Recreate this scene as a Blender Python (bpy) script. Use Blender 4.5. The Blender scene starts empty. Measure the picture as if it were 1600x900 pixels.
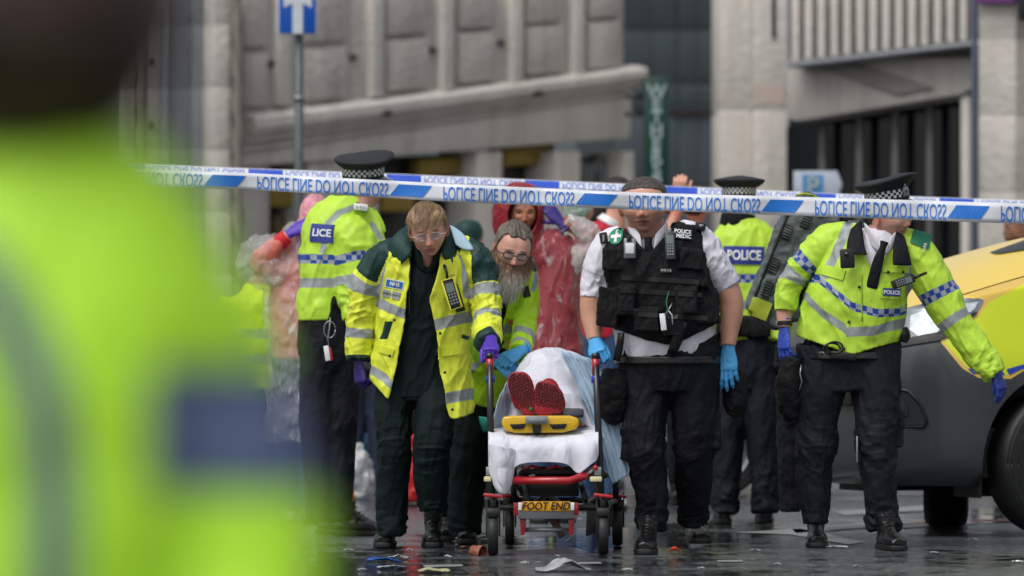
import bpy, math, random
import numpy as np
from mathutils import Vector, Matrix, Quaternion
from mathutils.bvhtree import BVHTree

# ------------------------------------------------------------------ camera, world, sun, exposure
F = 8888.9          # focal length in photograph pixels (200 mm lens)
HOR = 529.0         # row of the road's horizon
CAMH = 1.0
sc = bpy.context.scene
col = sc.collection
cam_d = bpy.data.cameras.new('camera'); cam = bpy.data.objects.new('camera', cam_d); col.objects.link(cam)
cam.location = (0, 0, CAMH); cam.rotation_euler = (math.radians(90), 0, 0)
cam_d.sensor_width = 36; cam_d.lens = 200; cam_d.shift_y = (HOR-450)/1600
cam_d.clip_start = .2; cam_d.clip_end = 6000
cam_d.dof.use_dof = True; cam_d.dof.focus_distance = 26.0; cam_d.dof.aperture_fstop = 3.0
sc.camera = cam
wd = bpy.data.worlds.new('World'); sc.world = wd; wd.use_nodes = True
nt = wd.node_tree; nt.nodes.clear()
sky = nt.nodes.new('ShaderNodeTexSky'); sky.sky_type = 'NISHITA'; sky.sun_disc = False
SUN_EL, SUN_ROT = math.radians(55), math.radians(215)
sky.sun_elevation = SUN_EL; sky.sun_rotation = SUN_ROT; sky.air_density = 1.6; sky.dust_density = 4.0
hs = nt.nodes.new('ShaderNodeHueSaturation'); hs.inputs['Saturation'].default_value = .32
bg = nt.nodes.new('ShaderNodeBackground'); bg.inputs[1].default_value = .14
wo = nt.nodes.new('ShaderNodeOutputWorld')
nt.links.new(sky.outputs[0], hs.inputs['Color']); nt.links.new(hs.outputs[0], bg.inputs[0]); nt.links.new(bg.outputs[0], wo.inputs[0])
sl = bpy.data.lights.new('sun', 'SUN'); sl.energy = 1.15; sl.angle = math.radians(25); sl.color = (1, .97, .93)
so = bpy.data.objects.new('sun', sl); col.objects.link(so)
dsun = Vector((math.sin(SUN_ROT)*math.cos(SUN_EL), math.cos(SUN_ROT)*math.cos(SUN_EL), math.sin(SUN_EL)))
so.rotation_euler = dsun.to_track_quat('Z', 'Y').to_euler(); so.location = (0, 0, 30)
sc.view_settings.view_transform = 'Standard'; sc.view_settings.look = 'None'
sc.view_settings.exposure = 0.02; sc.view_settings.gamma = 1.0; sc.view_settings.use_curve_mapping = False
sc.cycles.max_bounces = 6; sc.cycles.diffuse_bounces = 3; sc.cycles.glossy_bounces = 3
sc.cycles.transparent_max_bounces = 10; sc.cycles.transmission_bounces = 4
sc.cycles.sample_clamp_indirect = 6

R = random.Random(7)
def W(px, py, Y): return Vector(((px-800)*Y/F, Y, CAMH-(py-HOR)*Y/F))
def s2l(c):
    return tuple((v/12.92 if v <= .04045 else ((v+.055)/1.055)**2.4) for v in c)
def G(px, Y): return W(px, HOR+F/Y, Y)
def C8(r, g, b): return s2l((r/255, g/255, b/255))

# ------------------------------------------------------------------ numpy noise
def _hash(ix, iy, iz, s):
    n = (ix*374761393 + iy*668265263 + iz*1440662683 + s*97471171) & 0x7fffffff
    n = ((n ^ (n >> 13))*1274126177) & 0x7fffffff
    n = ((n ^ (n >> 15))*2246822519) & 0x7fffffff
    return ((n ^ (n >> 16)) & 0xffff)/32768.0-1.0
def vn(P, seed=0):
    P = np.asarray(P, float); I = np.floor(P).astype(np.int64); f = P-I; f = f*f*f*(f*(f*6-15)+10)
    r = 0
    for dx in (0, 1):
        wx = f[:, 0] if dx else 1-f[:, 0]
        for dy in (0, 1):
            wy = f[:, 1] if dy else 1-f[:, 1]
            for dz in (0, 1):
                wz = f[:, 2] if dz else 1-f[:, 2]
                r = r + wx*wy*wz*_hash(I[:, 0]+dx, I[:, 1]+dy, I[:, 2]+dz, seed)
    return r
def fbm(P, seed=0, o=3):
    r = 0; a = 1
    for k in range(o): r = r+a*vn(P*(2.03**k), seed+k*11); a *= .5
    return r
def ridge(P, seed=0):
    return np.clip(1-np.abs(fbm(P, seed, 2)), 0, 1)**2.2
def sm(x, a, b):
    t = np.clip((x-a)/(b-a), 0, 1); return t*t*(3-2*t)

# ------------------------------------------------------------------ materials
MATS = {}
def new_mat(name):
    m = bpy.data.materials.new(name); m.use_nodes = True
    nt = m.node_tree; b = nt.nodes['Principled BSDF']
    return m, nt, b
def N(nt, t, **k):
    n = nt.nodes.new(t)
    for a, v in k.items(): setattr(n, a, v)
    return n
def mathn(nt, op, a, b=None, clamp=False):
    n = N(nt, 'ShaderNodeMath', operation=op); n.use_clamp = clamp
    for i, v in enumerate((a, b)):
        if v is None: continue
        if isinstance(v, (int, float)): n.inputs[i].default_value = v
        else: nt.links.new(v, n.inputs[i])
    return n.outputs[0]
def mixc(nt, f, a, b):
    n = N(nt, 'ShaderNodeMix', data_type='RGBA')
    for s, v in ((n.inputs[0], f), (n.inputs[6], a), (n.inputs[7], b)):
        if isinstance(v, (int, float)): s.default_value = v
        elif isinstance(v, tuple): s.default_value = (*v[:3], 1)
        else: nt.links.new(v, s)
    return n.outputs[2]
def mat(name, color, rough=.6, metal=0.0, var=.12, scale=12.0, bump=.0, bscale=60.0, spec=.5, coat=0.0, stretch=None, streak=None, sheen=0.0, trans=0.0, alpha=1.0):
    """plain procedural material: colour broken up by noise, small relief"""
    if name in MATS: return MATS[name]
    m, nt, b = new_mat(name); L = nt.links
    tc = N(nt, 'ShaderNodeTexCoord'); src = tc.outputs['Object']
    if stretch:
        mp = N(nt, 'ShaderNodeMapping'); mp.inputs['Scale'].default_value = stretch; L.new(src, mp.inputs[0]); src = mp.outputs[0]
    nz = N(nt, 'ShaderNodeTexNoise'); nz.inputs['Scale'].default_value = scale; nz.inputs['Detail'].default_value = 6; L.new(src, nz.inputs[0])
    lo = tuple(max(0, c*(1-var*2)) for c in color); hi = tuple(min(1, c*(1+var*2)) for c in color)
    c = mixc(nt, nz.outputs[0], lo, hi)
    if streak:
        mp = N(nt, 'ShaderNodeMapping'); mp.inputs['Scale'].default_value = (3, 3, .35); L.new(tc.outputs['Object'], mp.inputs[0])
        n2 = N(nt, 'ShaderNodeTexNoise'); n2.inputs['Scale'].default_value = 1.6; n2.inputs['Detail'].default_value = 8; n2.inputs['Roughness'].default_value = .65; L.new(mp.outputs[0], n2.inputs[0])
        f = mathn(nt, 'MULTIPLY', mathn(nt, 'SUBTRACT', n2.outputs[0], .47, True), 3.2, True)
        c = mixc(nt, f, c, streak)
    L.new(c, b.inputs['Base Color'])
    b.inputs['Roughness'].default_value = rough; b.inputs['Metallic'].default_value = metal
    b.inputs['Specular IOR Level'].default_value = spec; b.inputs['Coat Weight'].default_value = coat
    b.inputs['Sheen Weight'].default_value = sheen; b.inputs['Transmission Weight'].default_value = trans; b.inputs['Alpha'].default_value = alpha
    if bump:
        n3 = N(nt, 'ShaderNodeTexNoise'); n3.inputs['Scale'].default_value = bscale; n3.inputs['Detail'].default_value = 4; L.new(src, n3.inputs[0])
        bp = N(nt, 'ShaderNodeBump'); bp.inputs['Strength'].default_value = 1; bp.inputs['Distance'].default_value = bump
        L.new(n3.outputs[0], bp.inputs['Height']); L.new(bp.outputs[0], b.inputs['Normal'])
    MATS[name] = m; return m
def cloth(name, color, layers=(), rough=.62, bump=.004, bscale=26.0, sheen=0.0, var=.07, spec=.4, weave=0.0, wet=None):
    """garment material; layers = (mask attribute, colour or 'check', roughness) laid over the base"""
    if name in MATS: return MATS[name]
    m, nt, b = new_mat(name); L = nt.links
    tc = N(nt, 'ShaderNodeTexCoord')
    nz = N(nt, 'ShaderNodeTexNoise'); nz.inputs['Scale'].default_value = 9; nz.inputs['Detail'].default_value = 5; L.new(tc.outputs['Object'], nz.inputs[0])
    c = mixc(nt, nz.outputs[0], tuple(x*(1-var*2) for x in color), tuple(min(1, x*(1+var*2)) for x in color))
    if wet:
        n5 = N(nt, 'ShaderNodeTexNoise'); n5.inputs['Scale'].default_value = 90; n5.inputs['Detail'].default_value = 3; L.new(tc.outputs['Object'], n5.inputs[0])
        c = mixc(nt, mathn(nt, 'MULTIPLY', mathn(nt, 'SUBTRACT', n5.outputs[0], .68, True), 8, True), c, wet)
    r = None
    for a, cc, rr in layers:
        at = N(nt, 'ShaderNodeAttribute', attribute_name=a)
        f = mathn(nt, 'ADD', mathn(nt, 'DIVIDE', mathn(nt, 'SUBTRACT', at.outputs['Fac'], 1.0), .0025), .5, True)
        if cc == 'check':
            u = N(nt, 'ShaderNodeAttribute', attribute_name='cu'); v = N(nt, 'ShaderNodeAttribute', attribute_name='cv')
            fu = mathn(nt, 'MODULO', mathn(nt, 'ADD', mathn(nt, 'FLOOR', mathn(nt, 'DIVIDE', u.outputs['Fac'], .0265)), 1000), 2)
            fv = mathn(nt, 'MODULO', mathn(nt, 'ADD', mathn(nt, 'FLOOR', mathn(nt, 'DIVIDE', v.outputs['Fac'], .0265)), 1000), 2)
            x = mathn(nt, 'ABSOLUTE', mathn(nt, 'SUBTRACT', fu, fv))
            cc = mixc(nt, x, C8(150, 158, 168), C8(32, 66, 150))
        elif cc == 'silver':
            n6 = N(nt, 'ShaderNodeTexNoise'); n6.inputs['Scale'].default_value = 16; n6.inputs['Detail'].default_value = 4; L.new(tc.outputs['Object'], n6.inputs[0])
            cc = mixc(nt, n6.outputs[0], C8(112, 120, 122), C8(176, 182, 184))
        c = mixc(nt, f, c, cc)
        rn = N(nt, 'ShaderNodeMix', data_type='FLOAT'); L.new(f, rn.inputs[0])
        if r is None: rn.inputs[2].default_value = rough
        else: L.new(r, rn.inputs[2])
        rn.inputs[3].default_value = rr; r = rn.outputs[0]
    L.new(c, b.inputs['Base Color'])
    if r is None: b.inputs['Roughness'].default_value = rough
    else: L.new(r, b.inputs['Roughness'])
    b.inputs['Specular IOR Level'].default_value = spec; b.inputs['Sheen Weight'].default_value = sheen
    n3 = N(nt, 'ShaderNodeTexNoise'); n3.inputs['Scale'].default_value = bscale; n3.inputs['Detail'].default_value = 5; n3.inputs['Distortion'].default_value = 1.2
    mp = N(nt, 'ShaderNodeMapping'); mp.inputs['Rotation'].default_value = (.5, .6, .3); mp.inputs['Scale'].default_value = (1, 1, .45)
    L.new(tc.outputs['Object'], mp.inputs[0]); L.new(mp.outputs[0], n3.inputs[0])
    bp = N(nt, 'ShaderNodeBump'); bp.inputs['Distance'].default_value = bump
    L.new(n3.outputs[0], bp.inputs['Height'])
    if weave:
        n4 = N(nt, 'ShaderNodeTexNoise'); n4.inputs['Scale'].default_value = 260; L.new(tc.outputs['Object'], n4.inputs[0])
        b2 = N(nt, 'ShaderNodeBump'); b2.inputs['Distance'].default_value = weave; L.new(n4.outputs[0], b2.inputs['Height']); L.new(bp.outputs[0], b2.inputs['Normal'])
        L.new(b2.outputs[0], b.inputs['Normal'])
    else: L.new(bp.outputs[0], b.inputs['Normal'])
    MATS[name] = m; return m

# ------------------------------------------------------------------ meshes and scene graph
class MB:
    def __init__(s): s.v = []; s.f = []
    def add(s, v, f):
        o = len(s.v); s.v += [tuple(x) for x in v]; s.f += [tuple(i+o for i in q) for q in f]; return s
    def box(s, c, hx, hy, hz, M=None):
        M = M or Matrix.Identity(3)
        vs = [Vector(c)+M @ Vector((x*hx, y*hy, z*hz)) for x in (-1, 1) for y in (-1, 1) for z in (-1, 1)]
        return s.add(vs, [(0, 1, 3, 2), (4, 6, 7, 5), (0, 4, 5, 1), (2, 3, 7, 6), (0, 2, 6, 4), (1, 5, 7, 3)])
    def tube(s, pts, r, n=10, caps=True):
        """round bar through points; r number or list"""
        pts = [Vector(p) for p in pts]; k = len(pts); rr = r if isinstance(r, (list, tuple)) else [r]*k
        o = len(s.v); prev = None
        for i, p in enumerate(pts):
            t = (pts[min(i+1, k-1)]-pts[max(i-1, 0)]).normalized()
            if prev is None: a = t.orthogonal().normalized()
            else:
                a = prev-t*prev.dot(t); a = a.normalized() if a.length > 1e-6 else t.orthogonal().normalized()
            prev = a; b = t.cross(a)
            for j in range(n):
                th = 2*math.pi*j/n; s.v.append(tuple(p+(a*math.cos(th)+b*math.sin(th))*rr[i]))
        for i in range(k-1):
            for j in range(n):
                q = (j+1) % n; s.f.append((o+i*n+j, o+i*n+q, o+(i+1)*n+q, o+(i+1)*n+j))
        if caps:
            s.f.append(tuple(o+j for j in range(n))[::-1]); s.f.append(tuple(o+(k-1)*n+j for j in range(n)))
        return s
    def ell(s, c, rx, ry, rz, M=None, nu=20, nv=12):
        M = M or Matrix.Identity(3); c = Vector(c); o = len(s.v)
        s.v.append(tuple(c+M @ Vector((0, 0, -rz))))
        for i in range(1, nv):
            ph = -math.pi/2+math.pi*i/nv
            for j in range(nu):
                th = 2*math.pi*j/nu
                s.v.append(tuple(c+M @ Vector((rx*math.cos(ph)*math.cos(th), ry*math.cos(ph)*math.sin(th), rz*math.sin(ph)))))
        s.v.append(tuple(c+M @ Vector((0, 0, rz))))
        for j in range(nu): s.f.append((o, o+1+(j+1) % nu, o+1+j))
        for i in range(nv-2):
            for j in range(nu):
                q = (j+1) % nu; a = o+1+i*nu; s.f.append((a+j, a+q, a+nu+q, a+nu+j))
        a = o+1+(nv-2)*nu; e = len(s.v)-1
        for j in range(nu): s.f.append((a+j, a+(j+1) % nu, e))
        return s
    def prism(s, pts, dvec):
        """outline extruded along a vector"""
        o = len(s.v); n = len(pts); d = Vector(dvec)
        s.v += [tuple(Vector(p)) for p in pts]+[tuple(Vector(p)+d) for p in pts]
        s.f.append(tuple(o+i for i in range(n))); s.f.append(tuple(o+n+i for i in range(n))[::-1])
        for i in range(n):
            j = (i+1) % n; s.f.append((o+j, o+i, o+n+i, o+n+j))
        return s
def tag(o, label=None, cat=None, group=None, kind=None):
    if label: o['label'] = label
    if cat: o['category'] = cat
    if group: o['group'] = group
    if kind: o['kind'] = kind
    return o
def empty(name, loc, label=None, cat=None, group=None):
    o = bpy.data.objects.new(name, None); o.location = Vector(loc); col.objects.link(o); return tag(o, label, cat, group)
def base_of(p):
    while p.parent: p = p.parent
    return Vector(p.location)
def link(o, parent=None, base=None):
    col.objects.link(o)
    if parent is not None:
        b = base_of(parent); o.data.transform(Matrix.Translation(-b)); o.parent = parent
    elif base is not None:
        o.data.transform(Matrix.Translation(-Vector(base))); o.location = Vector(base)
    return o
def smooth_mesh(me, flag=True):
    me.polygons.foreach_set('use_smooth', [flag]*len(me.polygons))
def mesh(name, v, f, m=None, parent=None, smooth=False, bevel=0, base=None, seg=2, angle=None, sub=0, fixn=True):
    me = bpy.data.meshes.new(name); me.from_pydata([tuple(x) for x in v], [], [tuple(int(i) for i in q) for q in f]); me.update()
    if fixn:
        import bmesh
        bm = bmesh.new(); bm.from_mesh(me); bmesh.ops.recalc_face_normals(bm, faces=bm.faces[:]); bm.to_mesh(me); bm.free()
    o = bpy.data.objects.new(name, me)
    if m: me.materials.append(m)
    if bevel or sub:
        col.objects.link(o)
        if bevel:
            md = o.modifiers.new('b', 'BEVEL'); md.width = bevel; md.segments = seg; md.limit_method = 'ANGLE'; md.angle_limit = math.radians(35)
        if sub:
            md = o.modifiers.new('s', 'SUBSURF'); md.levels = sub; md.render_levels = sub
        dg = bpy.context.evaluated_depsgraph_get(); me2 = bpy.data.meshes.new_from_object(o.evaluated_get(dg))
        o.modifiers.clear(); o.data = me2; bpy.data.meshes.remove(me); col.objects.unlink(o); me2.name = name; smooth = True if smooth or bevel else smooth
    if smooth: smooth_mesh(o.data)
    if smooth and (bevel or angle):
        try: o.data.set_sharp_from_angle(angle=math.radians(angle or 40))
        except Exception: pass
    return link(o, parent, base)
def build(mb, name, m=None, parent=None, **k): return mesh(name, mb.v, mb.f, m, parent, **k)

def remesh(mb, voxel, smooth=2, fac=.5):
    me = bpy.data.meshes.new('r'); me.from_pydata(mb.v, [], mb.f); me.update()
    o = bpy.data.objects.new('r', me); col.objects.link(o)
    md = o.modifiers.new('r', 'REMESH'); md.mode = 'VOXEL'; md.voxel_size = voxel; md.adaptivity = 0
    if smooth:
        s = o.modifiers.new('s', 'SMOOTH'); s.factor = fac; s.iterations = smooth
    dg = bpy.context.evaluated_depsgraph_get(); me2 = bpy.data.meshes.new_from_object(o.evaluated_get(dg))
    bpy.data.objects.remove(o); bpy.data.meshes.remove(me)
    return me2
def getP(me):
    a = np.empty(len(me.vertices)*3, np.float32); me.vertices.foreach_get('co', a); return a.reshape(-1, 3).astype(float)
def getN(me):
    a = np.empty(len(me.vertices)*3, np.float32); me.vertex_normals.foreach_get('vector', a); return a.reshape(-1, 3).astype(float)
def setP(me, P): me.vertices.foreach_set('co', P.astype(np.float32).ravel()); me.update()
def attr(me, name, a):
    if name.startswith('m_'): a = np.clip(a, -1, 1)+1
    at = me.attributes.new(name, 'FLOAT', 'POINT'); at.data.foreach_set('value', np.asarray(a, np.float32))

class Tube:
    """a limb or trunk: stations (centre, ra, rb) swept with ra along `side`"""
    def __init__(s, st, side=(1, 0, 0), n=26, sub=4, seam=None, sq=2.0):
        st = [(Vector(c), ra, rb) for c, ra, rb in st]; s.n = n; s.sq = sq
        P = []; A = []; B = []
        k = len(st)
        for i in range(k-1):
            p0 = st[max(i-1, 0)]; p1 = st[i]; p2 = st[i+1]; p3 = st[min(i+2, k-1)]
            for j in range(sub):
                t = j/sub
                h = lambda a, b, c, d: .5*((2*b)+(-a+c)*t+(2*a-5*b+4*c-d)*t*t+(-a+3*b-3*c+d)*t**3)
                P.append(h(p0[0], p1[0], p2[0], p3[0])); A.append(h(p0[1], p1[1], p2[1], p3[1])); B.append(h(p0[2], p1[2], p2[2], p3[2]))
        P.append(st[-1][0]); A.append(st[-1][1]); B.append(st[-1][2])
        s.P = np.array(P); s.A = np.array(A); s.B = np.array(B)
        m = len(P); side = Vector(side); s.S = []; s.T = []
        for i in range(m):
            t = (P[min(i+1, m-1)]-P[max(i-1, 0)]).normalized()
            a = side-t*side.dot(t)
            if a.length < .15: a = Vector((0, 1, 0))-t*t.y
            a.normalize(); s.S.append(a); s.T.append(t.cross(a))
        s.S = np.array(s.S); s.T = np.array(s.T)
        d = np.linalg.norm(np.diff(s.P, axis=0), axis=1); s.L = np.concatenate([[0], np.cumsum(d)])
        s.su = [s.L[min(i*sub, m-1)] for i in range(k)]     # arc length at each given station
    def add(s, mb):
        o = len(mb.v); n = s.n; m = len(s.P)
        for i in range(m):
            for j in range(n):
                th = 2*math.pi*j/n; c, q = math.cos(th), math.sin(th)
                e = 2/s.sq
                c = math.copysign(abs(c)**e, c); q = math.copysign(abs(q)**e, q)
                mb.v.append(tuple(s.P[i]+s.S[i]*c*s.A[i]+s.T[i]*q*s.B[i]))
        for i in range(m-1):
            for j in range(n):
                q = (j+1) % n; mb.f.append((o+i*n+j, o+i*n+q, o+(i+1)*n+q, o+(i+1)*n+j))
        a = len(mb.v); mb.v.append(tuple(s.P[0])); mb.v.append(tuple(s.P[-1]))
        for j in range(n):
            q = (j+1) % n; mb.f.append((a, o+q, o+j)); mb.f.append((a+1, o+(m-1)*n+j, o+(m-1)*n+q))
        return mb
    def coords(s, Q):
        """nearest axis position: arc length, normalised distance, angle, radius"""
        best = np.full(len(Q), 1e9); u = np.zeros(len(Q)); th = np.zeros(len(Q)); rr = np.zeros(len(Q))
        for i in range(len(s.P)-1):
            a = s.P[i]; d = s.P[i+1]-a; L2 = d @ d
            if L2 < 1e-12: continue
            w = Q-a; t = np.clip((w @ d)/L2, 0, 1)
            q = w-t[:, None]*d
            x = q @ s.S[i]; y = q @ s.T[i]; z = q-np.outer(x, s.S[i])-np.outer(y, s.T[i])
            ra = s.A[i]+(s.A[i+1]-s.A[i])*t; rb = s.B[i]+(s.B[i+1]-s.B[i])*t
            dist = np.sqrt((x/ra)**2+(y/rb)**2+np.sum(z*z, 1)/(ra*rb))
            g = dist < best
            best[g] = dist[g]; u[g] = s.L[i]+t[g]*math.sqrt(L2); th[g] = np.arctan2(-y[g], x[g]); rr[g] = ((ra+rb)/2)[g]
        return u, best, th, rr

def garment(name, tubes, voxel, m, parent, wr=None, masks=None, extra=None, smooth=3, cut=None, thick=.006, seed=1, label=None, amp=None):
    if amp is None: amp = .68 if name == 'trousers' else .74
    """union of tubes -> one cloth surface with folds and printed zones"""
    mb = MB()
    for t in tubes: t.add(mb)
    if extra: mb.add(extra.v, extra.f)
    me = remesh(mb, voxel, smooth); P = getP(me); Nn = getN(me)
    best = np.full(len(P), 1e9); tid = np.zeros(len(P), int); u = np.zeros(len(P)); th = np.zeros(len(P)); rr = np.ones(len(P))*.1
    for k, t in enumerate(tubes):
        a, b, c, r = t.coords(P); g = b < best
        best[g] = b[g]; tid[g] = k; u[g] = a[g]; th[g] = c[g]; rr[g] = r[g]
    d = np.zeros(len(P))
    for w in (wr or []):
        kind = w[0]
        if kind == 'ring':      # (ring, tube, u0, width, amp, wavelength, slant) folds running round the limb
            _, k, u0, wd_, am, wl, sl_ = w; g = tid == k
            q = np.stack([(u+sl_*np.sin(th+seed)*rr)/wl, np.cos(th)*.7, np.sin(th)*.7], 1)[g]
            d[g] += am*np.exp(-((u[g]-u0)/wd_)**2)*(ridge(q, seed+k)-.45)
        elif kind == 'long':    # (long, tube, amp, wavelength, u0, u1) folds running along the limb
            _, k, am, wl, ua, ub = w; g = tid == k
            q = np.stack([np.cos(th)*rr/wl, np.sin(th)*rr/wl, u/(wl*4.5)], 1)[g]
            d[g] += am*sm(u[g], ua, ub)*(ridge(q, seed+31+k)-.45)
        elif kind == 'diag':    # (diag, dir vector, amp, wavelength) pulled folds along a direction
            _, dv, am, wl = w; dv = np.array(Vector(dv).normalized()); a = np.array(Vector(dv).orthogonal().normalized()); b = np.cross(dv, a)
            q = np.stack([P @ a/wl, P @ b/wl, P @ dv/(wl*4)], 1)+.35*np.stack([vn(P*5, 5), vn(P*5, 6), vn(P*5, 7)], 1)
            d += am*(ridge(q, seed+57)-.45)
        elif kind == 'noise':
            _, am, wl = w; d += am*fbm(P/wl, seed+77)
    P2 = P+Nn*(d*amp)[:, None]
    setP(me, P2)
    px = 800+P[:, 0]*F/P[:, 1]; py = HOR-(P[:, 2]-CAMH)*F/P[:, 1]
    ctx = dict(P=P, N=Nn, px=px, py=py, tid=tid, u=u, th=th, rr=rr)
    if masks:
        for a, v in masks(ctx).items(): attr(me, a, v)
    o = bpy.data.objects.new(name, me); me.name = name; me.materials.clear(); me.materials.append(m)
    if cut is not None:
        import bmesh
        kill = cut(ctx)
        bm = bmesh.new(); bm.from_mesh(me); bm.verts.ensure_lookup_table()
        bmesh.ops.delete(bm, geom=[bm.verts[i] for i in np.nonzero(kill > 0)[0]], context='VERTS')
        for _ in range(10):
            bv = [v for v in bm.verts if v.is_boundary]
            new = {}
            for v in bv:
                nb = [e.other_vert(v) for e in v.link_edges if e.is_boundary]
                if len(nb) == 2: new[v] = v.co*.4+(nb[0].co+nb[1].co)*.3
            for v, c in new.items(): v.co = c
        bm.to_mesh(me); bm.free()
        col.objects.link(o); md = o.modifiers.new('s', 'SOLIDIFY'); md.thickness = thick; md.offset = -1
        dg = bpy.context.evaluated_depsgraph_get(); m2 = bpy.data.meshes.new_from_object(o.evaluated_get(dg)); o.modifiers.clear(); o.data = m2; col.objects.unlink(o)
    smooth_mesh(o.data)
    link(o, parent)
    if label: o['label'] = label
    return o

def bvh_of(objs):
    vs = []; fs = []
    for o in objs:
        b = base_of(o); k = len(vs); vs += [v.co+b for v in o.data.vertices]; fs += [tuple(i+k for i in p.vertices) for p in o.data.polygons]
    return BVHTree.FromPolygons(vs, fs)
def wrap(bvh, verts2, faces, O, X, Y, off=.003, reach=.35, thick=0):
    """flat outline laid on a surface: each point dropped along the patch normal"""
    O = Vector(O); X = Vector(X).normalized(); Y = Vector(Y); Y = (Y-X*Y.dot(X)).normalized(); Z = X.cross(Y); out = []
    last = 0.0
    for a, b in verts2:
        q = O+X*a+Y*b
        h = bvh.ray_cast(q+Z*reach, -Z, reach*2)
        dd = (h[0]-q).dot(Z) if h[0] is not None else last
        last = dd
        out.append(q+Z*(dd+off))
    return out, Z
def patch(name, bvh, O, X, Y, w, h, m, parent, off=.004, n=(8, 4), thick=.003, shape=None, reach=.35, label=None):
    """thin plate w x h lying on a surface"""
    nx, ny = n; v2 = []
    for j in range(ny+1):
        for i in range(nx+1):
            a = (i/nx-.5)*w; b = (j/ny-.5)*h
            if shape: a, b = shape(a, b)
            v2.append((a, b))
    top, Z = wrap(bvh, v2, None, O, X, Y, off+thick, reach)
    k = len(top); bot = [p-Z*(thick+off+.002) for p in top]
    f = []
    for j in range(ny):
        for i in range(nx):
            a = j*(nx+1)+i; f.append((a, a+1, a+nx+2, a+nx+1)); f.append((k+a, k+a+nx+1, k+a+nx+2, k+a+1))
    rim = [i for i in range(nx+1)]+[j*(nx+1)+nx for j in range(1, ny+1)]+[ny*(nx+1)+i for i in range(nx-1, -1, -1)]+[j*(nx+1) for j in range(ny-1, 0, -1)]
    for i in range(len(rim)):
        a, b = rim[i], rim[(i+1) % len(rim)]; f.append((a, k+a, k+b, b))
    o = mesh(name, top+bot, f, m, parent, smooth=True, angle=50)
    if label: o['label'] = label
    return o
_tc = {}
def text2(txt, size, flipy=False, bold=0.0, squeeze=1.0, align='CENTER'):
    key = (txt, size, flipy, bold, squeeze, align)
    if key in _tc: return _tc[key]
    cu = bpy.data.curves.new('t', 'FONT'); cu.body = txt; cu.size = size; cu.align_x = align; cu.align_y = 'CENTER'; cu.offset = bold; cu.resolution_u = 3
    o = bpy.data.objects.new('t', cu); col.objects.link(o)
    dg = bpy.context.evaluated_depsgraph_get(); me = bpy.data.meshes.new_from_object(o.evaluated_get(dg))
    s = -1 if flipy else 1
    v = [(p.co.x*squeeze, p.co.y*s) for p in me.vertices]; f = [tuple(p.vertices) for p in me.polygons]
    bpy.data.objects.remove(o); bpy.data.meshes.remove(me)
    _tc[key] = (v, f); return v, f
def text_on(name, bvh, txt, size, O, X, Y, m, parent, off=.009, **k):
    v2, f = text2(txt, size, **k); top, Z = wrap(bvh, v2, f, O, X, Y, off)
    return mesh(name, top, f, m, parent, fixn=False)
# ------------------------------------------------------------------ shared materials
YEL = C8(220, 230, 66); LIME = C8(184, 222, 66)
BAND = [('m_dark', C8(14, 52, 48), .55), ('m_silver', 'silver', .38), ('m_check', 'check', .4)]
M_para = cloth('paramedic_jacket_fabric', YEL, BAND, rough=.5, bump=.009, bscale=16)
M_pol = cloth('police_jacket_fabric', LIME, BAND, rough=.5, bump=.008, bscale=15)
M_green = cloth('dark_green_fabric', C8(9, 25, 25), rough=.78, bump=.006, bscale=24, weave=.0006, spec=.25)
M_gcollar = cloth('bottle_green_fabric', C8(14, 56, 52), rough=.6, bump=.006)
M_navy = cloth('black_navy_fabric', C8(15, 17, 24), rough=.72, bump=.010, bscale=22, weave=.0006, spec=.25)
M_navy2 = cloth('worn_navy_fabric', C8(22, 25, 36), rough=.7, bump=.010, bscale=22, weave=.0006, spec=.25)
M_vest = cloth('black_vest_fabric', C8(13, 14, 18), rough=.7, bump=.008, bscale=40, weave=.001, spec=.25)
M_shirt = cloth('white_shirt_fabric', C8(222, 220, 232), rough=.7, bump=.006, bscale=18)
M_black = mat('black_plastic', C8(20, 21, 24), .38, bump=.0006, bscale=200)
M_rubber = mat('black_rubber', C8(20, 21, 23), .55, bump=.001, bscale=90)
M_leather = mat('wet_black_leather', C8(16, 17, 20), .3, bump=.003, bscale=60, spec=.6)
M_white = mat('white_plastic', C8(225, 228, 232), .4)
M_steel = mat('brushed_steel', C8(150, 154, 158), .35, metal=.8)
M_alu = mat('grey_aluminium', C8(140, 144, 148), .4, metal=.7, var=.15)
M_blueprint = mat('blue_badge', C8(36, 52, 140), .5)
M_gold = mat('tarnished_gold', C8(150, 128, 58), .45, metal=.3, var=.3, scale=40)
M_red = mat('red_paint', C8(168, 22, 36), .35, coat=.4, var=.1)
M_pur = mat('purple_nitrile', C8(76, 44, 168), .42, bump=.003, bscale=45, var=.1)
M_dpur = mat('dark_purple_nitrile', C8(52, 34, 120), .42, bump=.003, bscale=45, var=.1)
M_blu = mat('blue_nitrile', C8(70, 158, 216), .42, bump=.003, bscale=45, var=.08)
M_roy = mat('royal_blue_nitrile', C8(56, 84, 190), .42, bump=.003, bscale=45, var=.08)
M_glass = mat('lens_glass', (.9, .9, .92), .05, trans=.92, var=0)
M_jeans = cloth('blue_denim', C8(48, 74, 110), rough=.8, bump=.006, bscale=24)
M_eye = mat('eye_white', C8(190, 180, 175), .2, var=.02)
M_iris = mat('dark_iris', C8(30, 20, 16), .15, var=.05)
def skin_mat(name, c, lips, hair, stub):
    return cloth(name, c, [('m_stub', stub, .6), ('m_red', tuple(c[i]*(1.0, .72, .70)[i] for i in range(3)), .45), ('m_lips', lips, .45), ('m_brow', hair, .7), ('m_lid', tuple(x*.35 for x in c), .6)], rough=.45, bump=.0012, bscale=60, var=.06)
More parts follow.
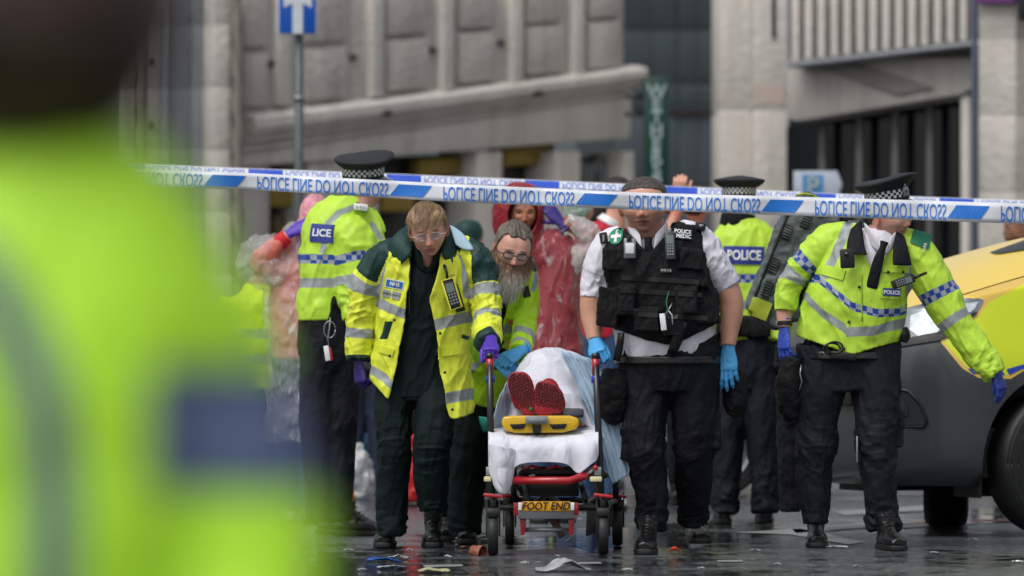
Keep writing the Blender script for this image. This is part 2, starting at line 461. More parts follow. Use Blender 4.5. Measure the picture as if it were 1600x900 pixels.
SK_fair = skin_mat('fair_skin', C8(214, 160, 140), C8(176, 104, 98), C8(120, 86, 62), C8(196, 146, 122))
SK_ruddy = skin_mat('ruddy_skin', C8(206, 156, 138), C8(164, 104, 96), C8(108, 88, 76), C8(184, 140, 122))
SK_tan = skin_mat('tan_skin', C8(198, 148, 126), C8(150, 98, 88), C8(44, 36, 32), C8(180, 132, 112))
SK_brown = skin_mat('brown_skin', C8(168, 110, 86), C8(150, 70, 68), C8(28, 20, 16), C8(150, 96, 76))
# ------------------------------------------------------------------ the street: road and buildings
def road_mat():
    m, nt, b = new_mat('wet_asphalt'); L = nt.links
    tc = N(nt, 'ShaderNodeTexCoord'); P = tc.outputs['Object']
    def noise(s, d=6, sc_=(1, 1, 1), r=.55):
        mp = N(nt, 'ShaderNodeMapping'); mp.inputs['Scale'].default_value = sc_; L.new(P, mp.inputs[0])
        n = N(nt, 'ShaderNodeTexNoise'); n.inputs['Scale'].default_value = s; n.inputs['Detail'].default_value = d; n.inputs['Roughness'].default_value = r; L.new(mp.outputs[0], n.inputs[0]); return n.outputs[0]
    big = noise(.55, 5, (1, .5, 1)); mid = noise(4, 6, (1, .6, 1)); grit = noise(95, 3)
    pud = mathn(nt, 'MULTIPLY', mathn(nt, 'SUBTRACT', mathn(nt, 'ADD', mathn(nt, 'MULTIPLY', big, .7), mathn(nt, 'MULTIPLY', mid, .3)), .475, True), 14, True)
    c = mixc(nt, grit, C8(36, 39, 44), C8(116, 121, 128)); c = mixc(nt, mathn(nt, 'MULTIPLY', mid, .5), c, C8(28, 30, 34)); c = mixc(nt, pud, c, C8(18, 20, 22))
    sparkle = noise(1.0, 5, (30, 4, 1), .75); c = mixc(nt, mathn(nt, 'MULTIPLY', mathn(nt, 'SUBTRACT', sparkle, .50, True), 3.2, True), c, C8(150, 154, 158))  # pale flecks in the colour stand in for sparkle off wet grit
    L.new(c, b.inputs['Base Color'])
    rg = N(nt, 'ShaderNodeMapRange'); L.new(pud, rg.inputs[0]); rg.inputs[3].default_value = .20; rg.inputs[4].default_value = .045; L.new(rg.outputs[0], b.inputs['Roughness'])
    b.inputs['Specular IOR Level'].default_value = .5; b.inputs['IOR'].default_value = 1.5
    h = N(nt, 'ShaderNodeMath', operation='MULTIPLY'); inv = mathn(nt, 'SUBTRACT', 1.0, pud); L.new(grit, h.inputs[0]); L.new(inv, h.inputs[1])
    rip = noise(16, 3, (1, .8, 1)); agg = noise(1.0, 4, (34, 5, 1), .7); c = None; h2 = mathn(nt, 'ADD', mathn(nt, 'ADD', mathn(nt, 'MULTIPLY', h.outputs[0], .8), mathn(nt, 'MULTIPLY', rip, .16)), mathn(nt, 'MULTIPLY', mathn(nt, 'MULTIPLY', agg, inv), 1.6))
    bp = N(nt, 'ShaderNodeBump'); bp.inputs['Distance'].default_value = .008; L.new(h2, bp.inputs['Height']); L.new(bp.outputs[0], b.inputs['Normal'])
    return m
M_road = road_mat()
g = mesh('road', [(-900, -60, 0), (900, -60, 0), (900, 3000, 0), (-900, 3000, 0)], [(0, 1, 2, 3)], M_road); tag(g, kind='structure')
M_line = mat('worn_road_paint', C8(136, 139, 140), .4, var=.35, scale=9)
mk = [[(1244, 834), (1384, 823), (1430, 818), (1376, 816), (1236, 827)], [(1150, 833), (1250, 827), (1350, 848), (1325, 852), (1235, 836)], [(1300, 800), (1440, 791), (1500, 795), (1320, 806)], [(660, 884), (722, 883), (724, 886), (665, 888)], [(898, 880), (938, 879), (940, 882), (900, 882)],
      [(1120, 877), (1160, 876), (1161, 879), (1122, 879)], [(1408, 822), (1520, 816), (1530, 819), (1412, 826)]]
for q in mk:
    pts = [G(x, F/(y-HOR)) if False else W(x, y, F*CAMH/(y-HOR)) for x, y in q]
    o = mesh('road_marking', [p+Vector((0, 0, .004)) for p in pts], [tuple(range(len(pts)))], M_line); tag(o, kind='structure')

class Wall:
    """a vertical wall plane through two picture points at given distances"""
    def __init__(s, x1, Y1, x2, Y2):
        s.A = W(x1, HOR, Y1); s.B = W(x2, HOR, Y2); d = (s.B-s.A).normalized(); s.d = d; s.n = Vector((d.y, -d.x, 0))
        if s.n.y > 0: s.n = -s.n
    def pt(s, px, py, off=0.0):
        r = Vector(((px-800)/F, 1, -(py-HOR)/F)); o = Vector((0, 0, CAMH)); A = s.A+s.n*off
        t = (A-o).dot(s.n)/r.dot(s.n); return o+r*t
    def block(s, name, quad, off, m, parent, depth=.3, bevel=.02, label=None):
        pts = [s.pt(x, y, off) for x, y in quad]
        o = build(MB().prism(pts, -s.n*depth), name, m, parent, bevel=bevel, seg=2)
        if label: o['label'] = label
        return o
def rect(x0, y0, x1, y1, dy=0): return [(x0, y0), (x1, y0+dy), (x1, y1+dy), (x0, y1)]
ST = C8(184, 179, 173); ST2 = C8(200, 195, 188)
M_stone = mat('weathered_limestone', ST, .85, var=.14, scale=2.2, bump=.02, bscale=14, streak=C8(152, 147, 140))
M_stone2 = mat('pale_limestone', ST2, .85, var=.10, scale=2.2, bump=.015, bscale=14, streak=C8(172, 166, 158))
M_stone3 = mat('grey_stone', C8(138, 141, 147), .8, var=.10, scale=2.0, bump=.01, bscale=20, streak=C8(122, 124, 126))
M_shop = mat('dark_shopfront', C8(36, 38, 40), .4, var=.3, scale=3)
M_dglass = mat('dark_window_glass', C8(16, 20, 26), .12, var=.4, scale=1.5, spec=.6)
# stone corner building in the middle
A = Wall(380, 50.5, 990, 54.5)
B1 = empty('stone_building', A.pt(690, 528), 'pale stone corner building with raised blocks, a rounded ledge and dark gilded shopfronts', 'building')
A.block('upper_wall', [(366, -60), (975, -60), (975, 150), (366, 235)], 0, M_stone, B1, depth=6)
A.block('lower_wall', [(366, 200), (990, 120), (986, 216), (366, 262)], .02, M_stone2, B1, depth=5.5)
for x0, x1 in ((366, 422), (482, 592), (746, 786), (868, 908), (978, 992)):
    A.block('pier', [(x0, 236), (x1, 236), (x1, 700), (x0, 700)], -.02, M_stone2 if x0 > 700 else M_stone, B1, depth=.5)
for q in ([(422, 262), (482, 262), (482, 700), (422, 700)], [(592, 246), (746, 240), (746, 700), (592, 700)], [(786, 226), (868, 222), (868, 700), (786, 700)], [(908, 244), (978, 244), (978, 700), (908, 700)]):
    A.block('shop_window', q, -.4, M_shop, B1, depth=.2)
for q in ([(424, 292), (480, 290), (480, 322), (424, 324)], [(598, 302), (648, 300), (648, 330), (598, 332)], [(655, 248), (744, 243), (744, 270), (655, 276)], [(789, 232), (866, 226), (866, 254), (789, 261)]):
    A.block('gilt_fascia', q, -.22, M_gold, B1, depth=.15)
A.block('gilt_fascia', [(430, 335), (478, 333), (478, 372), (430, 374)], -.3, mat('dim_gilt', C8(92, 80, 52), .5, var=.4, scale=9), B1, depth=.1)
R4 = random.Random(5)
for i in range(9):
    x = 912+i*7.2; h = R4.uniform(8, 30); A.block('ornament', rect(x, 246+R4.uniform(0, 10), x+3.5, 262+h), -.25, M_stone3, B1, depth=.08, bevel=.01)
cols = [(382, 420, 75, 85, 168), (478, 543, 67, 78, 158), (605, 671, 56, 64, 143), (720, 775, 45, 53, 130), (824, 880, 37, 43, 117), (922, 970, 28, 36, 109)]
for x0, x1, a, b_, c_ in cols:
    dy = -(x1-x0)*.07
    A.block('stone_block', [(x0, -40), (x1, -40+dy), (x1, a+dy), (x0, a)], .07, M_stone, B1, depth=.2, bevel=.02)
    A.block('stone_block', [(x0, b_), (x1, b_+dy), (x1, c_+dy*1.3), (x0, c_)], .07, M_stone, B1, depth=.2, bevel=.02)
for x0, x1 in ((436, 456), (583, 602), (693, 711), (803, 819), (899, 915)):
    A.block('pilaster_strip', [(x0, -50), (x1, -50), (x1, 170-(x1-380)*.085), (x0, 170-(x0-380)*.085)], .10, M_stone2, B1, depth=.28, bevel=.02)
for x, y in ((428, 94), (556, 84), (680, 73), (787, 62)):
    A.block('socket_stone', rect(x-4, y, x+4, y+10), .05, mat('dark_hole_stone', C8(84, 80, 74), .9), B1, depth=.1)  # raised dark block; the shade of a hole is put into its colour
# rounded ledge: profile swept along the sloping line
def ledge(W_, name, p0, p1, h, proud, m, parent, endcap=False):
    a = W_.pt(p0[0], p0[1]); b_ = W_.pt(p1[0], p1[1]); up = Vector((0, 0, 1)); prof = [(0, h*.55), (proud*.45, h*.48), (proud*.95, h*.36), (proud, h*.30), (proud, h*.02), (proud*.86, -h*.03), (proud*.82, -h*.15), (proud*.5, -h*.30), (proud*.46, -h*.42), (0, -h*.5)]
    pts = [a+W_.n*x+up*y for x, y in prof]; o = build(MB().prism([a+W_.n*-.3+up*h*.5, *pts, a+W_.n*-.3-up*h*.5], b_-a), name, m, parent, smooth=True, angle=22)
    return o
sg = 6
for i in range(sg):
    x0 = 378+(992-378)*i/sg; x1 = 378+(992-378)*(i+1)/sg-1.0; yy = lambda x: 203-(x-378)*.126-((x-378)/614)**2*6
    ledge(A, 'ledge_stone', (x0, yy(x0)), (x1, yy(x1)), .27-.012*i, .17, M_stone2, B1)
A.block('lower_moulding', [(378, 232), (988, 143), (988, 149), (378, 240)], .06, M_stone, B1, depth=.2)
for x, y in ((612, 176), (849, 146)): A.block('lamp_bracket', rect(x-4, y-4, x+4, y+4), .24, M_black, B1, depth=.2, bevel=.03)
# left portal with rope mouldings
Pl = Wall(150, 49.5, 380, 50.3)
B2 = empty('stone_portal', Pl.pt(280, 528), 'tall stone portal of grey shafts between twisted rope mouldings', 'building')
Pl.block('wall', rect(60, -60, 378, 700), -.5, M_stone3, B2, depth=.6)
for x0, x1, off, m in ((150, 188, .05, M_stone3), (190, 208, .15, M_stone2), (228, 252, .05, M_stone), (254, 262, .14, M_stone3), (263, 298, -.05, M_stone3), (301, 333, .02, M_stone3), (335, 360, .22, M_stone2)):
    for k in range(6):
        y0 = -60+k*98; Pl.block('shaft_stone', rect(x0, y0, x1, y0+97.7), off, m, B2, depth=.6, bevel=.004)
def rope(x, r, off):
    c0 = Pl.pt(x, 700, off); c1 = Pl.pt(x, -60, off); H = c1.z-c0.z; n = 20; k = int(H/.035); v = []; f = []
    for i in range(k+1):
        z = H*i/k
        for j in range(n):
            th = 2*math.pi*j/n; rr_ = r*(1+.20*math.cos(2*th+z*2*math.pi/.34)); v.append(c0+Vector((rr_*math.cos(th), rr_*math.sin(th), z)))
    for i in range(k):
        for j in range(n): q = (j+1) % n; f.append((i*n+j, i*n+q, (i+1)*n+q, (i+1)*n+j))
    mesh('rope_moulding', v, f, mat('dark_rope_stone', C8(120, 117, 108), .9, var=.2, scale=9), B2, smooth=True)  # rope stone darker than the shafts on either side
rope(218, .044, .26); rope(371, .048, .26)
for y in (88, 190): Pl.block('socket_stone', rect(232, y, 240, y+12), .08, mat('dark_hole_stone', C8(84, 80, 74), .9), B2, depth=.1)  # same dark hole colour on raised blocks here
# green-grey building beyond
Gb = Wall(960, 78, 1130, 80)
B3 = empty('panelled_building', Gb.pt(1045, 528), 'dark green-grey panelled building seen down the side street', 'building')
M_gg = mat('grey_green_cladding', C8(78, 88, 90), .6, var=.12, scale=.6); M_gg2 = mat('blue_grey_cladding', C8(92, 100, 107), .6, var=.1, scale=.6)
Gb.block('wall', rect(900, -80, 1200, 700), 0, M_gg, B3, depth=5)
for i, (x0, x1) in enumerate(((965, 1020), (1022, 1058), (1060, 1092), (1094, 1128))):
    for y0, y1 in ((-70, 44), (47, 128), (131, 170), (182, 290), (293, 420)): Gb.block('cladding_panel', rect(x0, y0, x1, y1), .05+.01*(i % 2), M_gg if y1 < 180 else M_gg2, B3, depth=.06, bevel=.01)
Gb.block('string_course', rect(1054, 171, 1124, 180), .12, mat('brown_trim', C8(66, 56, 56), .6), B3, depth=.15)
# pillar
Pp = Wall(1100, 52, 1240, 52)
B4 = empty('stone_pillar', Pp.pt(1175, 528), 'broad pale stone pillar with a faint pink stain', 'pillar')
for k in range(3):
    y0 = -60+k*232.0
    Pp.block('pillar_stone', rect(1124, y0, 1174, y0+231.6), 0, M_stone2, B4, depth=2, bevel=.002); Pp.block('pillar_stone', rect(1175.5, y0, 1230, y0+231.6), .06, M_stone2, B4, depth=2, bevel=.006)
Pp.block('slot', rect(1206, -60, 1212, 60), .075, M_dglass, B4, depth=.05, bevel=0)
Pp.block('stain', rect(1178, 132, 1224, 162), .066, mat('pink_stain', C8(192, 176, 168), .85, var=.1, scale=5), B4, depth=.004, bevel=0)
# ribbed building on the right
Rb = Wall(1228, 50, 1530, 48.6)
B5 = empty('ribbed_building', Rb.pt(1380, 528), 'concrete building with vertical ribs above a sloping soffit and dark glazing', 'building')
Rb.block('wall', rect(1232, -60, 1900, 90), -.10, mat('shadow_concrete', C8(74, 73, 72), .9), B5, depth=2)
n = 15; xs = [1236+i*20.2 for i in range(15)]
for i, x in enumerate(xs):
    yb = 96-(x-1230)*.118
    Rb.block('rib', [(x, -60), (x+11, -60), (x+11, yb-1), (x, yb)], 0, M_stone2, B5, depth=.09, bevel=.012)
Rb.block('ledge', [(1228, 98), (1532, 62), (1532, 70), (1228, 106)], .10, M_stone3, B5, depth=.9)
Rb.block('soffit', [(1228, 106), (1532, 70), (1532, 132), (1500, 148), (1245, 190), (1228, 186)], -.15, mat('soffit_concrete', C8(164, 160, 155), .85, var=.22, scale=.8, streak=C8(128, 126, 124)), B5, depth=.5)
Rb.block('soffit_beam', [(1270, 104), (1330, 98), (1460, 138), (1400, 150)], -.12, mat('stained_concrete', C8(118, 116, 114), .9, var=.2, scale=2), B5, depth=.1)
Rb.block('lobby_back', rect(1231, 120, 1540, 700), -.9, M_dglass, B5, depth=.3)
for x0, x1 in ((1229, 1277), (1289, 1335), (1349, 1391), (1403, 1445), (1457, 1499)):
    Rb.block('glass_pane', [(x0, 196-(x0-1245)*.165), (x1, 196-(x1-1245)*.165), (x1, 480), (x0, 480)], -.55, M_dglass, B5, depth=.03, bevel=0)
for x in (1278, 1336, 1392, 1446): Rb.block('mullion', [(x, 190-(x-1245)*.16), (x+10, 188-(x-1245)*.16), (x+10, 480), (x, 480)], -.42, mat('mullion_grey', C8(88, 88, 88), .6), B5, depth=.04, bevel=.01)
Rb.block('window_frame', rect(1500, 146, 1514, 700), -.2, M_stone2, B5, depth=.5)
Rb.block('drainpipe', rect(1516, -60, 1524, 700), .12, mat('slate_blue_pipe', C8(70, 80, 104), .5), B5, depth=.1, bevel=.03)
Rb.block('stall_wall', rect(1231, 470, 1540, 700), -.3, M_stone3, B5, depth=.4)
for k in range(6):
    y0 = -60+k*120; Rb.block('corner_stone', rect(1529, y0, 1587, y0+119.6), .25, M_stone, B5, depth=1.4, bevel=.003); Rb.block('corner_stone', rect(1589, y0, 1900, y0+119.6), .05, M_stone2, B5, depth=1.4, bevel=.003)
Rb.block('purple_panel', rect(1520, -30, 1584, 5), .35, mat('purple_panel', C8(112, 64, 124), .6), B5, depth=.1)
Rb.block('black_box', rect(1590, -20, 1640, 33), .5, M_black, B5, depth=.4)
# far wall that closes the view between and beside the buildings
Fw = Wall(-400, 110, 2000, 110); o = build(MB().prism([Fw.pt(-500, -300), Fw.pt(2100, -300), Fw.pt(2100, 620), Fw.pt(-500, 620)], Vector((0, 4, 0))), 'terrace_wall', M_stone3); tag(o, 'long grey stone frontage closing the far end of the street', 'building')
# blue one-way sign on its pole
Y = 42; sgn = empty('street_sign', G(467, Y), 'blue square ahead-only arrow sign on a grey pole', 'sign')
build(MB().tube([G(467, Y), W(467, -60, Y)], .034, 20), 'pole', mat('dark_galvanised', C8(86, 92, 94), .5, metal=.4), sgn, smooth=True)
build(MB().tube([W(467, 150, Y), W(467, 158, Y)], .042, 20), 'pole_clamp', M_alu, sgn, smooth=True)
build(MB().box(W(464.5, -1, Y-.06), 31*Y/F, .008, 55*Y/F), 'sign_rim', M_white, sgn, bevel=.01)
M_sblue = mat('sign_blue', C8(14, 82, 178), .35, var=.08)
build(MB().box(W(464.5, -1, Y-.075), 29*Y/F, .006, 53*Y/F), 'sign_plate', M_sblue, sgn, bevel=.01)
ar = [(457, 52), (473, 52), (473, 5), (487, 12), (487, -3), (465, -30), (443, -3), (443, 12), (457, 5)]
build(MB().prism([W(x, y, Y-.085) for x, y in ar], (0, .004, 0)), 'arrow', mat('sign_white', C8(196, 202, 210), .4), sgn)
# vertical green hanging sign
Y = 51; gs = empty('hanging_sign', W(1025, 528, Y), 'tall green hanging sign with pale letters down it', 'sign')
build(MB().box(W(1025.5, 205, Y), 20*Y/F, .07, 84*Y/F), 'sign_board', mat('sign_green', C8(6, 54, 43), .4), gs, bevel=.02)
for i, ch in enumerate('WETHERSPO'):
    v2, fc = text2(ch, .165, bold=.004); c = W(1026, 143+i*20.5, Y-.08); build(MB().add([c+Vector((a, 0, b)) for a, b in v2], fc), 'letter', mat('letter_pale', C8(150, 170, 170), .5), gs, fixn=False)
for y in (150, 178): build(MB().tube([W(976, y, Y), W(1006, y, Y)], .02, 8), 'bracket', M_black, gs, smooth=True)
# parking direction sign
Y = 44; ps = empty('parking_sign', G(1276, Y), 'white arrow-ended parking sign with a blue square', 'sign')
pl = [(1240, 267), (1308, 267), (1316, 288), (1308, 312), (1240, 312)]
build(MB().prism([W(x, y, Y) for x, y in pl], (0, .02, 0)), 'sign_plate', mat('sign_pale', C8(176, 186, 200), .4), ps, bevel=.004)
build(MB().prism([W(x, y, Y-.01) for x, y in ((1254, 273), (1286, 273), (1286, 312), (1254, 312))], (0, .006, 0)), 'blue_square', mat('sign_light_blue', C8(72, 128, 190), .4), ps)
v2, fc = text2('P', .20, bold=.004); c = W(1270, 292, Y-.02); build(MB().add([c+Vector((a, 0, b)) for a, b in v2], fc), 'letter', mat('letter_pale', C8(150, 176, 178), .5), ps, fixn=False)
build(MB().tube([G(1276, Y+.06), W(1276, 268, Y+.06)], .03, 12), 'pole', M_alu, ps, smooth=True)
# ------------------------------------------------------------------ figure kit
def head_matrix(c, yaw=0, pitch=0, roll=0):
    """local x = person's right, y = face direction, z = up; yaw 0 looks at the street's near end"""
    B = Matrix(((-1, 0, 0), (0, -1, 0), (0, 0, 1)))
    M = Matrix.Rotation(math.radians(yaw), 3, 'Z') @ B @ Matrix.Rotation(math.radians(-pitch), 3, 'X') @ Matrix.Rotation(math.radians(roll), 3, 'Y')
    M = M.to_4x4(); M.translation = Vector(c); return M
HA, HB, HC = .076, .098, .118
FEAT = [  # x, z, sx, sz, amount (mirrored when x > 0)
 (0, -.036, .0105, .012, .022), (0, -.016, .0075, .020, .013), (.012, -.042, .007, .007, .008), (.032, .002, .015, .011, -.011),
 (.030, .020, .022, .007, .006), (.048, -.026, .018, .018, .005), (0, -.061, .020, .0045, .006), (0, -.076, .017, .006, .008),
 (0, -.0685, .024, .0022, -.005), (0, -.102, .022, .014, .010), (0, -.087, .018, .005, -.004), (.022, -.05, .006, .014, -.002), (0, .07, .05, .03, -.004)]
def head_shape(d):
    w = 1+.15*sm(d[:, 2], .2, .75)*(1-sm(d[:, 2], .93, 1.0)*.5); x, y, z = d[:, 0]*HA*w, d[:, 1]*HB*w, d[:, 2]*HC*np.where(d[:, 2] > 0, 1-.06*d[:, 2]**3, 1)
    low = sm(-z, .0, HC)
    sq = 1+.10*np.abs(d[:, 0]*d[:, 1])*2
    x = x*sq; y = np.where(y > 0, y*sq, y)
    x = x*(1-.34*low**1.3)
    y = np.where(y < 0, y*(1-.55*sm(-z, .015, .1)), y*(1-.06*low))
    y = np.where(y > 0, y-.006*sm(z, .03, .1), y*1.03)
    fr = sm(y, .015, .06)
    for fx, fz, sx, sz, a in FEAT:
        for s in ((1, -1) if fx else (1,)):
            y = y+a*fr*np.exp(-((x-s*fx)/sx)**2-((z-fz)/sz)**2)
    return np.stack([x, y, z], 1)
def uvdirs(nu, nv):
    d = [(0, 0, -1)]
    for i in range(1, nv):
        ph = -math.pi/2+math.pi*i/nv
        for j in range(nu):
            th = 2*math.pi*j/nu; d.append((math.cos(ph)*math.cos(th), math.cos(ph)*math.sin(th), math.sin(ph)))
    d.append((0, 0, 1)); f = []
    for j in range(nu): f.append((0, 1+(j+1) % nu, 1+j))
    for i in range(nv-2):
        for j in range(nu):
            q = (j+1) % nu; a = 1+i*nu; f.append((a+j, a+q, a+nu+q, a+nu+j))
    a = 1+(nv-2)*nu; e = len(d)-1
    for j in range(nu): f.append((a+j, a+(j+1) % nu, e))
    return np.array(d), f
def xf(M, P): A = np.array(M); return P @ A[:3, :3].T+A[:3, 3]
def add_head(mb, M, k=1.0):
    d, f = uvdirs(110, 90); P = head_shape(d)*k; mb.add(xf(M, P), f)
    for s in (1, -1):   # ears
        E = M @ Matrix.Translation(Vector((s*.0775, -.006, -.014))*k) @ Matrix.Rotation(math.radians(-s*22), 4, 'Z') @ Matrix.Rotation(math.radians(-10), 4, 'X')
        e, g = uvdirs(20, 16); q = e*np.array([.0085, .018, .033]); q[:, 0] += s*.006*(1-np.exp(-((e[:, 1])**2+e[:, 2]**2)*2)); q[:, 1] *= 1+.25*e[:, 2]
        mb.add(xf(E, q*k), g)
def face_masks(P, M, k, stub):
    L = xf(M.inverted(), P)/k; x, y, z = L[:, 0], L[:, 1], L[:, 2]; ax = np.abs(x); fr = y > .03
    near = (np.abs(z) < .2)
    def el(cx, cz, sx, sz, sl=0): return (1-np.sqrt(((ax-cx)/sx)**2+((z-cz-sl*(ax-cx))/sz)**2))*min(sx, sz)
    far = np.where(fr & near, 0, -1)
    o = {'m_brow': el(.031, .0235, .019, .0042, -.12)+far, 'm_lips': el(0, -.0685, .024, .0105)+far,
         'm_lid': np.maximum(el(.031, .006, .0165, .0028, -.05), -.01)+far,
         'm_red': np.maximum(el(0, -.038, .013, .012), np.where(ax > .074, .004, -.02)-np.where(near & (y > -.05), 0, 1))}
    o['m_red'] = np.where(near, o['m_red'], -1)
    st = -(z+.045)*.5+.15*(.03-np.abs(y-.03)); o['m_stub'] = (np.where((z < -.035) & (z > -.135) & near, .0006, -.004) if stub else np.full(len(P), -1.))
    return o
def body(root, mb, M, skin, k=1.0, stub=False, voxel=.0034, tubes=()):
    add_head(mb, M, k)
    for t in tubes: t.add(mb)
    me = remesh(mb, voxel, 1, .4); P = getP(me)
    for a, v in face_masks(P, M, k, stub).items(): attr(me, a, v)
    o = bpy.data.objects.new('body', me); me.name = 'body'; me.materials.clear(); me.materials.append(skin); smooth_mesh(me)
    link(o, root); return o
def eyes(root, M, k=1.0, look=(0, 0), open_=1.0, lid=None):
    for s in (1, -1):
        c = M @ (Vector((s*.031, .0765, .0015))*k)
        e = MB().ell(c, .0125*k, .0125*k, .0125*k*open_, M.to_3x3()); eo = build(e, 'eye', M_eye, root, smooth=True)
        d = Vector((look[0], 1, look[1])).normalized()
        ic = M @ (Vector((s*.031, .0765, .0015))*k+Vector((d.x, d.y, d.z*open_))*.0105*k)
        build(MB().ell(ic, .0058*k, .0030*k, .0058*k*open_, M.to_3x3()), 'iris', M_iris, eo, smooth=True)
def hairline(phi, pts):
    return np.interp(phi, [p[0] for p in pts], [p[1] for p in pts])
HL_SHORT = [(0, .070), (25, .066), (45, .056), (62, .040), (76, .008), (88, .004), (100, .012), (120, -.02), (150, -.055), (180, -.06)]
HL_FRINGE = [(0, .052), (20, .050), (40, .054), (60, .046), (76, .006), (90, .012), (105, .010), (120, -.02), (150, -.05), (180, -.06)]
HL_THIN = [(0, .080), (22, .074), (45, .078), (60, .050), (76, .000), (88, -.004), (100, .010), (120, -.03), (150, -.06), (180, -.065)]
def hair(root, M, k, hl, color, thick=.012, strands=900, slen=.05, flow=(0, 1, -.3), seed=3, rough=.55, grey=None, top=1.0, rag=.006):
    """cut hair: a lock-ridged cap of hair over the scalp with single strands over it"""
    d, f = uvdirs(120, 90); P = head_shape(d); phi = np.degrees(np.arctan2(np.abs(P[:, 0]), P[:, 1]))
    zb = hairline(phi, hl)+rag*vn(P*70, seed); inside = sm(P[:, 2]-zb, -.004, .006)
    fl = np.array(Vector(flow).normalized()); a = np.array(Vector(flow).orthogonal().normalized()); b = np.cross(fl, a)
    q = P/.006 if thick < .007 else np.stack([P @ a/.010, P @ b/.010, P @ fl/.05], 1)+.3*np.stack([vn(P*25, 1), vn(P*25, 2), vn(P*25, 3)], 1)
    lock = fbm(q, seed, 3)
    off = (thick*(.75+.25*top*sm(P[:, 2], .02, .1))+min(.0035, thick*.28)*lock)*inside-.007*(1-inside)
    nrm = P/np.array([HA, HB, HC])**2; nrm /= np.linalg.norm(nrm, axis=1)[:, None]
    H = (P+nrm*off[:, None])*k
    m = new_hair(color, grey, rough)
    o = mesh('hair', xf(M, H), f, m, root, smooth=True)
    attr(o.data, 'shade', lock*.5+.5)
    idx = [i for i in range(len(P)) if inside[i] > .6]; rr = random.Random(seed)
    V = []; Fc = []; S = []
    A3 = np.array(M)[:3, :3]
    for _ in range(strands if thick >= .006 else 0):
        i = rr.choice(idx); p = P[i]+nrm[i]*off[i]; L = slen*(.5+rr.random()*.7)
        g = fl+np.array([rr.gauss(0, .18), rr.gauss(0, .18), rr.gauss(0, .12)]); pts = [p.copy()]
        for s in range(4):
            nn = pts[-1]/np.array([HA, HB, HC])**2; nn /= np.linalg.norm(nn)
            t = g-nn*(g @ nn)*.9; t /= np.linalg.norm(t)+1e-6
            q = pts[-1]+t*L/4; rad = math.sqrt((q[0]/HA)**2+(q[1]/HB)**2+(q[2]/HC)**2); want = 1+thick/.09+.02*rr.random()
            if q[2] > -.02: q = q*(want/rad*.7+.3) if rad < want else q
            pts.append(q)
        nn = pts[2]/np.linalg.norm(pts[2]); side = np.cross(pts[-1]-pts[0], nn); side /= np.linalg.norm(side)+1e-9
        o0 = len(V); sh = rr.random()
        for s, q in enumerate(pts):
            w = .0011*(1-s/5.0); V += [q-side*w, q+side*w]; S += [sh, sh]
            if s: a_ = o0+2*s; Fc.append((a_-2, a_-1, a_+1, a_))
    V = xf(M, np.array(V)*k) if V else []
    if len(V):
        so_ = mesh('hair_strands', V, Fc, m, o, fixn=False); attr(so_.data, 'shade', S); so_['kind'] = 'stuff'
    return o
_hm = {}
def new_hair(color, grey=None, rough=.55):
    key = (color, grey)
    if key in _hm: return _hm[key]
    m, nt, b = new_mat('hair'); at = N(nt, 'ShaderNodeAttribute', attribute_name='shade')
    hi = grey or tuple(min(1, c*1.9+.01) for c in color)
    c = mixc(nt, at.outputs['Fac'], tuple(x*.45 for x in color), hi); nt.links.new(c, b.inputs['Base Color'])
    b.inputs['Roughness'].default_value = rough; b.inputs['Specular IOR Level'].default_value = .35
    tc = N(nt, 'ShaderNodeTexCoord'); n3 = N(nt, 'ShaderNodeTexNoise'); n3.inputs['Scale'].default_value = 260; nt.links.new(tc.outputs['Object'], n3.inputs[0])
    bp = N(nt, 'ShaderNodeBump'); bp.inputs['Distance'].default_value = .0015; nt.links.new(n3.outputs[0], bp.inputs['Height']); nt.links.new(bp.outputs[0], b.inputs['Normal'])
    _hm[key] = m; return m
def glasses(root, M, k, m, w=.022, h=.014, z=-.001, y=.101, th=.0017):
    g = MB()
    T = lambda x, yy, zz: M @ (Vector((x, yy, zz))*k)
    for s in (1, -1):
        se = lambda q: math.copysign(abs(q)**.65, q)
        ring = [T(s*.031+w*se(math.cos(a)), y-.004*abs(math.cos(a)), z+h*se(math.sin(a))) for a in [2*math.pi*i/24 for i in range(25)]]
        g.tube(ring, th*k, 6); g.tube([T(s*(.031+w), y-.003, z+.004), T(s*.078, y-.02, z+.003), T(s*.086, .0, z)], th*k, 6)
    g.tube([T(-.010, y, z+.002), T(0, y+.004, z+.004), T(.010, y, z+.002)], th*k, 6)
    o = build(g, 'glasses', m, root, smooth=True)
    for s in (1, -1):
        pts = [T(s*.031+w*.95*se(math.cos(a)), y-.001, z+h*.95*se(math.sin(a))) for a in [2*math.pi*i/20 for i in range(20)]]
        build(MB().prism(pts, M.to_3x3() @ Vector((0, .0012, 0))), 'lens', M_glass, o)
    return o

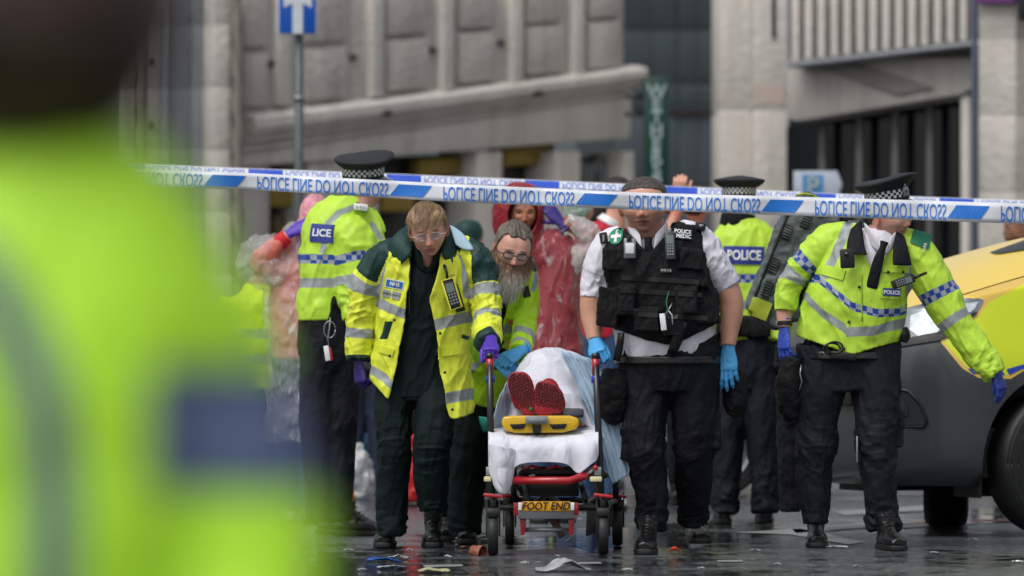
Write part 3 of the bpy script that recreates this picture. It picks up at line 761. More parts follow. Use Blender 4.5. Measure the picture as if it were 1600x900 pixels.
def hand(root, name, wrist, fdir, back, thumb=1, curls=((35, 40, 25),)*4, tc=(20, 20), m=None, k=1.0, spread=4, cuff=True, tdir=None, voxel=.0026, parent=None):
    """palm, four jointed fingers of different lengths and a thumb off the side of the palm"""
    x = Vector(fdir).normalized(); z = Vector(back); z = (z-x*z.dot(x)).normalized(); y = z.cross(x)
    T = lambda a, b, c: Vector(wrist)+(x*a+y*b*thumb+z*c)*k
    mb = MB()
    pal = Tube([(T(-.035, 0, 0), .030*k, .024*k), (T(0, 0, 0), .029*k, .021*k), (T(.03, .002, -.001), .036*k, .019*k), (T(.065, .001, -.001), .042*k, .016*k), (T(.092, 0, 0), .040*k, .013*k), (T(.100, 0, 0), .034*k, .009*k)], side=y, n=20, sub=3); pal.add(mb)
    ys = (.030, .0105, -.0100, -.029); ln = ((.044, .027, .021), (.048, .030, .022), (.044, .028, .021), (.035, .022, .019)); xs = (.088, .092, .089, .082)
    for i in range(4):
        cu = curls[i % len(curls)]; a = 0; p = Vector((xs[i], ys[i], 0)); pts = [Vector((xs[i]-.03, ys[i]*.75, -.001)), p]; rs = [.0105, .0102]
        sp = math.radians(spread*(1.5-i)); rad = .0098-.0007*(i == 3)
        for j in range(3):
            a += math.radians(cu[j]); L = ln[i][j]
            for q in (1, 2):
                p = p+Vector((math.cos(a)*math.cos(sp), math.sin(sp)*math.cos(a), -math.sin(a)))*L/2; pts.append(p); rs.append(rad*(1.0, 1.0, .93)[j]*(.93 if q == 1 else 1.02) if not (j == 2 and q == 2) else rad*.62)
        mb.tube([T(*q) for q in pts], [r*k for r in rs], 12)
        mb.ell(T(*pts[-1]), rad*.62*k, rad*.62*k, rad*.62*k, nu=10, nv=6)
    d = Vector(tdir or (.62, .66, -.42)).normalized(); p = Vector((.022, .022, -.006)); pts = [p]; rs = [.014]
    for j, L in enumerate((.042, .032, .026)):
        if j:
            ax = Vector((0, 0, 1)).cross(d).normalized() if abs(d.z) < .95 else Vector((1, 0, 0))
            ang = math.radians(tc[j-1]); tgt = Vector((.55, -.6, -.55)).normalized(); d = (d+tgt*math.sin(ang)).normalized()
        p = p+d*L; pts.append(p); rs.append((.0125, .0112, .0075)[j])
    mb.tube([T(*q) for q in pts], [r*k for r in rs], 12); mb.ell(T(*pts[-1]), .0075*k, .0075*k, .0075*k, nu=10, nv=6)
    me = remesh(mb, voxel, 2, .5); P = getP(me); Nn = getN(me)
    setP(me, P+Nn*(.0011*(ridge(P*np.array([70, 70, 130]), 4)-.45))[:, None])
    o = bpy.data.objects.new(name, me); me.name = name; me.materials.clear(); me.materials.append(m or M_blu); smooth_mesh(me); link(o, parent or root)
    if cuff:
        c = Tube([(T(-.052, 0, 0), .0335*k, .0285*k), (T(-.048, 0, 0), .0345*k, .0295*k), (T(-.043, 0, 0), .0325*k, .027*k)], side=y, n=20, sub=2)
        b = MB(); c.add(b); c2 = build(b, 'glove_cuff', m or M_blu, o, smooth=True)
    return o
def boot(root, heel, tdir, up=(0, 0, 1), L=.295, shaft=.20, lean=(0, 0, 0), name='boot', m=None, k=1.0, sole=True):
    x = Vector(tdir).normalized(); z = Vector(up); z = (z-x*z.dot(x)).normalized(); y = z.cross(x); L *= k
    T = lambda a, b, c: Vector(heel)+x*a+y*b+z*c
    mb = MB()
    Tube([(T(0, 0, .05), .028, .030), (T(.03*k, 0, .05), .036, .042), (T(.3*L, 0, .055), .038, .045), (T(.52*L, 0, .052), .043, .038), (T(.74*L, 0, .045), .050*k, .034), (T(.9*L, 0, .040), .045, .030), (T(.98*L, 0, .036), .030, .022)], side=y, n=24, sub=4).add(mb)
    ln = Vector(lean)
    sh = Tube([(T(.20*L, 0, .05), .036, .050), (T(.2*L, 0, .09), .040, .052), (T(.19*L, 0, .12)+ln*.3, .044, .052), (T(.17*L, 0, shaft)+ln, .052, .058)], side=y, n=22, sub=3); sh.add(mb)
    Tube([(T(.24*L, 0, .12), .030, .03), (T(.42*L, 0, .085), .034, .030), (T(.58*L, 0, .07), .034, .022)], side=y, n=18, sub=3).add(mb)
    me = remesh(mb, .0045, 3, .5); P = getP(me); Nn = getN(me)
    setP(me, P+Nn*(.0028*(ridge(P*np.array([22, 22, 40]), 9)-.4))[:, None])
    o = bpy.data.objects.new(name, me); me.name = name; me.materials.clear(); me.materials.append(m or M_leather); smooth_mesh(me); link(o, root)
    if sole:
        out = [(-.010, .030), (.02, .040), (.3*L, .038), (.5*L, .044), (.74*L, .054*k), (.9*L, .050), (.99*L, .032), (1.01*L, .0)]
        ring = [T(a, b, .028) for a, b in out]+[T(a, -b, .028) for a, b in out[-2::-1]]
        build(MB().prism(ring, -z*.026), 'sole', M_rubber, o, bevel=.004)
        lc = MB()
        for i in range(5):
            t = .56*L-i*.045*k; h = (.094, .108, .122, .150, .178)[i]; t = (.56, .49, .43, .37, .35)[i]*L; w = .024
            lc.tube([T(t, -w, h-.012)+ln*(i/8), T(t+.006, 0, h)+ln*(i/8), T(t, w, h-.012)+ln*(i/8)], .0028, 6)
        build(lc, 'laces', M_black, o, smooth=True)
    return o
M_cap = mat('cap_felt', C8(26, 29, 36), .75, bump=.0012, bscale=300, var=.15)
M_peak = mat('cap_peak_patent', C8(12, 13, 16), .12, coat=.8)
def cap_check_mat():
    m, nt, b = new_mat('cap_check_print'); u = N(nt, 'ShaderNodeAttribute', attribute_name='cu'); v = N(nt, 'ShaderNodeAttribute', attribute_name='cv')
    f = [mathn(nt, 'MODULO', mathn(nt, 'ADD', mathn(nt, 'FLOOR', a.outputs['Fac']), 1000), 2) for a in (u, v)]
    nt.links.new(mixc(nt, mathn(nt, 'ABSOLUTE', mathn(nt, 'SUBTRACT', f[0], f[1])), C8(14, 15, 18), C8(205, 208, 212)), b.inputs['Base Color']); b.inputs['Roughness'].default_value = .6; return m
M_capcheck = cap_check_mat()
def police_cap(root, M, k=1.0, tilt=0, badge=True, lean=0):
    """flat-topped peaked cap with a chequered band"""
    A = M @ Matrix.Translation((0, -.004, .052)) @ Matrix.Rotation(math.radians(tilt), 4, 'X')
    o_ = A.translation.copy(); A = Matrix.Translation(o_) @ Matrix.Rotation(math.radians(lean), 4, 'X') @ Matrix.Translation(-o_) @ A
    def ringed(rows, nu=64, closed_top=True):
        v = []; f = []
        for (ax, ay, z, dy) in rows:
            for j in range(nu):
                th = 2*math.pi*j/nu; zz = z(th) if callable(z) else z
                v.append((ax*math.cos(th)*k, (ay*math.sin(th)+dy)*k, zz*k))
        for i in range(len(rows)-1):
            for j in range(nu):
                q = (j+1) % nu; f.append((i*nu+j, i*nu+q, (i+1)*nu+q, (i+1)*nu+j))
        if closed_top: v.append((0, rows[-1][3]*k, (rows[-1][2]((0)) if callable(rows[-1][2]) else rows[-1][2])*k)); f += [((len(rows)-1)*nu+j, (len(rows)-1)*nu+(j+1) % nu, len(v)-1) for j in range(nu)]
        return xf(A, np.array(v)), f
    rise = lambda z: (lambda th: z+.020*max(0, math.sin(th))**1.5)
    crown, fc = ringed([(.089, .104, .044, 0), (.100, .115, rise(.050), .002), (.122, .134, rise(.064), .004), (.135, .146, rise(.078), .006), (.137, .148, rise(.084), .006), (.134, .145, rise(.089), .006), (.115, .125, rise(.092), .006), (.07, .075, rise(.0935), .004), (.02, .02, .096, .0)])
    cap = mesh('cap', crown, fc, M_cap, root, smooth=True)
    bv, bf = ringed([(.0905, .1055, .011, 0), (.0905, .1055, .046, 0)], closed_top=False)
    band = mesh('check_band', bv, bf, M_capcheck, cap, smooth=True)
    cu = [(i % 64)/64*2*math.pi*.098/.0125 for i in range(len(bv))]; cv = [0.001+3*(i//64)*.999 for i in range(len(bv))]
    # seam sits at the wearer's side; 48 checks round
    cu = [(i % 64)*.75 for i in range(len(bv))]; attr(band.data, 'cu', cu); attr(band.data, 'cv', cv)
    lv, lf = ringed([(.086, .101, -.016, 0), (.0885, .1035, -.012, 0), (.0895, .1045, .012, 0)], closed_top=False); mesh('cap_rim', lv, lf, M_cap, cap, smooth=True)
    pv = []; pf = []; n = 18
    for i in range(n+1):
        th = math.pi*(.12+.76*i/n); c, s = math.cos(th), math.sin(th)
        w = math.sin(math.pi*i/n)**.6
        for e, (r, dz) in enumerate(((0, 0), (.55, -.018), (1, -.036))):
            for tt in (0, -.003): pv.append((.089*c*k*(1+.05*r), (.104*s+.062*r*w)*k, (-.004+dz*w+tt)*k))
    for i in range(n):
        a = i*6; b = a+6
        for e in (0, 1):
            pf += [(a+2*e, a+2*e+2, b+2*e+2, b+2*e), (a+2*e+1, b+2*e+1, b+2*e+3, a+2*e+3)]
        pf += [(a+4, a+5, b+5, b+4), (a, b, b+1, a+1)]
    mesh('peak', xf(A, np.array(pv)), pf, M_peak, cap, smooth=True, angle=50)
    if badge:
        g = MB(); C0 = A @ Vector((0, .112*k, .034*k)); R3 = A.to_3x3()
        g.ell(C0, .017, .004, .021, R3, 16, 8)
        for i in range(8):
            t = 2*math.pi*i/8; g.ell(C0+R3 @ Vector((.017*math.cos(t), 0, .021*math.sin(t))), .006, .003, .006, R3, 8, 6)
        g.ell(C0+R3 @ Vector((0, 0, .028)), .008, .004, .008, R3, 10, 6)
        b = build(g, 'badge', M_steel, cap, smooth=True)
        build(MB().ell(C0+R3 @ Vector((0, .003, 0)), .008, .003, .010, R3, 12, 6), 'badge_centre', M_peak, b, smooth=True)
    return cap
class Fig:
    """one person; joints given as photograph column, row and depth (all in picture units at the person's distance)"""
    def __init__(s, Y, label, cat, foot, group=None):
        s.Y = Y; s.S = Y/F; s.root = empty('person', W(foot[0], foot[1], Y), label, cat, group)
        s.root.location.z = 0
    def p(s, x, y, d=0): return W(x, y, s.Y+d*s.S)
    def tube(s, st, side=(1, 0, 0), **k):
        return Tube([(s.p(q[0], q[1], q[2]), q[3]*s.S, (q[4] if len(q) > 4 else q[3])*s.S) for q in st], side, **k)
def radio(root, A, B, back, w=.05, t=.03, m=None, face=True, ant=.0):
    """hand-held radio lying from A (top) to B (bottom)"""
    A = Vector(A); B = Vector(B); ax = (A-B); L = ax.length; z = ax.normalized(); y = Vector(back); y = (y-z*y.dot(z)).normalized(); x = y.cross(z)
    R3 = Matrix((x, y, z)).transposed(); c = (A+B)/2
    o = build(MB().box(c, w/2, t/2, L/2, R3), 'radio', m or M_black, root, bevel=.005)
    f = MB().box(c-y*(t/2+.001)+z*L*.2, w*.36, .0015, L*.15, R3); build(f, 'screen', M_scr, o)
    kb = MB()
    for i in range(4):
        for j in range(3): kb.box(c-y*(t/2+.0012)+z*L*(-.02-.1*i)+x*(j-1)*w*.25, w*.085, .0014, L*.03, R3)
    build(kb, 'keypad', M_key, o)
    if ant: build(MB().tube([A+x*w*.25, A+x*w*.25+z*ant], [.006, .004], 8), 'antenna', M_black, o, smooth=True)
    return o
M_scr = mat('lcd_grey', C8(96, 112, 110), .2)
M_key = mat('key_grey', C8(120, 124, 128), .5)
M_yelp = mat('yellow_plastic', C8(196, 190, 60), .45)
def tie(F_, st, m=None):
    return build(F_.tube(st, n=16, sub=3).add(MB()), 'tie', m or M_navy, F_.root, smooth=True)
def flap(name, pts, m, parent, thick=.004, n=None, sub=2, label=None):
    """a stiff cloth shape through 4+ corner points in space (quads grid given as rows)"""
    rows = pts; v = [Vector(q) for r in rows for q in r]; w = len(rows[0]); h = len(rows)
    f = [(j*w+i, j*w+i+1, (j+1)*w+i+1, (j+1)*w+i) for j in range(h-1) for i in range(w-1)]
    me = bpy.data.meshes.new(name); me.from_pydata([tuple(x) for x in v], [], f); me.update()
    o = bpy.data.objects.new(name, me); me.materials.append(m); col.objects.link(o)
    if sub: s = o.modifiers.new('s', 'SUBSURF'); s.levels = sub; s.render_levels = sub; s.boundary_smooth = 'PRESERVE_CORNERS'
    t = o.modifiers.new('t', 'SOLIDIFY'); t.thickness = thick; t.offset = 0
    dg = bpy.context.evaluated_depsgraph_get(); m2 = bpy.data.meshes.new_from_object(o.evaluated_get(dg)); o.modifiers.clear(); o.data = m2; col.objects.unlink(o); m2.name = name
    smooth_mesh(o.data); link(o, parent)
    if label: o['label'] = label
    return o
# ------------------------------------------------------------------ people

def seg(c, x1, y1, x2, y2, hw, S):
    px, py = c['px'], c['py']; dx, dy = x2-x1, y2-y1; t = np.clip(((px-x1)*dx+(py-y1)*dy)/(dx*dx+dy*dy), 0, 1)
    return (hw-np.hypot(px-x1-t*dx, py-y1-t*dy))*S
def strip(c, pts, hw, S):
    """band following a polyline across the garment"""
    r = np.full(len(c['px']), -1.)
    for a, b in zip(pts[:-1], pts[1:]): r = np.maximum(r, seg(c, *a, *b, hw, S))
    return r
def poly_side(c, pts, S):
    """signed: positive above (smaller row than) the polyline y(x)"""
    return (np.interp(c['px'], [p[0] for p in pts], [p[1] for p in pts])-c['py'])*S
def only(c, tids, v): return np.where(np.isin(c['tid'], tids), v, -1.)
def ringband(c, k, u0, hw): return only(c, [k], hw-np.abs(c['u']-u0))
def vband(c, y_of_x, hw, S): return (hw-np.abs(c['py']-y_of_x(c['px'])))*S
def lin(*p): return lambda x: np.interp(x, [q[0] for q in p], [q[1] for q in p])

def shoe_pair(): pass

# ---- 1 young paramedic -------------------------------------------------------
def paramedic_young():
    f = Fig(27.1, 'young fair-haired paramedic in clear glasses and open yellow and green jacket pushing the stretcher', 'person', (650, 858)); S = f.S; r = f.root
    HM = head_matrix(f.p(669, 360, -75), 2, 17, 8)
    neck = f.tube([(668, 440, -20, 24, 24), (668, 405, -40, 21, 21), (668, 375, -62, 20, 22)])
    core = f.tube([(657, 600, 0, 48, 34), (664, 470, -15, 56, 36), (667, 415, -22, 50, 32)])
    b = body(r, MB(), HM, SK_fair, 1.06, tubes=[neck, core]); eyes(r, HM, 1.06, (0, -.6), .55)
    hair(r, HM, 1.06, HL_FRINGE, C8(112, 84, 60), thick=.015, strands=2200, slen=.06, flow=(.35, 1, -.55), seed=5, grey=C8(172, 142, 108), rag=.013)
    glasses(r, HM, 1.06, mat('clear_frame', C8(206, 204, 196), .2, metal=.3), .023, .0150)
    shirt = garment('shirt', [f.tube([(655, 620, 0, 58, 40), (657, 560, -4, 60, 42), (662, 480, -14, 64, 46), (667, 425, -22, 64, 44), (668, 402, -28, 46, 36), (668, 392, -30, 30, 30)])], .007, M_green, r,
        wr=[('diag', (.3, 0, 1), .010, .05), ('noise', .006, .12)], cut=lambda c: np.where((c['N'][:, 1] < .2) & (c['py'] < 418-np.abs(c['px']-667)*1.5), 1, 0), thick=.004)
    cs = [f.p(*q) for q in ((650, 392, -52), (652, 405, -60), (660, 424, -66))]
    for sx, q in ((-1, [[(640, 388, -48), (650, 380, -66), (655, 384, -72)], [(640, 402, -56), (652, 402, -72), (663, 417, -70)], [(650, 420, -56), (658, 424, -66), (666, 426, -66)]]),
                  (1, [[(697, 386, -48), (688, 379, -66), (682, 384, -72)], [(697, 402, -56), (684, 402, -72), (672, 417, -70)], [(686, 422, -56), (676, 426, -66), (668, 427, -66)]])):
        flap('shirt_collar', [[f.p(*a) for a in row] for row in q], M_green, r)
    tr = [f.tube([(624, 560, 0, 32, 34), (619, 612, 2, 33, 36), (613, 645, 2, 31, 38), (616, 690, -4, 28, 32), (614, 745, 10, 27, 29), (612, 800, 22, 25, 27), (613, 834, 26, 23, 26)]),
          f.tube([(682, 560, 0, 36, 34), (683, 612, -5, 35, 36), (680, 650, -18, 32, 38), (675, 690, -28, 30, 34), (674, 735, -15, 29, 30), (675, 775, 0, 25, 27), (676, 800, 5, 22, 26)]),
          f.tube([(655, 520, 0, 52, 36), (655, 580, 0, 58, 38), (655, 625, 0, 48, 36)])]
    garment('trousers', tr, .007, M_green, r, seed=3, wr=[('ring', 0, tr[0].su[3], .10, .016, .045, .5), ('ring', 0, tr[0].su[6], .10, .022, .035, .3), ('ring', 1, tr[1].su[3], .11, .018, .05, .6), ('ring', 1, tr[1].su[6], .09, .020, .035, .3), ('diag', (.25, 0, 1), .010, .06), ('noise', .007, .12)])
    boot(r, G(608, 27.42), (-.08, -1, 0), shaft=.20); boot(r, G(677, 27.44), (0, -1, 0), shaft=.27)
    tor = f.tube([(656, 676, 2, 84, 62), (657, 630, 0, 82, 62), (657, 590, -2, 79, 60), (660, 540, -8, 75, 58), (663, 480, -16, 75, 56), (667, 430, -24, 80, 54), (668, 400, -30, 68, 44), (668, 382, -34, 44, 34), (668, 370, -36, 36, 30)])
    al = f.tube([(628, 394, -30, 26, 26), (604, 402, -28, 27, 28), (586, 420, -24, 27, 28), (572, 448, -18, 25, 27), (565, 487, -12, 23, 26), (561, 530, -10, 21, 23), (560, 562, -12, 18, 20)])
    ar = f.tube([(708, 392, -30, 26, 26), (734, 402, -34, 28, 28), (750, 424, -36, 27, 28), (757, 455, -42, 23, 27), (760, 495, -60, 22, 25), (763, 522, -95, 21, 22), (766, 538, -135, 19, 19)])
    def masks(c):
        px, py = c['px'], c['py']; t, l, q = 0, 1, 2
        front = c['N'][:, 1] < .35
        sil = np.maximum.reduce([only(c, [0], strip(c, [(604, 376), (596, 420), (589, 470)], 5, S)), only(c, [0], strip(c, [(722, 396), (727, 425), (729, 462)], 5, S)),
            only(c, [0], np.where(px < 655, vband(c, lin((580, 469), (635, 492)), 8, S), -1)), only(c, [0], np.where(px >= 655, vband(c, lin((670, 510), (735, 494)), 9, S), -1)),
            only(c, [0], np.where(px < 655, vband(c, lin((575, 570), (612, 602)), 8, S), -1)), only(c, [0], np.where(px >= 655, vband(c, lin((695, 623), (738, 615)), 9, S), -1)),
            ringband(c, 1, al.su[3]-.005, .030), ringband(c, 1, al.su[5]-.03, .024), ringband(c, 2, ar.su[3]+.01, .033), ringband(c, 2, ar.su[4]+.03, .026)])
        yoke = np.maximum.reduce([only(c, [0], np.where(px < 655, poly_side(c, [(570, 392), (600, 384), (612, 388), (640, 396)], S), poly_side(c, [(690, 385), (712, 388), (722, 398), (740, 398)], S))),
            only(c, [1], np.minimum(al.su[3]-.055-c['u'], .05)), only(c, [2], np.minimum(ar.su[3]-.03-c['u'], .05)), only(c, [1], c['u']-al.su[6]+.02), only(c, [2], c['u']-ar.su[6]+.045)])
        yoke = np.where((c['tid'] == 2) & (px < 740+(py-420)*.15), np.minimum(yoke, (px-738)*S), yoke)
        pk = only(c, [0], np.maximum((6-np.abs(px-594-(545-py)*.35))*S, -.1)); pk = np.minimum(pk, (14-np.abs(py-516))*S); pk = np.where(c['tid'] == 0, pk, -1)
        return {'m_silver': np.minimum(sil, np.where(yoke > 0, -1, 1)), 'm_dark': np.maximum(yoke, pk)}
    def cut(c):
        px, py = c['px'], c['py']
        xl = np.interp(py, [360, 380, 447, 510, 580, 630], [648, 644, 638, 631, 618, 605]); xr = np.interp(py, [360, 395, 420, 467, 513, 580, 656], [684, 688, 684, 670, 680, 688, 703])
        hem = np.interp(px, [570, 578, 606, 640, 700, 722, 740], [585, 592, 628, 640, 657, 653, 646])
        o = (c['tid'] == 0) & (c['N'][:, 1] < .25) & (px > xl) & (px < xr)
        return (o | ((py > hem) & (c['tid'] == 0)) | ((py < 374) & (np.abs(px-668) < 40))).astype(int)
    jk = garment('jacket', [tor, al, ar], .0065, M_para, r, seed=2, masks=masks, cut=cut, thick=.007,
        wr=[('ring', 1, al.su[4], .10, .020, .05, .6), ('ring', 1, al.su[6], .07, .012, .04, .4), ('ring', 2, ar.su[4], .12, .022, .05, .7), ('ring', 2, ar.su[2], .07, .012, .05, .5),
            ('diag', (.35, 0, 1), .018, .075), ('diag', (-.6, 0, 1), .010, .06), ('noise', .012, .14)])
    # stand-up collar turned outwards
    flap('collar', [[f.p(*a) for a in row] for row in ([(604, 388, -50), (610, 372, -58), (632, 353, -46), (650, 349, -10)], [(614, 402, -62), (622, 386, -72), (638, 370, -66), (648, 362, -40)], [(627, 413, -70), (636, 404, -76), (643, 396, -76), (645, 386, -64)])], M_gcollar, r)
    flap('collar', [[f.p(*a) for a in row] for row in ([(690, 352, -10), (700, 352, -34), (712, 366, -50), (716, 384, -56)], [(690, 366, -40), (694, 372, -62), (702, 384, -68), (712, 398, -62)], [(688, 386, -62), (690, 398, -72), (696, 408, -72), (706, 412, -66)])], M_gcollar, r)
    flap('collar', [[f.p(*a) for a in row] for row in ([(645, 352, -16), (668, 345, 18), (692, 352, -16)], [(640, 372, -10), (668, 366, 24), (698, 372, -10)], [(634, 392, -8), (668, 388, 26), (704, 392, -8)])], M_gcollar, r)
    flap('shoulder_cloth', [[f.p(*a) for a in row] for row in ([(703, 352, -40), (712, 356, -44), (722, 364, -44)], [(707, 366, -60), (722, 374, -62), (738, 384, -56)], [(712, 382, -68), (726, 392, -70), (741, 390, -60)])], mat('pale_blue_cloth', C8(176, 206, 222), .7), r, label='pale blue cloth lying on the shoulder')
    bv = bvh_of([jk])
    for ed in (1,):
        zp, z = wrap(bv, [((math.sin(i*.4)*.002), -i*.018) for i in range(17)], None, f.p(640, 398, -90), (1, 0, 0), (.13, 0, 1), .003); build(MB().tube(zp, .0035, 6), 'zip_edge', M_black, r, smooth=True)
    patch('badge_border', bv, f.p(616, 444, -80), (1, 0, -.20), (.2, 0, 1), .090, .042, M_white, r, thick=.001, off=.003, n=(5, 3))
    a = patch('badge', bv, f.p(616, 444, -80), (1, 0, -.20), (.2, 0, 1), .080, .032, mat('sky_blue_badge', C8(40, 110, 190), .5), r, thick=.002, n=(5, 3), label='blue and white service badge')
    text_on('lettering', bv, 'NHS', .024, f.p(616, 444, -80), (1, 0, -.20), (.2, 0, 1), M_white, a, off=.0085, bold=.0012)
    a = patch('badge', bv, f.p(611, 460, -80), (1, 0, -.20), (.2, 0, 1), .084, .036, mat('grey_badge', C8(150, 156, 160), .5), r, thick=.002, n=(5, 3), label='grey name strip')
    text_on('lettering', bv, 'AMBULANCE', .017, f.p(611, 460, -80), (1, 0, -.20), (.2, 0, 1), M_black, a, off=.0085, squeeze=.9)
    rd = radio(r, f.p(699, 436, -86), f.p(713, 482, -88), (0, 1, 0), .054, .034, M_black)
    qd = [f.p(*q) for q in ((690, 439, -93), (708, 434, -93), (722, 479, -96), (704, 485, -96), (690, 439, -93))]; build(MB().tube(qd, .005, 8), 'radio_frame', M_yelp, rd, smooth=True)
    patch('pocket_flap', bv, f.p(708, 548, -80), (1, 0, .14), (-.1, 0, 1), .11, .040, M_para, r, thick=.004, n=(8, 3)); patch('pocket_flap', bv, f.p(603, 548, -80), (1, 0, -.3), (.2, 0, 1), .07, .035, M_para, r, thick=.004, n=(6, 3))
    patch('pocket_corner', bv, f.p(727, 527, -80), (1, 0, -.4), (.4, 0, 1), .036, .018, M_gcollar, r, thick=.002, n=(3, 2)); patch('chest_flap', bv, f.p(700, 418, -80), (1, 0, .25), (-.2, 0, 1), .045, .075, M_para, r, thick=.005, n=(3, 4))
    patch('radio_pouch', bv, f.p(714, 466, -80), (1, 0, .3), (-.3, 0, 1), .045, .13, M_black, r, thick=.014)
    build(MB().tube([f.p(694, 414, -80), f.p(698, 426, -86), f.p(699, 440, -84)], .007, 8), 'clip', M_black, r, smooth=True)
    st = MB()
    for q in ((694, 417), (686, 521), (693, 582), (705, 640), (620, 500), (613, 556)): st.ell(f.p(q[0]+(2 if q[0] > 650 else -4), q[1], -78+max(0, q[1]-500)*.10), .007, .006, .007, nu=10, nv=6)
    build(st, 'snap_fastener', M_black, r, smooth=True)
    hand(r, 'glove', f.p(561, 568, -6), (.08, -.1, -1), (-.7, -.7, 0), thumb=-1, curls=((50, 66, 40), (52, 68, 40), (54, 68, 40), (56, 68, 40)), m=M_dpur, k=.92)
    # left hand closed over the top of the stretcher's handle
    hand(r, 'glove', f.p(767, 534, -150), (0, -.75, -.35), (0, -.3, 1), thumb=-1, curls=((62, 75, 45), (64, 78, 45), (64, 78, 45), (66, 78, 45)), m=M_pur, k=.98, tdir=(.75, .5, -.5), tc=(35, 35))
    return f
# ---- 2 bearded paramedic ------------------------------------------------------
def paramedic_bearded():
    f = Fig(27.7, 'grey-bearded paramedic in dark glasses leaning over the stretcher with blue gloves', 'person', (728, 850)); S = f.S; r = f.root
    HM = head_matrix(f.p(801, 389, -150), 8, 20, -9); k = 1.05
    neck = f.tube([(797, 452, -95, 30, 28), (798, 425, -115, 26, 26), (800, 405, -135, 24, 24)])
    body(r, MB(), HM, SK_ruddy, k, tubes=[neck, f.tube([(760, 600, 0, 34, 34), (795, 500, -60, 36, 30), (797, 440, -95, 34, 30)])], stub=True); eyes(r, HM, k, (0, -.5), .5)
    hair(r, HM, k, HL_THIN, C8(78, 68, 60), thick=.011, strands=1300, slen=.035, flow=(.1, -.5, .4), seed=8, grey=C8(142, 132, 122))
    glasses(r, HM, k, M_black, .0235, .0150, th=.0024)
    # beard: a volume hanging from the jaw with long grey strands
    T = lambda x, y, z: HM @ (Vector((x, y, z))*k)
    bt = Tube([(T(0, .050, -.055), .066, .036), (T(0, .066, -.085), .062, .036), (f.p(798, 434, -170), .050, .030), (f.p(795, 450, -168), .038, .024), (f.p(793, 463, -166), .017, .013)], side=HM.to_3x3() @ Vector((1, 0, 0)), n=26, sub=5)
    mb = MB(); bt.add(mb)
    for s in (1, -1): Tube([(T(s*.070, .005, -.02), .012, .022), (T(s*.066, .03, -.05), .018, .026), (T(s*.05, .055, -.075), .024, .026)], side=HM.to_3x3() @ Vector((1, 0, 0)), n=14, sub=3).add(mb)
    mb.ell(T(0, .092, -.058), .030*k, .012*k, .007*k, HM.to_3x3(), 16, 10)
    me = remesh(mb, .004, 3); P = getP(me); Nn = getN(me)
    q = np.stack([P[:, 0]/.010, P[:, 1]/.010, P[:, 2]/.07], 1); lk = fbm(q, 3, 3); setP(me, P+Nn*(lk*.006)[:, None])
    m, nt, bs = new_mat('beard_hair'); at = N(nt, 'ShaderNodeAttribute', attribute_name='shade'); gr = N(nt, 'ShaderNodeAttribute', attribute_name='grey')
    c1 = mixc(nt, at.outputs['Fac'], C8(64, 48, 36), C8(134, 104, 78)); c2 = mixc(nt, at.outputs['Fac'], C8(110, 106, 100), C8(206, 202, 194)); nt.links.new(mixc(nt, gr.outputs['Fac'], c1, c2), bs.inputs['Base Color']); bs.inputs['Roughness'].default_value = .6
    zt = HM.translation.z-.110*k
    gfun = lambda z, n: np.clip((zt-z)/.07+n*.25, 0, 1)
    attr(me, 'shade', lk*.5+.5); attr(me, 'grey', gfun(P[:, 2], lk))
    o = bpy.data.objects.new('beard', me); me.materials.append(m); smooth_mesh(me); link(o, r)
    rr = random.Random(4); V = []; Fc = []; SH = []; GR = []
    PP = P; idx = rr.sample(range(len(PP)), 2200); ax = np.array(f.p(797, 440, -160))
    for i in idx:
        p = PP[i]+Nn[i]*.003; dv = np.array([rr.gauss(0, .22)+(p[0]-ax[0])*4, -.15+rr.gauss(0, .15), -1.0]); dv /= np.linalg.norm(dv); L = .022+.034*rr.random()
        w = .0009; sh = rr.random(); o0 = len(V)
        for s in range(4):
            pt = p+dv*L*s/3+Nn[i]*(.004*math.sin(s)); V += [pt+[w*(1-s/4), 0, 0], pt-[w*(1-s/4), 0, 0]]; SH += [sh, sh]; GR += [float(gfun(pt[2], sh-.5))]*2
            if s: a = o0+2*s; Fc.append((a-2, a-1, a+1, a))
    so_ = mesh('beard_strands', V, Fc, m, o, fixn=False); attr(so_.data, 'shade', SH); attr(so_.data, 'grey', GR); so_['kind'] = 'stuff'
    tr = [f.tube([(742, 575, 0, 40, 40), (738, 630, 0, 34, 38), (734, 690, -5, 31, 33), (729, 760, 8, 30, 30), (727, 812, 16, 27, 28), (727, 834, 18, 24, 26)]),
          f.tube([(706, 575, 10, 36, 36), (702, 640, 20, 32, 34), (698, 720, 40, 28, 30), (694, 800, 60, 25, 27)]), f.tube([(728, 540, -5, 46, 40), (726, 600, 4, 48, 42)])]
    garment('trousers', tr, .0075, M_green, r, seed=11, wr=[('ring', 0, tr[0].su[2], .12, .016, .05, .6), ('ring', 0, tr[0].su[5], .10, .022, .035, .3), ('diag', (.25, 0, 1), .010, .06), ('noise', .008, .12)])
    boot(r, G(727, 27.92), (.04, -1, 0), shaft=.19); boot(r, G(696, 28.3), (0, -1, 0), shaft=.2)
    garment('shirt', [f.tube([(770, 560, -35, 40, 34), (792, 500, -72, 40, 34), (796, 455, -100, 40, 30), (797, 432, -110, 32, 26)])], .008, M_green, r, wr=[('noise', .01, .1)])
    tor = f.tube([(748, 622, 6, 48, 44), (756, 590, -4, 48, 44), (772, 550, -28, 48, 42), (790, 505, -62, 45, 40), (796, 460, -92, 44, 38), (797, 430, -106, 42, 32), (797, 415, -112, 30, 26)])
    al = f.tube([(770, 420, -100, 24, 24), (750, 440, -100, 24, 24), (738, 480, -95, 22, 24), (742, 530, -120, 20, 22), (764, 560, -160, 17, 17)])
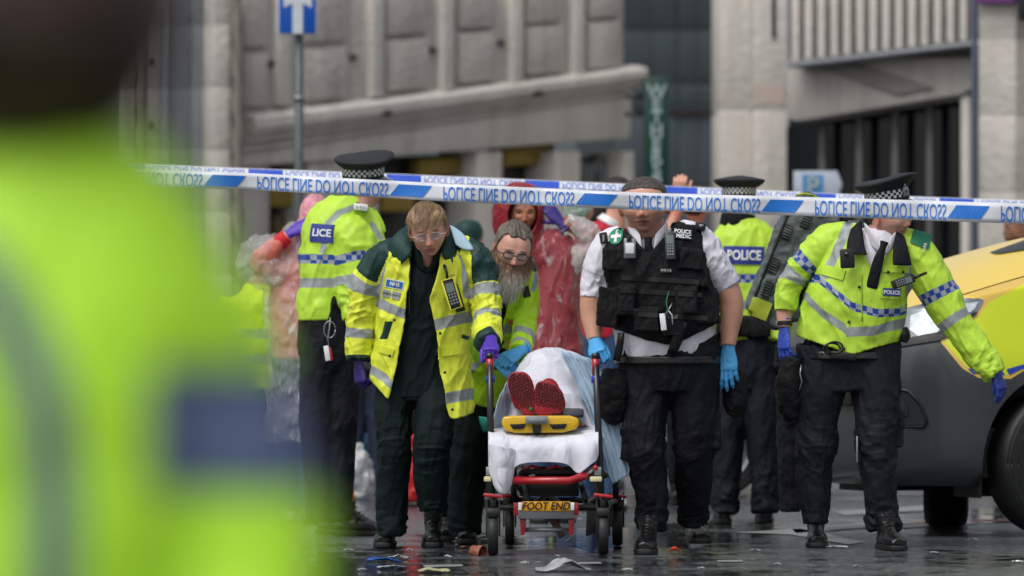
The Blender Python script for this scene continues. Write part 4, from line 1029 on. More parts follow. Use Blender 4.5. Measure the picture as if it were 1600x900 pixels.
    ar = f.tube([(812, 418, -106, 24, 24), (822, 432, -108, 19, 24), (822, 465, -110, 17, 24), (820, 505, -116, 17, 24), (816, 535, -140, 18, 20), (810, 552, -175, 15, 17)])
    def masks(c):
        px, py = c['px'], c['py']
        sil = np.maximum.reduce([only(c, [0], vband(c, lin((740, 575), (790, 512), (840, 506)), 8, S)), ringband(c, 2, ar.su[4]-.03, .026), ringband(c, 1, al.su[3], .026), only(c, [2, 0], strip(c, [(838, 428), (833, 452)], 4, S)), ringband(c, 2, ar.su[5]-.045, .016)])
        return {'m_silver': sil, 'm_dark': np.maximum(only(c, [0, 1, 2], poly_side(c, [(750, 424), (800, 416), (826, 416), (840, 432)], S)), -1)}
    def cut(c):
        px, py = c['px'], c['py']
        return ((c['tid'] == 0) & (c['N'][:, 1] < .2) & (px > 782) & (px < np.interp(py, [405, 440, 500, 560], [815, 803, 786, 782]))).astype(int)
    jk = garment('jacket', [tor, al, ar], .0065, cloth('lime_paramedic_fabric', C8(178, 224, 36), BAND, rough=.5, bump=.010, bscale=20), r, seed=9, masks=masks, cut=cut,
        wr=[('ring', 2, ar.su[3], .12, .014, .05, .6), ('diag', (.5, 0, 1), .014, .07), ('noise', .010, .13)])
    flap('collar', [[f.p(*a) for a in row] for row in ([(762, 398, -110), (774, 384, -112), (790, 386, -90)], [(764, 416, -124), (776, 404, -130), (790, 404, -118)], [(772, 436, -128), (784, 426, -134), (790, 420, -130)])], M_gcollar, r)
    flap('collar', [[f.p(*a) for a in row] for row in ([(812, 392, -90), (826, 398, -104), (838, 418, -108)], [(812, 406, -118), (822, 412, -126), (832, 424, -124)], [(812, 420, -130), (817, 424, -132), (824, 430, -130)])], M_gcollar, r)
    bv = bvh_of([jk])
    a = patch('epaulette_badge', bv, f.p(822, 456, -150), (1, 0, .25), (-.25, 0, 1), .036, .052, M_black, r, thick=.003)
    e = MB(); cc, z = wrap(bv, [(0, 0)], None, f.p(799, 502, -150), (1, 0, .3), (-.3, 0, 1), .006)
    for i in range(12): t = 2*math.pi*i/12; e.ell(cc[0]+Vector((.020*math.cos(t), -.002, .022*math.sin(t))), .006, .003, .006, nu=8, nv=6)
    crest = build(e, 'crest', mat('olive_thread', C8(110, 120, 40), .7), r, smooth=True, label=None) if False else build(e, 'crest', mat('olive_thread', C8(110, 120, 40), .7), r, smooth=True)
    build(MB().ell(cc[0]+Vector((0, -.002, 0)), .012, .003, .013, nu=12, nv=6), 'crest_centre', M_red, crest, smooth=True)
    build(MB().box(cc[0]+Vector((.009, -.003, .034)), .012, .002, .007), 'crest_crown', M_red, crest, bevel=.002)
    hand(r, 'glove', f.p(776, 564, -190), (.85, -.25, -.62), (.1, -.9, .3), thumb=1, curls=((22, 26, 16), (24, 28, 16), (26, 30, 18), (28, 32, 18)), m=M_blu, k=.95, tdir=(.8, .5, -.2))
    hand(r, 'glove', f.p(812, 549, -185), (-.55, -.6, -.35), (.25, -.55, .8), thumb=-1, curls=((45, 60, 40), (48, 62, 40), (50, 64, 40), (52, 66, 40)), m=M_blu, k=.95)
    return f
# ---- 3 police medic -----------------------------------------------------------
def police_medic():
    f = Fig(26.6, 'stocky police medic in black vest and white short-sleeved shirt gripping the stretcher handle', 'person', (1040, 862)); S = f.S; r = f.root
    HM = head_matrix(f.p(1007, 320, -58), -8, 3, 3); k = 1.12; HM = HM @ Matrix.Diagonal((1.22, 1.05, 1.02, 1))
    neck = f.tube([(1012, 395, -20, 34, 32), (1011, 372, -30, 30, 29), (1009, 350, -44, 29, 28), (1008, 338, -56, 27, 26)])
    la = f.tube([(958, 395, -20, 18, 18), (936, 430, -12, 18, 18), (927, 462, -8, 20, 21), (926, 490, -10, 19.5, 19), (927, 512, -18, 15, 16), (929, 532, -28, 11, 12)])
    ra = f.tube([(1092, 385, -20, 24, 24), (1120, 425, -10, 23, 24), (1140, 462, -6, 20, 22), (1143, 488, -6, 18.5, 19), (1140, 515, -8, 15, 15), (1138, 540, -12, 11.5, 12)])
    core = f.tube([(1045, 600, 0, 55, 40), (1035, 480, -12, 66, 46), (1018, 400, -20, 62, 38)])
    body(r, MB(), HM, SK_tan, k, tubes=[neck, la, ra, core], stub=True, voxel=.0038); eyes(r, HM, k)
    m_ = build(MB().ell(HM @ (Vector((0, .091, -.069))*k), .015*k, .006*k, .0035*k, HM.to_3x3()), 'mouth_opening', mat('mouth_dark', C8(58, 26, 26), .5), r, smooth=True)
    hair(r, HM, k, HL_SHORT, C8(50, 44, 42), thick=.004, strands=900, slen=.006, flow=(0, .3, .3), seed=12, grey=C8(92, 84, 80))
    t0 = f.tube([(1043, 575, 0, 66, 46), (1043, 552, 0, 76, 57), (1040, 530, -4, 80, 60), (1030, 480, -12, 78, 58), (1020, 420, -22, 78, 50), (1016, 385, -26, 74, 40), (1012, 366, -28, 40, 32)])
    t1 = f.tube([(975, 378, -26, 28, 28), (952, 388, -22, 29, 30), (939, 412, -16, 28, 29), (930, 440, -10, 24, 26), (926, 466, -8, 20.5, 24)])
    t2 = f.tube([(1060, 372, -26, 28, 28), (1088, 380, -22, 30, 30), (1108, 404, -16, 28, 30), (1124, 428, -10, 24, 27), (1137, 449, -6, 22, 25)])
    def cut(c): return ((c['py'] > np.where(c['px'] < 960, 461+(c['px']-910)*.18, 1e9)) & (c['tid'] == 1) & (np.abs(c['px']-927) < 60) & (c['u'] > t1.su[4]-.004) | (c['tid'] == 2) & (c['u'] > t2.su[4]-.004)).astype(int)
    sh = garment('shirt', [t0, t1, t2], .0065, M_shirt, r, seed=14, cut=cut, thick=.004, wr=[('ring', 1, t1.su[3], .10, .012, .05, .5), ('ring', 2, t2.su[2], .12, .014, .05, .5), ('diag', (.4, 0, 1), .010, .07), ('noise', .008, .12)])
    for sd in (-1, 1):
        flap('shirt_collar', [[f.p(1012+sd*a[0], a[1], a[2]) for a in row] for row in ([(30, 346, -44), (24, 352, -62), (12, 366, -72)], [(32, 356, -50), (25, 366, -70), (10, 378, -78)], [(24, 376, -64), (17, 386, -74), (9, 390, -78)])], M_shirt, r)
    tie(f, [(1013, 371, -78, 7, 4), (1013, 382, -80, 6, 4), (1014, 398, -80, 8, 3), (1016, 430, -78, 10, 3)])
    tr = [f.tube([(1010, 545, 0, 46, 48), (1010, 600, 0, 40, 46), (1008, 650, -6, 35, 42), (1006, 700, -14, 31, 36), (1013, 745, -4, 28, 31), (1018, 790, 6, 25, 28), (1017, 826, 12, 25, 28)]),
          f.tube([(1082, 545, 0, 46, 48), (1084, 600, 2, 40, 46), (1086, 650, 6, 37, 42), (1084, 700, 16, 33, 36), (1084, 745, 50, 29, 32), (1084, 790, 84, 26, 28), (1082, 815, 96, 25, 27)]),
          f.tube([(1043, 500, 0, 80, 56), (1043, 530, 0, 80, 59), (1044, 555, 0, 79, 59), (1045, 580, 0, 77, 57), (1046, 612, 0, 62, 50)])]
    pockets = MB()
    pockets.box(f.p(977, 690, -10), .022, .06, .085, Matrix.Rotation(.1, 3, 'Y')); pockets.box(f.p(1118, 672, 10), .022, .06, .085)
    garment('trousers', tr, .0075, M_navy, r, seed=15, extra=pockets, cut=lambda c: (c['py'] < np.interp(c['px'], [960, 975, 1000, 1030, 1060, 1100, 1125], [526, 532, 545, 552, 548, 532, 516])).astype(int), wr=[('ring', 0, tr[0].su[3], .11, .016, .05, .6), ('ring', 0, tr[0].su[6], .13, .026, .042, .3), ('ring', 1, tr[1].su[3], .11, .018, .05, .6), ('ring', 1, tr[1].su[6], .10, .022, .04, .3), ('ring', 2, tr[2].su[2], .08, .012, .04, .5), ('diag', (.25, 0, 1), .012, .065), ('noise', .009, .12)])
    boot(r, G(1015, 26.58), (-.10, -1, 0), L=.31, k=1.06, shaft=.17); bt = boot(r, G(1080, 27.55)+Vector((0, .0, .015)), (.14, -1, -.0), L=.31, k=1.04, shaft=.19)
    vt = f.tube([(1045, 540, -6, 76, 60), (1042, 515, -8, 82, 66), (1036, 480, -16, 84, 68), (1030, 440, -24, 82, 64), (1022, 405, -30, 83, 58), (1018, 380, -32, 82, 52), (1015, 364, -32, 70, 44), (1013, 352, -32, 44, 36)])
    ex = MB(); bx = lambda x, y, d, w, h, t, rot=0: ex.box(f.p(x, y, d), w*S/2, t*S/2, h*S/2, Matrix.Rotation(rot, 3, 'Y'))
    for q in ((958, 405, -58, 32, 34, 30, 0), (950, 480, -54, 32, 60, 34, .1), (978, 470, -78, 26, 44, 24, 0), (1080, 405, -76, 36, 32, 26, .1), (1086, 432, -70, 42, 30, 24, .1), (1104, 478, -56, 36, 54, 30, -.1), (1072, 470, -82, 34, 40, 22, 0), (1010, 500, -84, 36, 34, 16, 0), (1052, 510, -84, 30, 30, 16, 0), (1008, 420, -82, 30, 26, 10, 0), (1096, 515, -50, 30, 36, 28, 0)): bx(*q)
    def vcut(c):
        px, py = c['px'], c['py']
        return (((c['N'][:, 1] < .3) & (py < 396-np.abs(px-1013)*1.15)) | (py < 362) & (np.abs(px-1013) < 34) | (py > np.interp(px, [950, 985, 1010, 1047, 1080, 1113, 1130], [513, 524, 533, 541, 528, 511, 500]))).astype(int)
    vst = garment('vest', [vt], .0065, M_vest, r, seed=17, extra=ex, cut=vcut, thick=.010, smooth=2, wr=[('diag', (.6, 0, 1), .008, .05), ('noise', .005, .05)])
    bv = bvh_of([vst, sh])
    for i, (y, w_) in enumerate(((437, .36), (457, .38), (493, .42))):
        patch('webbing', bv, f.p(1032+i*2, y, -110), (1, 0, -.06), (0, 0, 1), w_, .022, M_black, r, off=.002, n=(18, 1), thick=.003)
    # straps hanging at the front
    flap('strap', [[f.p(*a) for a in row] for row in ([(1060, 500, -90), (1074, 504, -88)], [(1050, 530, -84), (1066, 536, -82)], [(1042, 552, -70), (1056, 556, -68)])], M_black, r, thick=.006, sub=1)
    flap('strap', [[f.p(*a) for a in row] for row in ([(966, 520, -60), (976, 520, -62)], [(962, 545, -52), (974, 548, -54)], [(958, 562, -46), (968, 565, -48)])], M_black, r, thick=.006, sub=1)
    g = patch('medic_badge', bv, f.p(956, 369, -80), (.95, -.3, .12), (-.1, 0, 1), .076, .076, mat('green_badge', C8(20, 130, 92), .5), r, n=(10, 10), thick=.003, shape=lambda a, b: (a*math.sqrt(max(0, 1-2*(b/.076)**2)), b*math.sqrt(max(0, 1-2*(a/.076)**2))), label='round green badge with a white cross')
    for w, h in ((.058, .016), (.016, .058)): patch('cross_bar', bv, f.p(956, 369, -80), (.95, -.3, .12), (-.1, 0, 1), w, h, M_white, g, off=.008, thick=.002, n=(3, 3))
    ep = MB().box(f.p(943, 372, -40), .018, .04, .026, Matrix.Rotation(-.15, 3, 'Y')); e1 = build(ep, 'epaulette', M_black, r, bevel=.004)
    v2, fc = text2('MD01', .013); build(MB().add([f.p(943, 372, -54)+Vector((-b, 0, a)) for a, b in v2], fc), 'number', M_white, e1, fixn=False)
    ep = MB().box(f.p(1094, 354, -42), .024, .04, .018, Matrix.Rotation(.2, 3, 'Y')); e2 = build(ep, 'epaulette', M_black, r, bevel=.004)
    v2, fc = text2('801', .014); build(MB().add([f.p(1096, 352, -56)+Vector((a, 0, b)) for a, b in v2], fc), 'number', M_white, e2, fixn=False)
    pp = patch('chest_panel', bv, f.p(1073, 364, -110), (1, .1, -.10), (0, 0, 1), .094, .056, M_vest, r, thick=.004, label='black shoulder panel lettered POLICE MEDIC')
    text_on('lettering', bv, 'POLICE', .025, f.p(1072, 361, -110), (1, .1, -.10), (0, 0, 1), M_white, pp, off=.011, bold=.0008)
    text_on('lettering', bv, 'MEDIC', .025, f.p(1073, 368.5, -110), (1, .1, -.10), (0, 0, 1), M_white, pp, off=.011, bold=.0008)
    pn = patch('name_panel', bv, f.p(1042, 422, -130), (1, 0, 0), (0, 0, 1), .056, .022, M_black, r, thick=.003)
    text_on('lettering', bv, 'POLICE', .015, f.p(1042, 422, -130), (1, 0, 0), (0, 0, 1), M_white, pn, off=.009)
    # identity holder, radio, key tag
    idh = build(MB().box(f.p(984, 388, -92), .028, .008, .047), 'identity_holder', M_steel, r, bevel=.006)
    build(MB().box(f.p(984, 388, -96), .020, .003, .024), 'card', M_white, idh, bevel=.001)
    build(MB().box(f.p(983, 373, -92), .012, .01, .016), 'clip', M_black, idh, bevel=.003)
    radio(r, f.p(1046, 362, -86), f.p(1048, 406, -94), (0, 1, 0), .046, .03, mat('dark_grey_plastic', C8(48, 54, 58), .4))
    kt = build(MB().box(f.p(1036, 503, -108), .013, .002, .039, Matrix.Rotation(-.12, 3, 'Y')), 'key_tag', M_white, r, bevel=.002)
    build(MB().tube([f.p(1045, 455, -100), f.p(1041, 470, -106), f.p(1043, 485, -108), f.p(1038, 492, -108)], .0025, 6), 'cord', mat('green_cord', C8(40, 110, 70), .6), kt, smooth=True)
    build(MB().tube([f.p(1044, 485, -108), f.p(1050, 492, -108), f.p(1051, 507, -106)], .002, 6), 'cord', M_white, kt, smooth=True)
    build(MB().tube([f.p(1040, 492, -108), f.p(1046, 482, -108), f.p(1050, 474, -106)], .0035, 6), 'key', M_steel, kt, smooth=True)
    # belt with pouches and the bag on the hip
    Tb = f.tube([(1044, 557, 0, 84, 64), (1044, 568, 0, 84, 64)], n=40); build(Tb.add(MB()), 'belt', M_leather, r, smooth=True)
    hb = MB(); Tube([(f.p(962, 585, -10), 24*S, 26*S), (f.p(960, 610, -12), 28*S, 28*S), (f.p(960, 640, -10), 26*S, 26*S), (f.p(968, 657, -6), 16*S, 18*S)], n=16).add(hb)
    me = garment('hip_pouch', [Tube([(f.p(964, 578, -10), 20*S, 24*S), (f.p(959, 605, -12), 26*S, 28*S), (f.p(960, 640, -10), 25*S, 26*S), (f.p(968, 657, -6), 14*S, 16*S)])], .007, M_vest, r, wr=[('noise', .008, .05)], seed=21)
    garment('hip_pouch', [Tube([(f.p(1142, 580, 20), 18*S, 20*S), (f.p(1148, 605, 20), 20*S, 22*S), (f.p(1148, 635, 20), 19*S, 20*S), (f.p(1142, 650, 20), 10*S, 12*S)])], .007, M_vest, r, wr=[('noise', .008, .05)], seed=22)
    hand(r, 'glove', f.p(929, 533, -32), (.10, -.75, -.5), (-.35, -.5, .6), thumb=1, curls=((60, 72, 45), (62, 75, 45), (64, 76, 45), (66, 76, 45)), m=M_blu, k=1.04, tdir=(.8, .4, -.4), tc=(35, 35))
    hand(r, 'glove', f.p(1138, 543, -12), (.0, -.12, -1), (-.25, -1, 0), thumb=-1, curls=((10, 16, 12), (8, 18, 14), (12, 20, 16), (16, 26, 20)), m=M_blu, k=1.08, tdir=(.92, .35, -.2), tc=(10, 8), spread=3)
    return f
# ---- 4 officer with the bag ----------------------------------------------------
PB = [(1280, 436), (1332, 479), (1370, 489), (1404, 488), (1424, 474)]
def officer_bag():
    f = Fig(27.1, 'police officer in lime jacket and peaked cap carrying a grey backpack, arm stretched out', 'person', (1330, 860)); S = f.S; r = f.root
    HM = head_matrix(f.p(1390, 337, -22), 48, 4, 8); k = 1.04
    neck = f.tube([(1372, 392, 0, 28, 26), (1378, 370, -6, 25, 24), (1384, 350, -14, 23, 24)])
    la = f.tube([(1230, 440, 0, 16, 16), (1226, 478, -4, 14.5, 14), (1225, 500, -8, 11, 11), (1225, 512, -10, 10, 10)])
    core = f.tube([(1325, 580, 0, 56, 40), (1340, 480, 0, 58, 42), (1366, 400, -5, 56, 32)])
    body(r, MB(), HM, SK_ruddy, k, tubes=[neck, core, la], stub=True); eyes(r, HM, k)
    hair(r, HM, k, HL_SHORT, C8(60, 46, 38), thick=.006, strands=300, slen=.015, flow=(0, -.6, -.4), seed=13)
    police_cap(r, HM @ Matrix.Translation((0, -.006, .021)), k*1.03, tilt=9, lean=2)
    tr = [f.tube([(1288, 540, 0, 44, 46), (1284, 600, 0, 38, 44), (1278, 650, 0, 33, 38), (1276, 700, 0, 31, 34), (1272, 750, 4, 26, 29), (1274, 800, 8, 22, 25), (1274, 818, 8, 20, 23)]),
          f.tube([(1362, 540, 0, 46, 46), (1368, 600, -6, 40, 44), (1370, 650, -14, 35, 38), (1370, 700, -18, 32, 33), (1374, 750, -16, 27, 29), (1379, 795, -8, 26, 28), (1379, 826, -4, 27, 29)]),
          f.tube([(1325, 526, 0, 66, 44), (1326, 570, 0, 76, 48), (1328, 610, 0, 64, 46)])]
    ex = MB().box(f.p(1402, 668, -4), .03, .06, .09)
    garment('trousers', tr, .0075, M_navy2, r, seed=25, extra=ex, wr=[('ring', 1, tr[1].su[3], .13, .022, .055, .8), ('ring', 1, tr[1].su[6], .15, .030, .050, .5), ('ring', 0, tr[0].su[3], .12, .018, .05, .7), ('ring', 0, tr[0].su[6], .10, .016, .045, .3), ('diag', (-.45, 0, 1), .014, .07), ('noise', .009, .12)])
    boot(r, G(1274, 27.40), (-.02, -1, 0), shaft=.30, L=.29); boot(r, G(1378, 27.02), (.20, -1, 0), shaft=.16, L=.30, k=1.05)
    garment('shirt', [f.tube([(1360, 470, -10, 50, 40), (1366, 420, -14, 50, 38), (1370, 385, -14, 42, 34), (1374, 362, -12, 29, 28)])], .007, M_shirt, r, wr=[('diag', (.3, 0, 1), .006, .04)], seed=26)
    for q in ([[(1350, 348, -26), (1358, 354, -44), (1364, 366, -54)], [(1352, 360, -34), (1362, 372, -52), (1370, 382, -60)], [(1362, 384, -48), (1370, 392, -56), (1378, 396, -58)]],
              [[(1402, 360, -34), (1398, 364, -46), (1392, 370, -52)], [(1402, 370, -40), (1396, 378, -52), (1388, 384, -58)], [(1394, 388, -50), (1389, 394, -56), (1384, 397, -58)]]):
        flap('shirt_collar', [[f.p(*a) for a in row] for row in q], M_shirt, r)
    tie(f, [(1382, 378, -60, 7, 5), (1379, 388, -62, 5, 4), (1373, 405, -64, 8, 3), (1366, 432, -64, 9, 3), (1362, 450, -62, 9, 3)])
    tor = f.tube([(1322, 575, 0, 76, 58), (1323, 552, 0, 78, 60), (1325, 528, 0, 79, 60), (1330, 505, -2, 80, 60), (1338, 475, -5, 79, 60), (1348, 440, -8, 74, 56), (1360, 405, -10, 76, 48), (1368, 378, -10, 66, 40), (1374, 358, -10, 36, 30)])
    al = f.tube([(1325, 372, -10, 26, 26), (1298, 378, -8, 27, 27), (1268, 400, -4, 24, 26), (1243, 426, 0, 22, 25), (1231, 452, -2, 20, 23), (1227, 474, -5, 18, 21), (1226, 487, -6, 17, 20)])
    ar = f.tube([(1400, 378, -10, 27, 27), (1430, 392, -12, 31, 30), (1452, 428, -14, 32, 32), (1472, 468, -16, 31, 31), (1500, 512, -20, 27, 28), (1530, 552, -26, 23, 24), (1548, 574, -30, 20, 21), (1556, 585, -31, 18, 19)])
    def masks(c):
        px, py = c['px'], c['py']
        ch = np.maximum.reduce([only(c, [0], vband(c, lin(*PB), 6.5, S)), ringband(c, 2, ar.su[3]-.035, .028), ringband(c, 1, al.su[3]-.07, .026)])
        sil = np.maximum.reduce([only(c, [0], np.where(px < 1321, vband(c, lin((1256, 458), (1285, 490), (1321, 514)), 7.5, S), vband(c, lin((1322, 519), (1362, 517), (1412, 504)), 7.5, S))),
            only(c, [0], strip(c, [(1326, 350), (1310, 385), (1292, 430)], 7, S)), only(c, [0], strip(c, [(1412, 378), (1420, 410), (1421, 462)], 7, S)), ringband(c, 2, ar.su[4]-.05, .024), ringband(c, 1, al.su[3]+.02, .028)])
        # print runs on along the body for the chequers
        cu = np.where(c['tid'] == 0, c['P'][:, 0], c['th']*c['rr']); ys = lin(*PB)(px)
        cv = np.where(c['tid'] == 0, (py-ys+6.5)*S, np.where(c['tid'] == 2, c['u']-ar.su[3]+.035+.028, c['u']-al.su[3]+.07+.026))
        return {'m_check': ch, 'm_silver': np.minimum(sil, np.where(ch > 0, -1, 1)), 'cu': cu+5, 'cv': cv+5*.053}
    def cut(c):
        px, py = c['px'], c['py']
        v = (c['tid'] == 0) & (c['N'][:, 1] < .3) & (px > np.interp(py, [340, 396, 426], [1336, 1352, 1364])) & (px < np.interp(py, [340, 370, 400, 426], [1404, 1400, 1382, 1366])) & (py < 426)
        return (v | (py < 362) & (np.abs(px-1374) < 30) & (c['tid'] == 0) | (c['tid'] == 0) & (py > np.interp(px, [1245, 1300, 1330, 1400], [526, 545, 556, 534]))).astype(int)
    jk = garment('jacket', [tor, al, ar], .0065, M_pol, r, seed=27, masks=masks, cut=cut, thick=.007,
        wr=[('ring', 2, ar.su[6], .14, .014, .045, .6), ('ring', 2, ar.su[1], .12, .014, .06, .6), ('long', 2, .008, .05, 0, .8), ('ring', 1, al.su[3], .10, .016, .045, .6), ('diag', (-.5, 0, 1), .014, .08), ('noise', .011, .13)])
    bv = bvh_of([jk])
    flap('collar', [[f.p(*a) for a in row] for row in ([(1346, 344, -34), (1348, 366, -52), (1352, 392, -66), (1355, 398, -70)], [(1336, 352, -40), (1334, 370, -56), (1338, 392, -68), (1344, 398, -72)], [(1330, 358, -40), (1324, 376, -54), (1322, 392, -64), (1326, 396, -68)])], M_navy, r, thick=.006)
    flap('collar', [[f.p(*a) for a in row] for row in ([(1400, 362, -40), (1397, 378, -54), (1394, 398, -68), (1396, 414, -72)], [(1408, 366, -42), (1408, 382, -56), (1408, 400, -66), (1410, 415, -68)], [(1413, 370, -42), (1417, 384, -54), (1421, 400, -58), (1424, 414, -58)])], M_navy, r, thick=.006)
    # storm flap with press studs, pocket flap, lettered patch
    patch('storm_flap', bv, f.p(1404, 420, -120), (1, 0, -.02), (.0, 0, 1), .13, .030, M_pol, r, thick=.005, n=(8, 2))
    patch('pocket_flap', bv, f.p(1304, 424, -120), (1, 0, -.30), (.3, 0, 1), .115, .050, M_pol, r, thick=.004, n=(8, 3))
    zp, z = wrap(bv, [(0, -i*.02) for i in range(12)], None, f.p(1350, 428, -120), (1, 0, 0), (.28, 0, 1), .004)
    build(MB().tube(zp, .0035, 6), 'zip', mat('lime_zip', C8(150, 180, 40), .5), r, smooth=True)
    st = MB()
    for q in ((1392, 424), (1416, 424), (1346, 448), (1330, 503), (1322, 545)):
        p_, z = wrap(bv, [(0, 0)], None, f.p(q[0], q[1], -120), (1, 0, 0), (0, 0, 1), .009); st.ell(p_[0], .0075, .005, .0075, nu=10, nv=6)
    build(st, 'press_stud', M_black, r, smooth=True)
    pa = patch('pocket', bv, f.p(1396, 456, -120), (1, 0, -.03), (.03, 0, 1), .10, .060, M_pol, r, thick=.003, n=(6, 3))
    pb = patch('police_patch', bv, f.p(1398, 456, -120), (1, 0, -.05), (.05, 0, 1), .088, .036, M_blueprint, r, off=.009, thick=.002, n=(6, 3), label='dark blue patch lettered POLICE')
    text_on('lettering', bv, 'POLICE', .025, f.p(1398, 456.5, -120), (1, 0, -.05), (.05, 0, 1), M_white, pb, off=.0135, bold=.001)
    cm = build(MB().box(f.p(1324, 404, -82), .034, .018, .046, Matrix.Rotation(-.05, 3, 'Y')), 'body_camera', M_black, r, bevel=.008)
    build(MB().tube([f.p(1323, 397, -89), f.p(1323, 397, -92)], .011, 14), 'camera_lens', M_peak, cm, smooth=True)
    rd = radio(r, f.p(1428, 434, -72), f.p(1394, 446, -82), (0, 1, 0), .042, .028, M_black); build(MB().tube([f.p(1426, 435, -72), f.p(1448, 426, -66)], [.009, .006], 8), 'antenna', M_black, rd, smooth=True)
    bvj = bv
    ep = patch('epaulette', bv, f.p(1440, 384, -100), (1, 0, -.36), (.36, -.2, 1), .095, .058, mat('green_epaulette', C8(18, 104, 74), .6), r, thick=.006, n=(6, 3), label='green epaulette with white numbers')
    text_on('number', bv, '7488', .022, f.p(1449, 386, -100), (.30, 0, 1), (-1, 0, .3), M_white, ep, off=.0135)
    # belt, cuffs, pouch
    Tb = f.tube([(1325, 549, 0, 79, 54), (1325, 561, 0, 81, 56)], n=40); bl = build(Tb.add(MB()), 'belt', M_leather, r, smooth=True)
    cf = MB()
    for a in (0, 1): cf.tube([f.p(1300+13*math.cos(t)+a*4, 545+9*math.sin(t)-a*2, -60-a*3) for t in [2*math.pi*i/18 for i in range(19)]], .005, 6)
    build(cf, 'handcuffs', M_black, r, smooth=True)
    build(MB().box(f.p(1318, 556, -58), .06, .016, .018, Matrix.Rotation(.12, 3, 'Y')), 'cuff_pouch', M_black, r, bevel=.006)
    garment('hip_pouch', [Tube([(f.p(1242, 560, -6), 18*S, 22*S), (f.p(1236, 590, -8), 22*S, 24*S), (f.p(1234, 630, -6), 20*S, 22*S), (f.p(1240, 655, -4), 12*S, 14*S)])], .007, M_vest, r, wr=[('noise', .008, .05)], seed=29)
    garment('hip_pouch', [Tube([(f.p(1408, 512, -10), 10*S, 12*S), (f.p(1410, 524, -10), 13*S, 14*S), (f.p(1408, 534, -10), 9*S, 10*S)])], .006, M_black, r, seed=30)
    build(MB().tube([f.p(1252, 570, -34), f.p(1250, 584, -38), f.p(1253, 596, -36), f.p(1249, 610, -36)], .004, 6), 'chain', M_steel, r, smooth=True)
    wb = Tube([(f.p(1225, 503, -8), 13*S, 13*S), (f.p(1225, 509, -9), 12.6*S, 12.6*S)], n=20); w_ = build(wb.add(MB()), 'wristwatch', M_black, r, smooth=True)
    build(MB().box(f.p(1214, 506, -10), .006, .014, .014), 'watch_face', M_steel, w_, bevel=.003)
    hand(r, 'glove', f.p(1225, 514, -10), (.0, -.1, -1), (-.75, -.65, 0), thumb=-1, curls=((14, 22, 18), (16, 24, 20), (18, 28, 20), (22, 32, 24)), m=M_roy, k=.98, tdir=(.85, .5, -.2), tc=(10, 10), spread=5)
    hand(r, 'glove', f.p(1557, 582, -31), (.3, -.1, -.95), (.6, -.8, .2), thumb=-1, curls=((22, 30, 18), (22, 30, 18), (24, 32, 18), (26, 34, 20)), tdir=(.92, .22, -.3), tc=(8, 8), spread=1, m=mat('deep_blue_nitrile', C8(40, 56, 140), .42, bump=.003, bscale=45), k=.84)
    # number plate-like torch clipped at the knee
    build(MB().box(f.p(1339, 702, -42), .004, .012, .062), 'knee_clip', M_steel, r, bevel=.002)
    return f
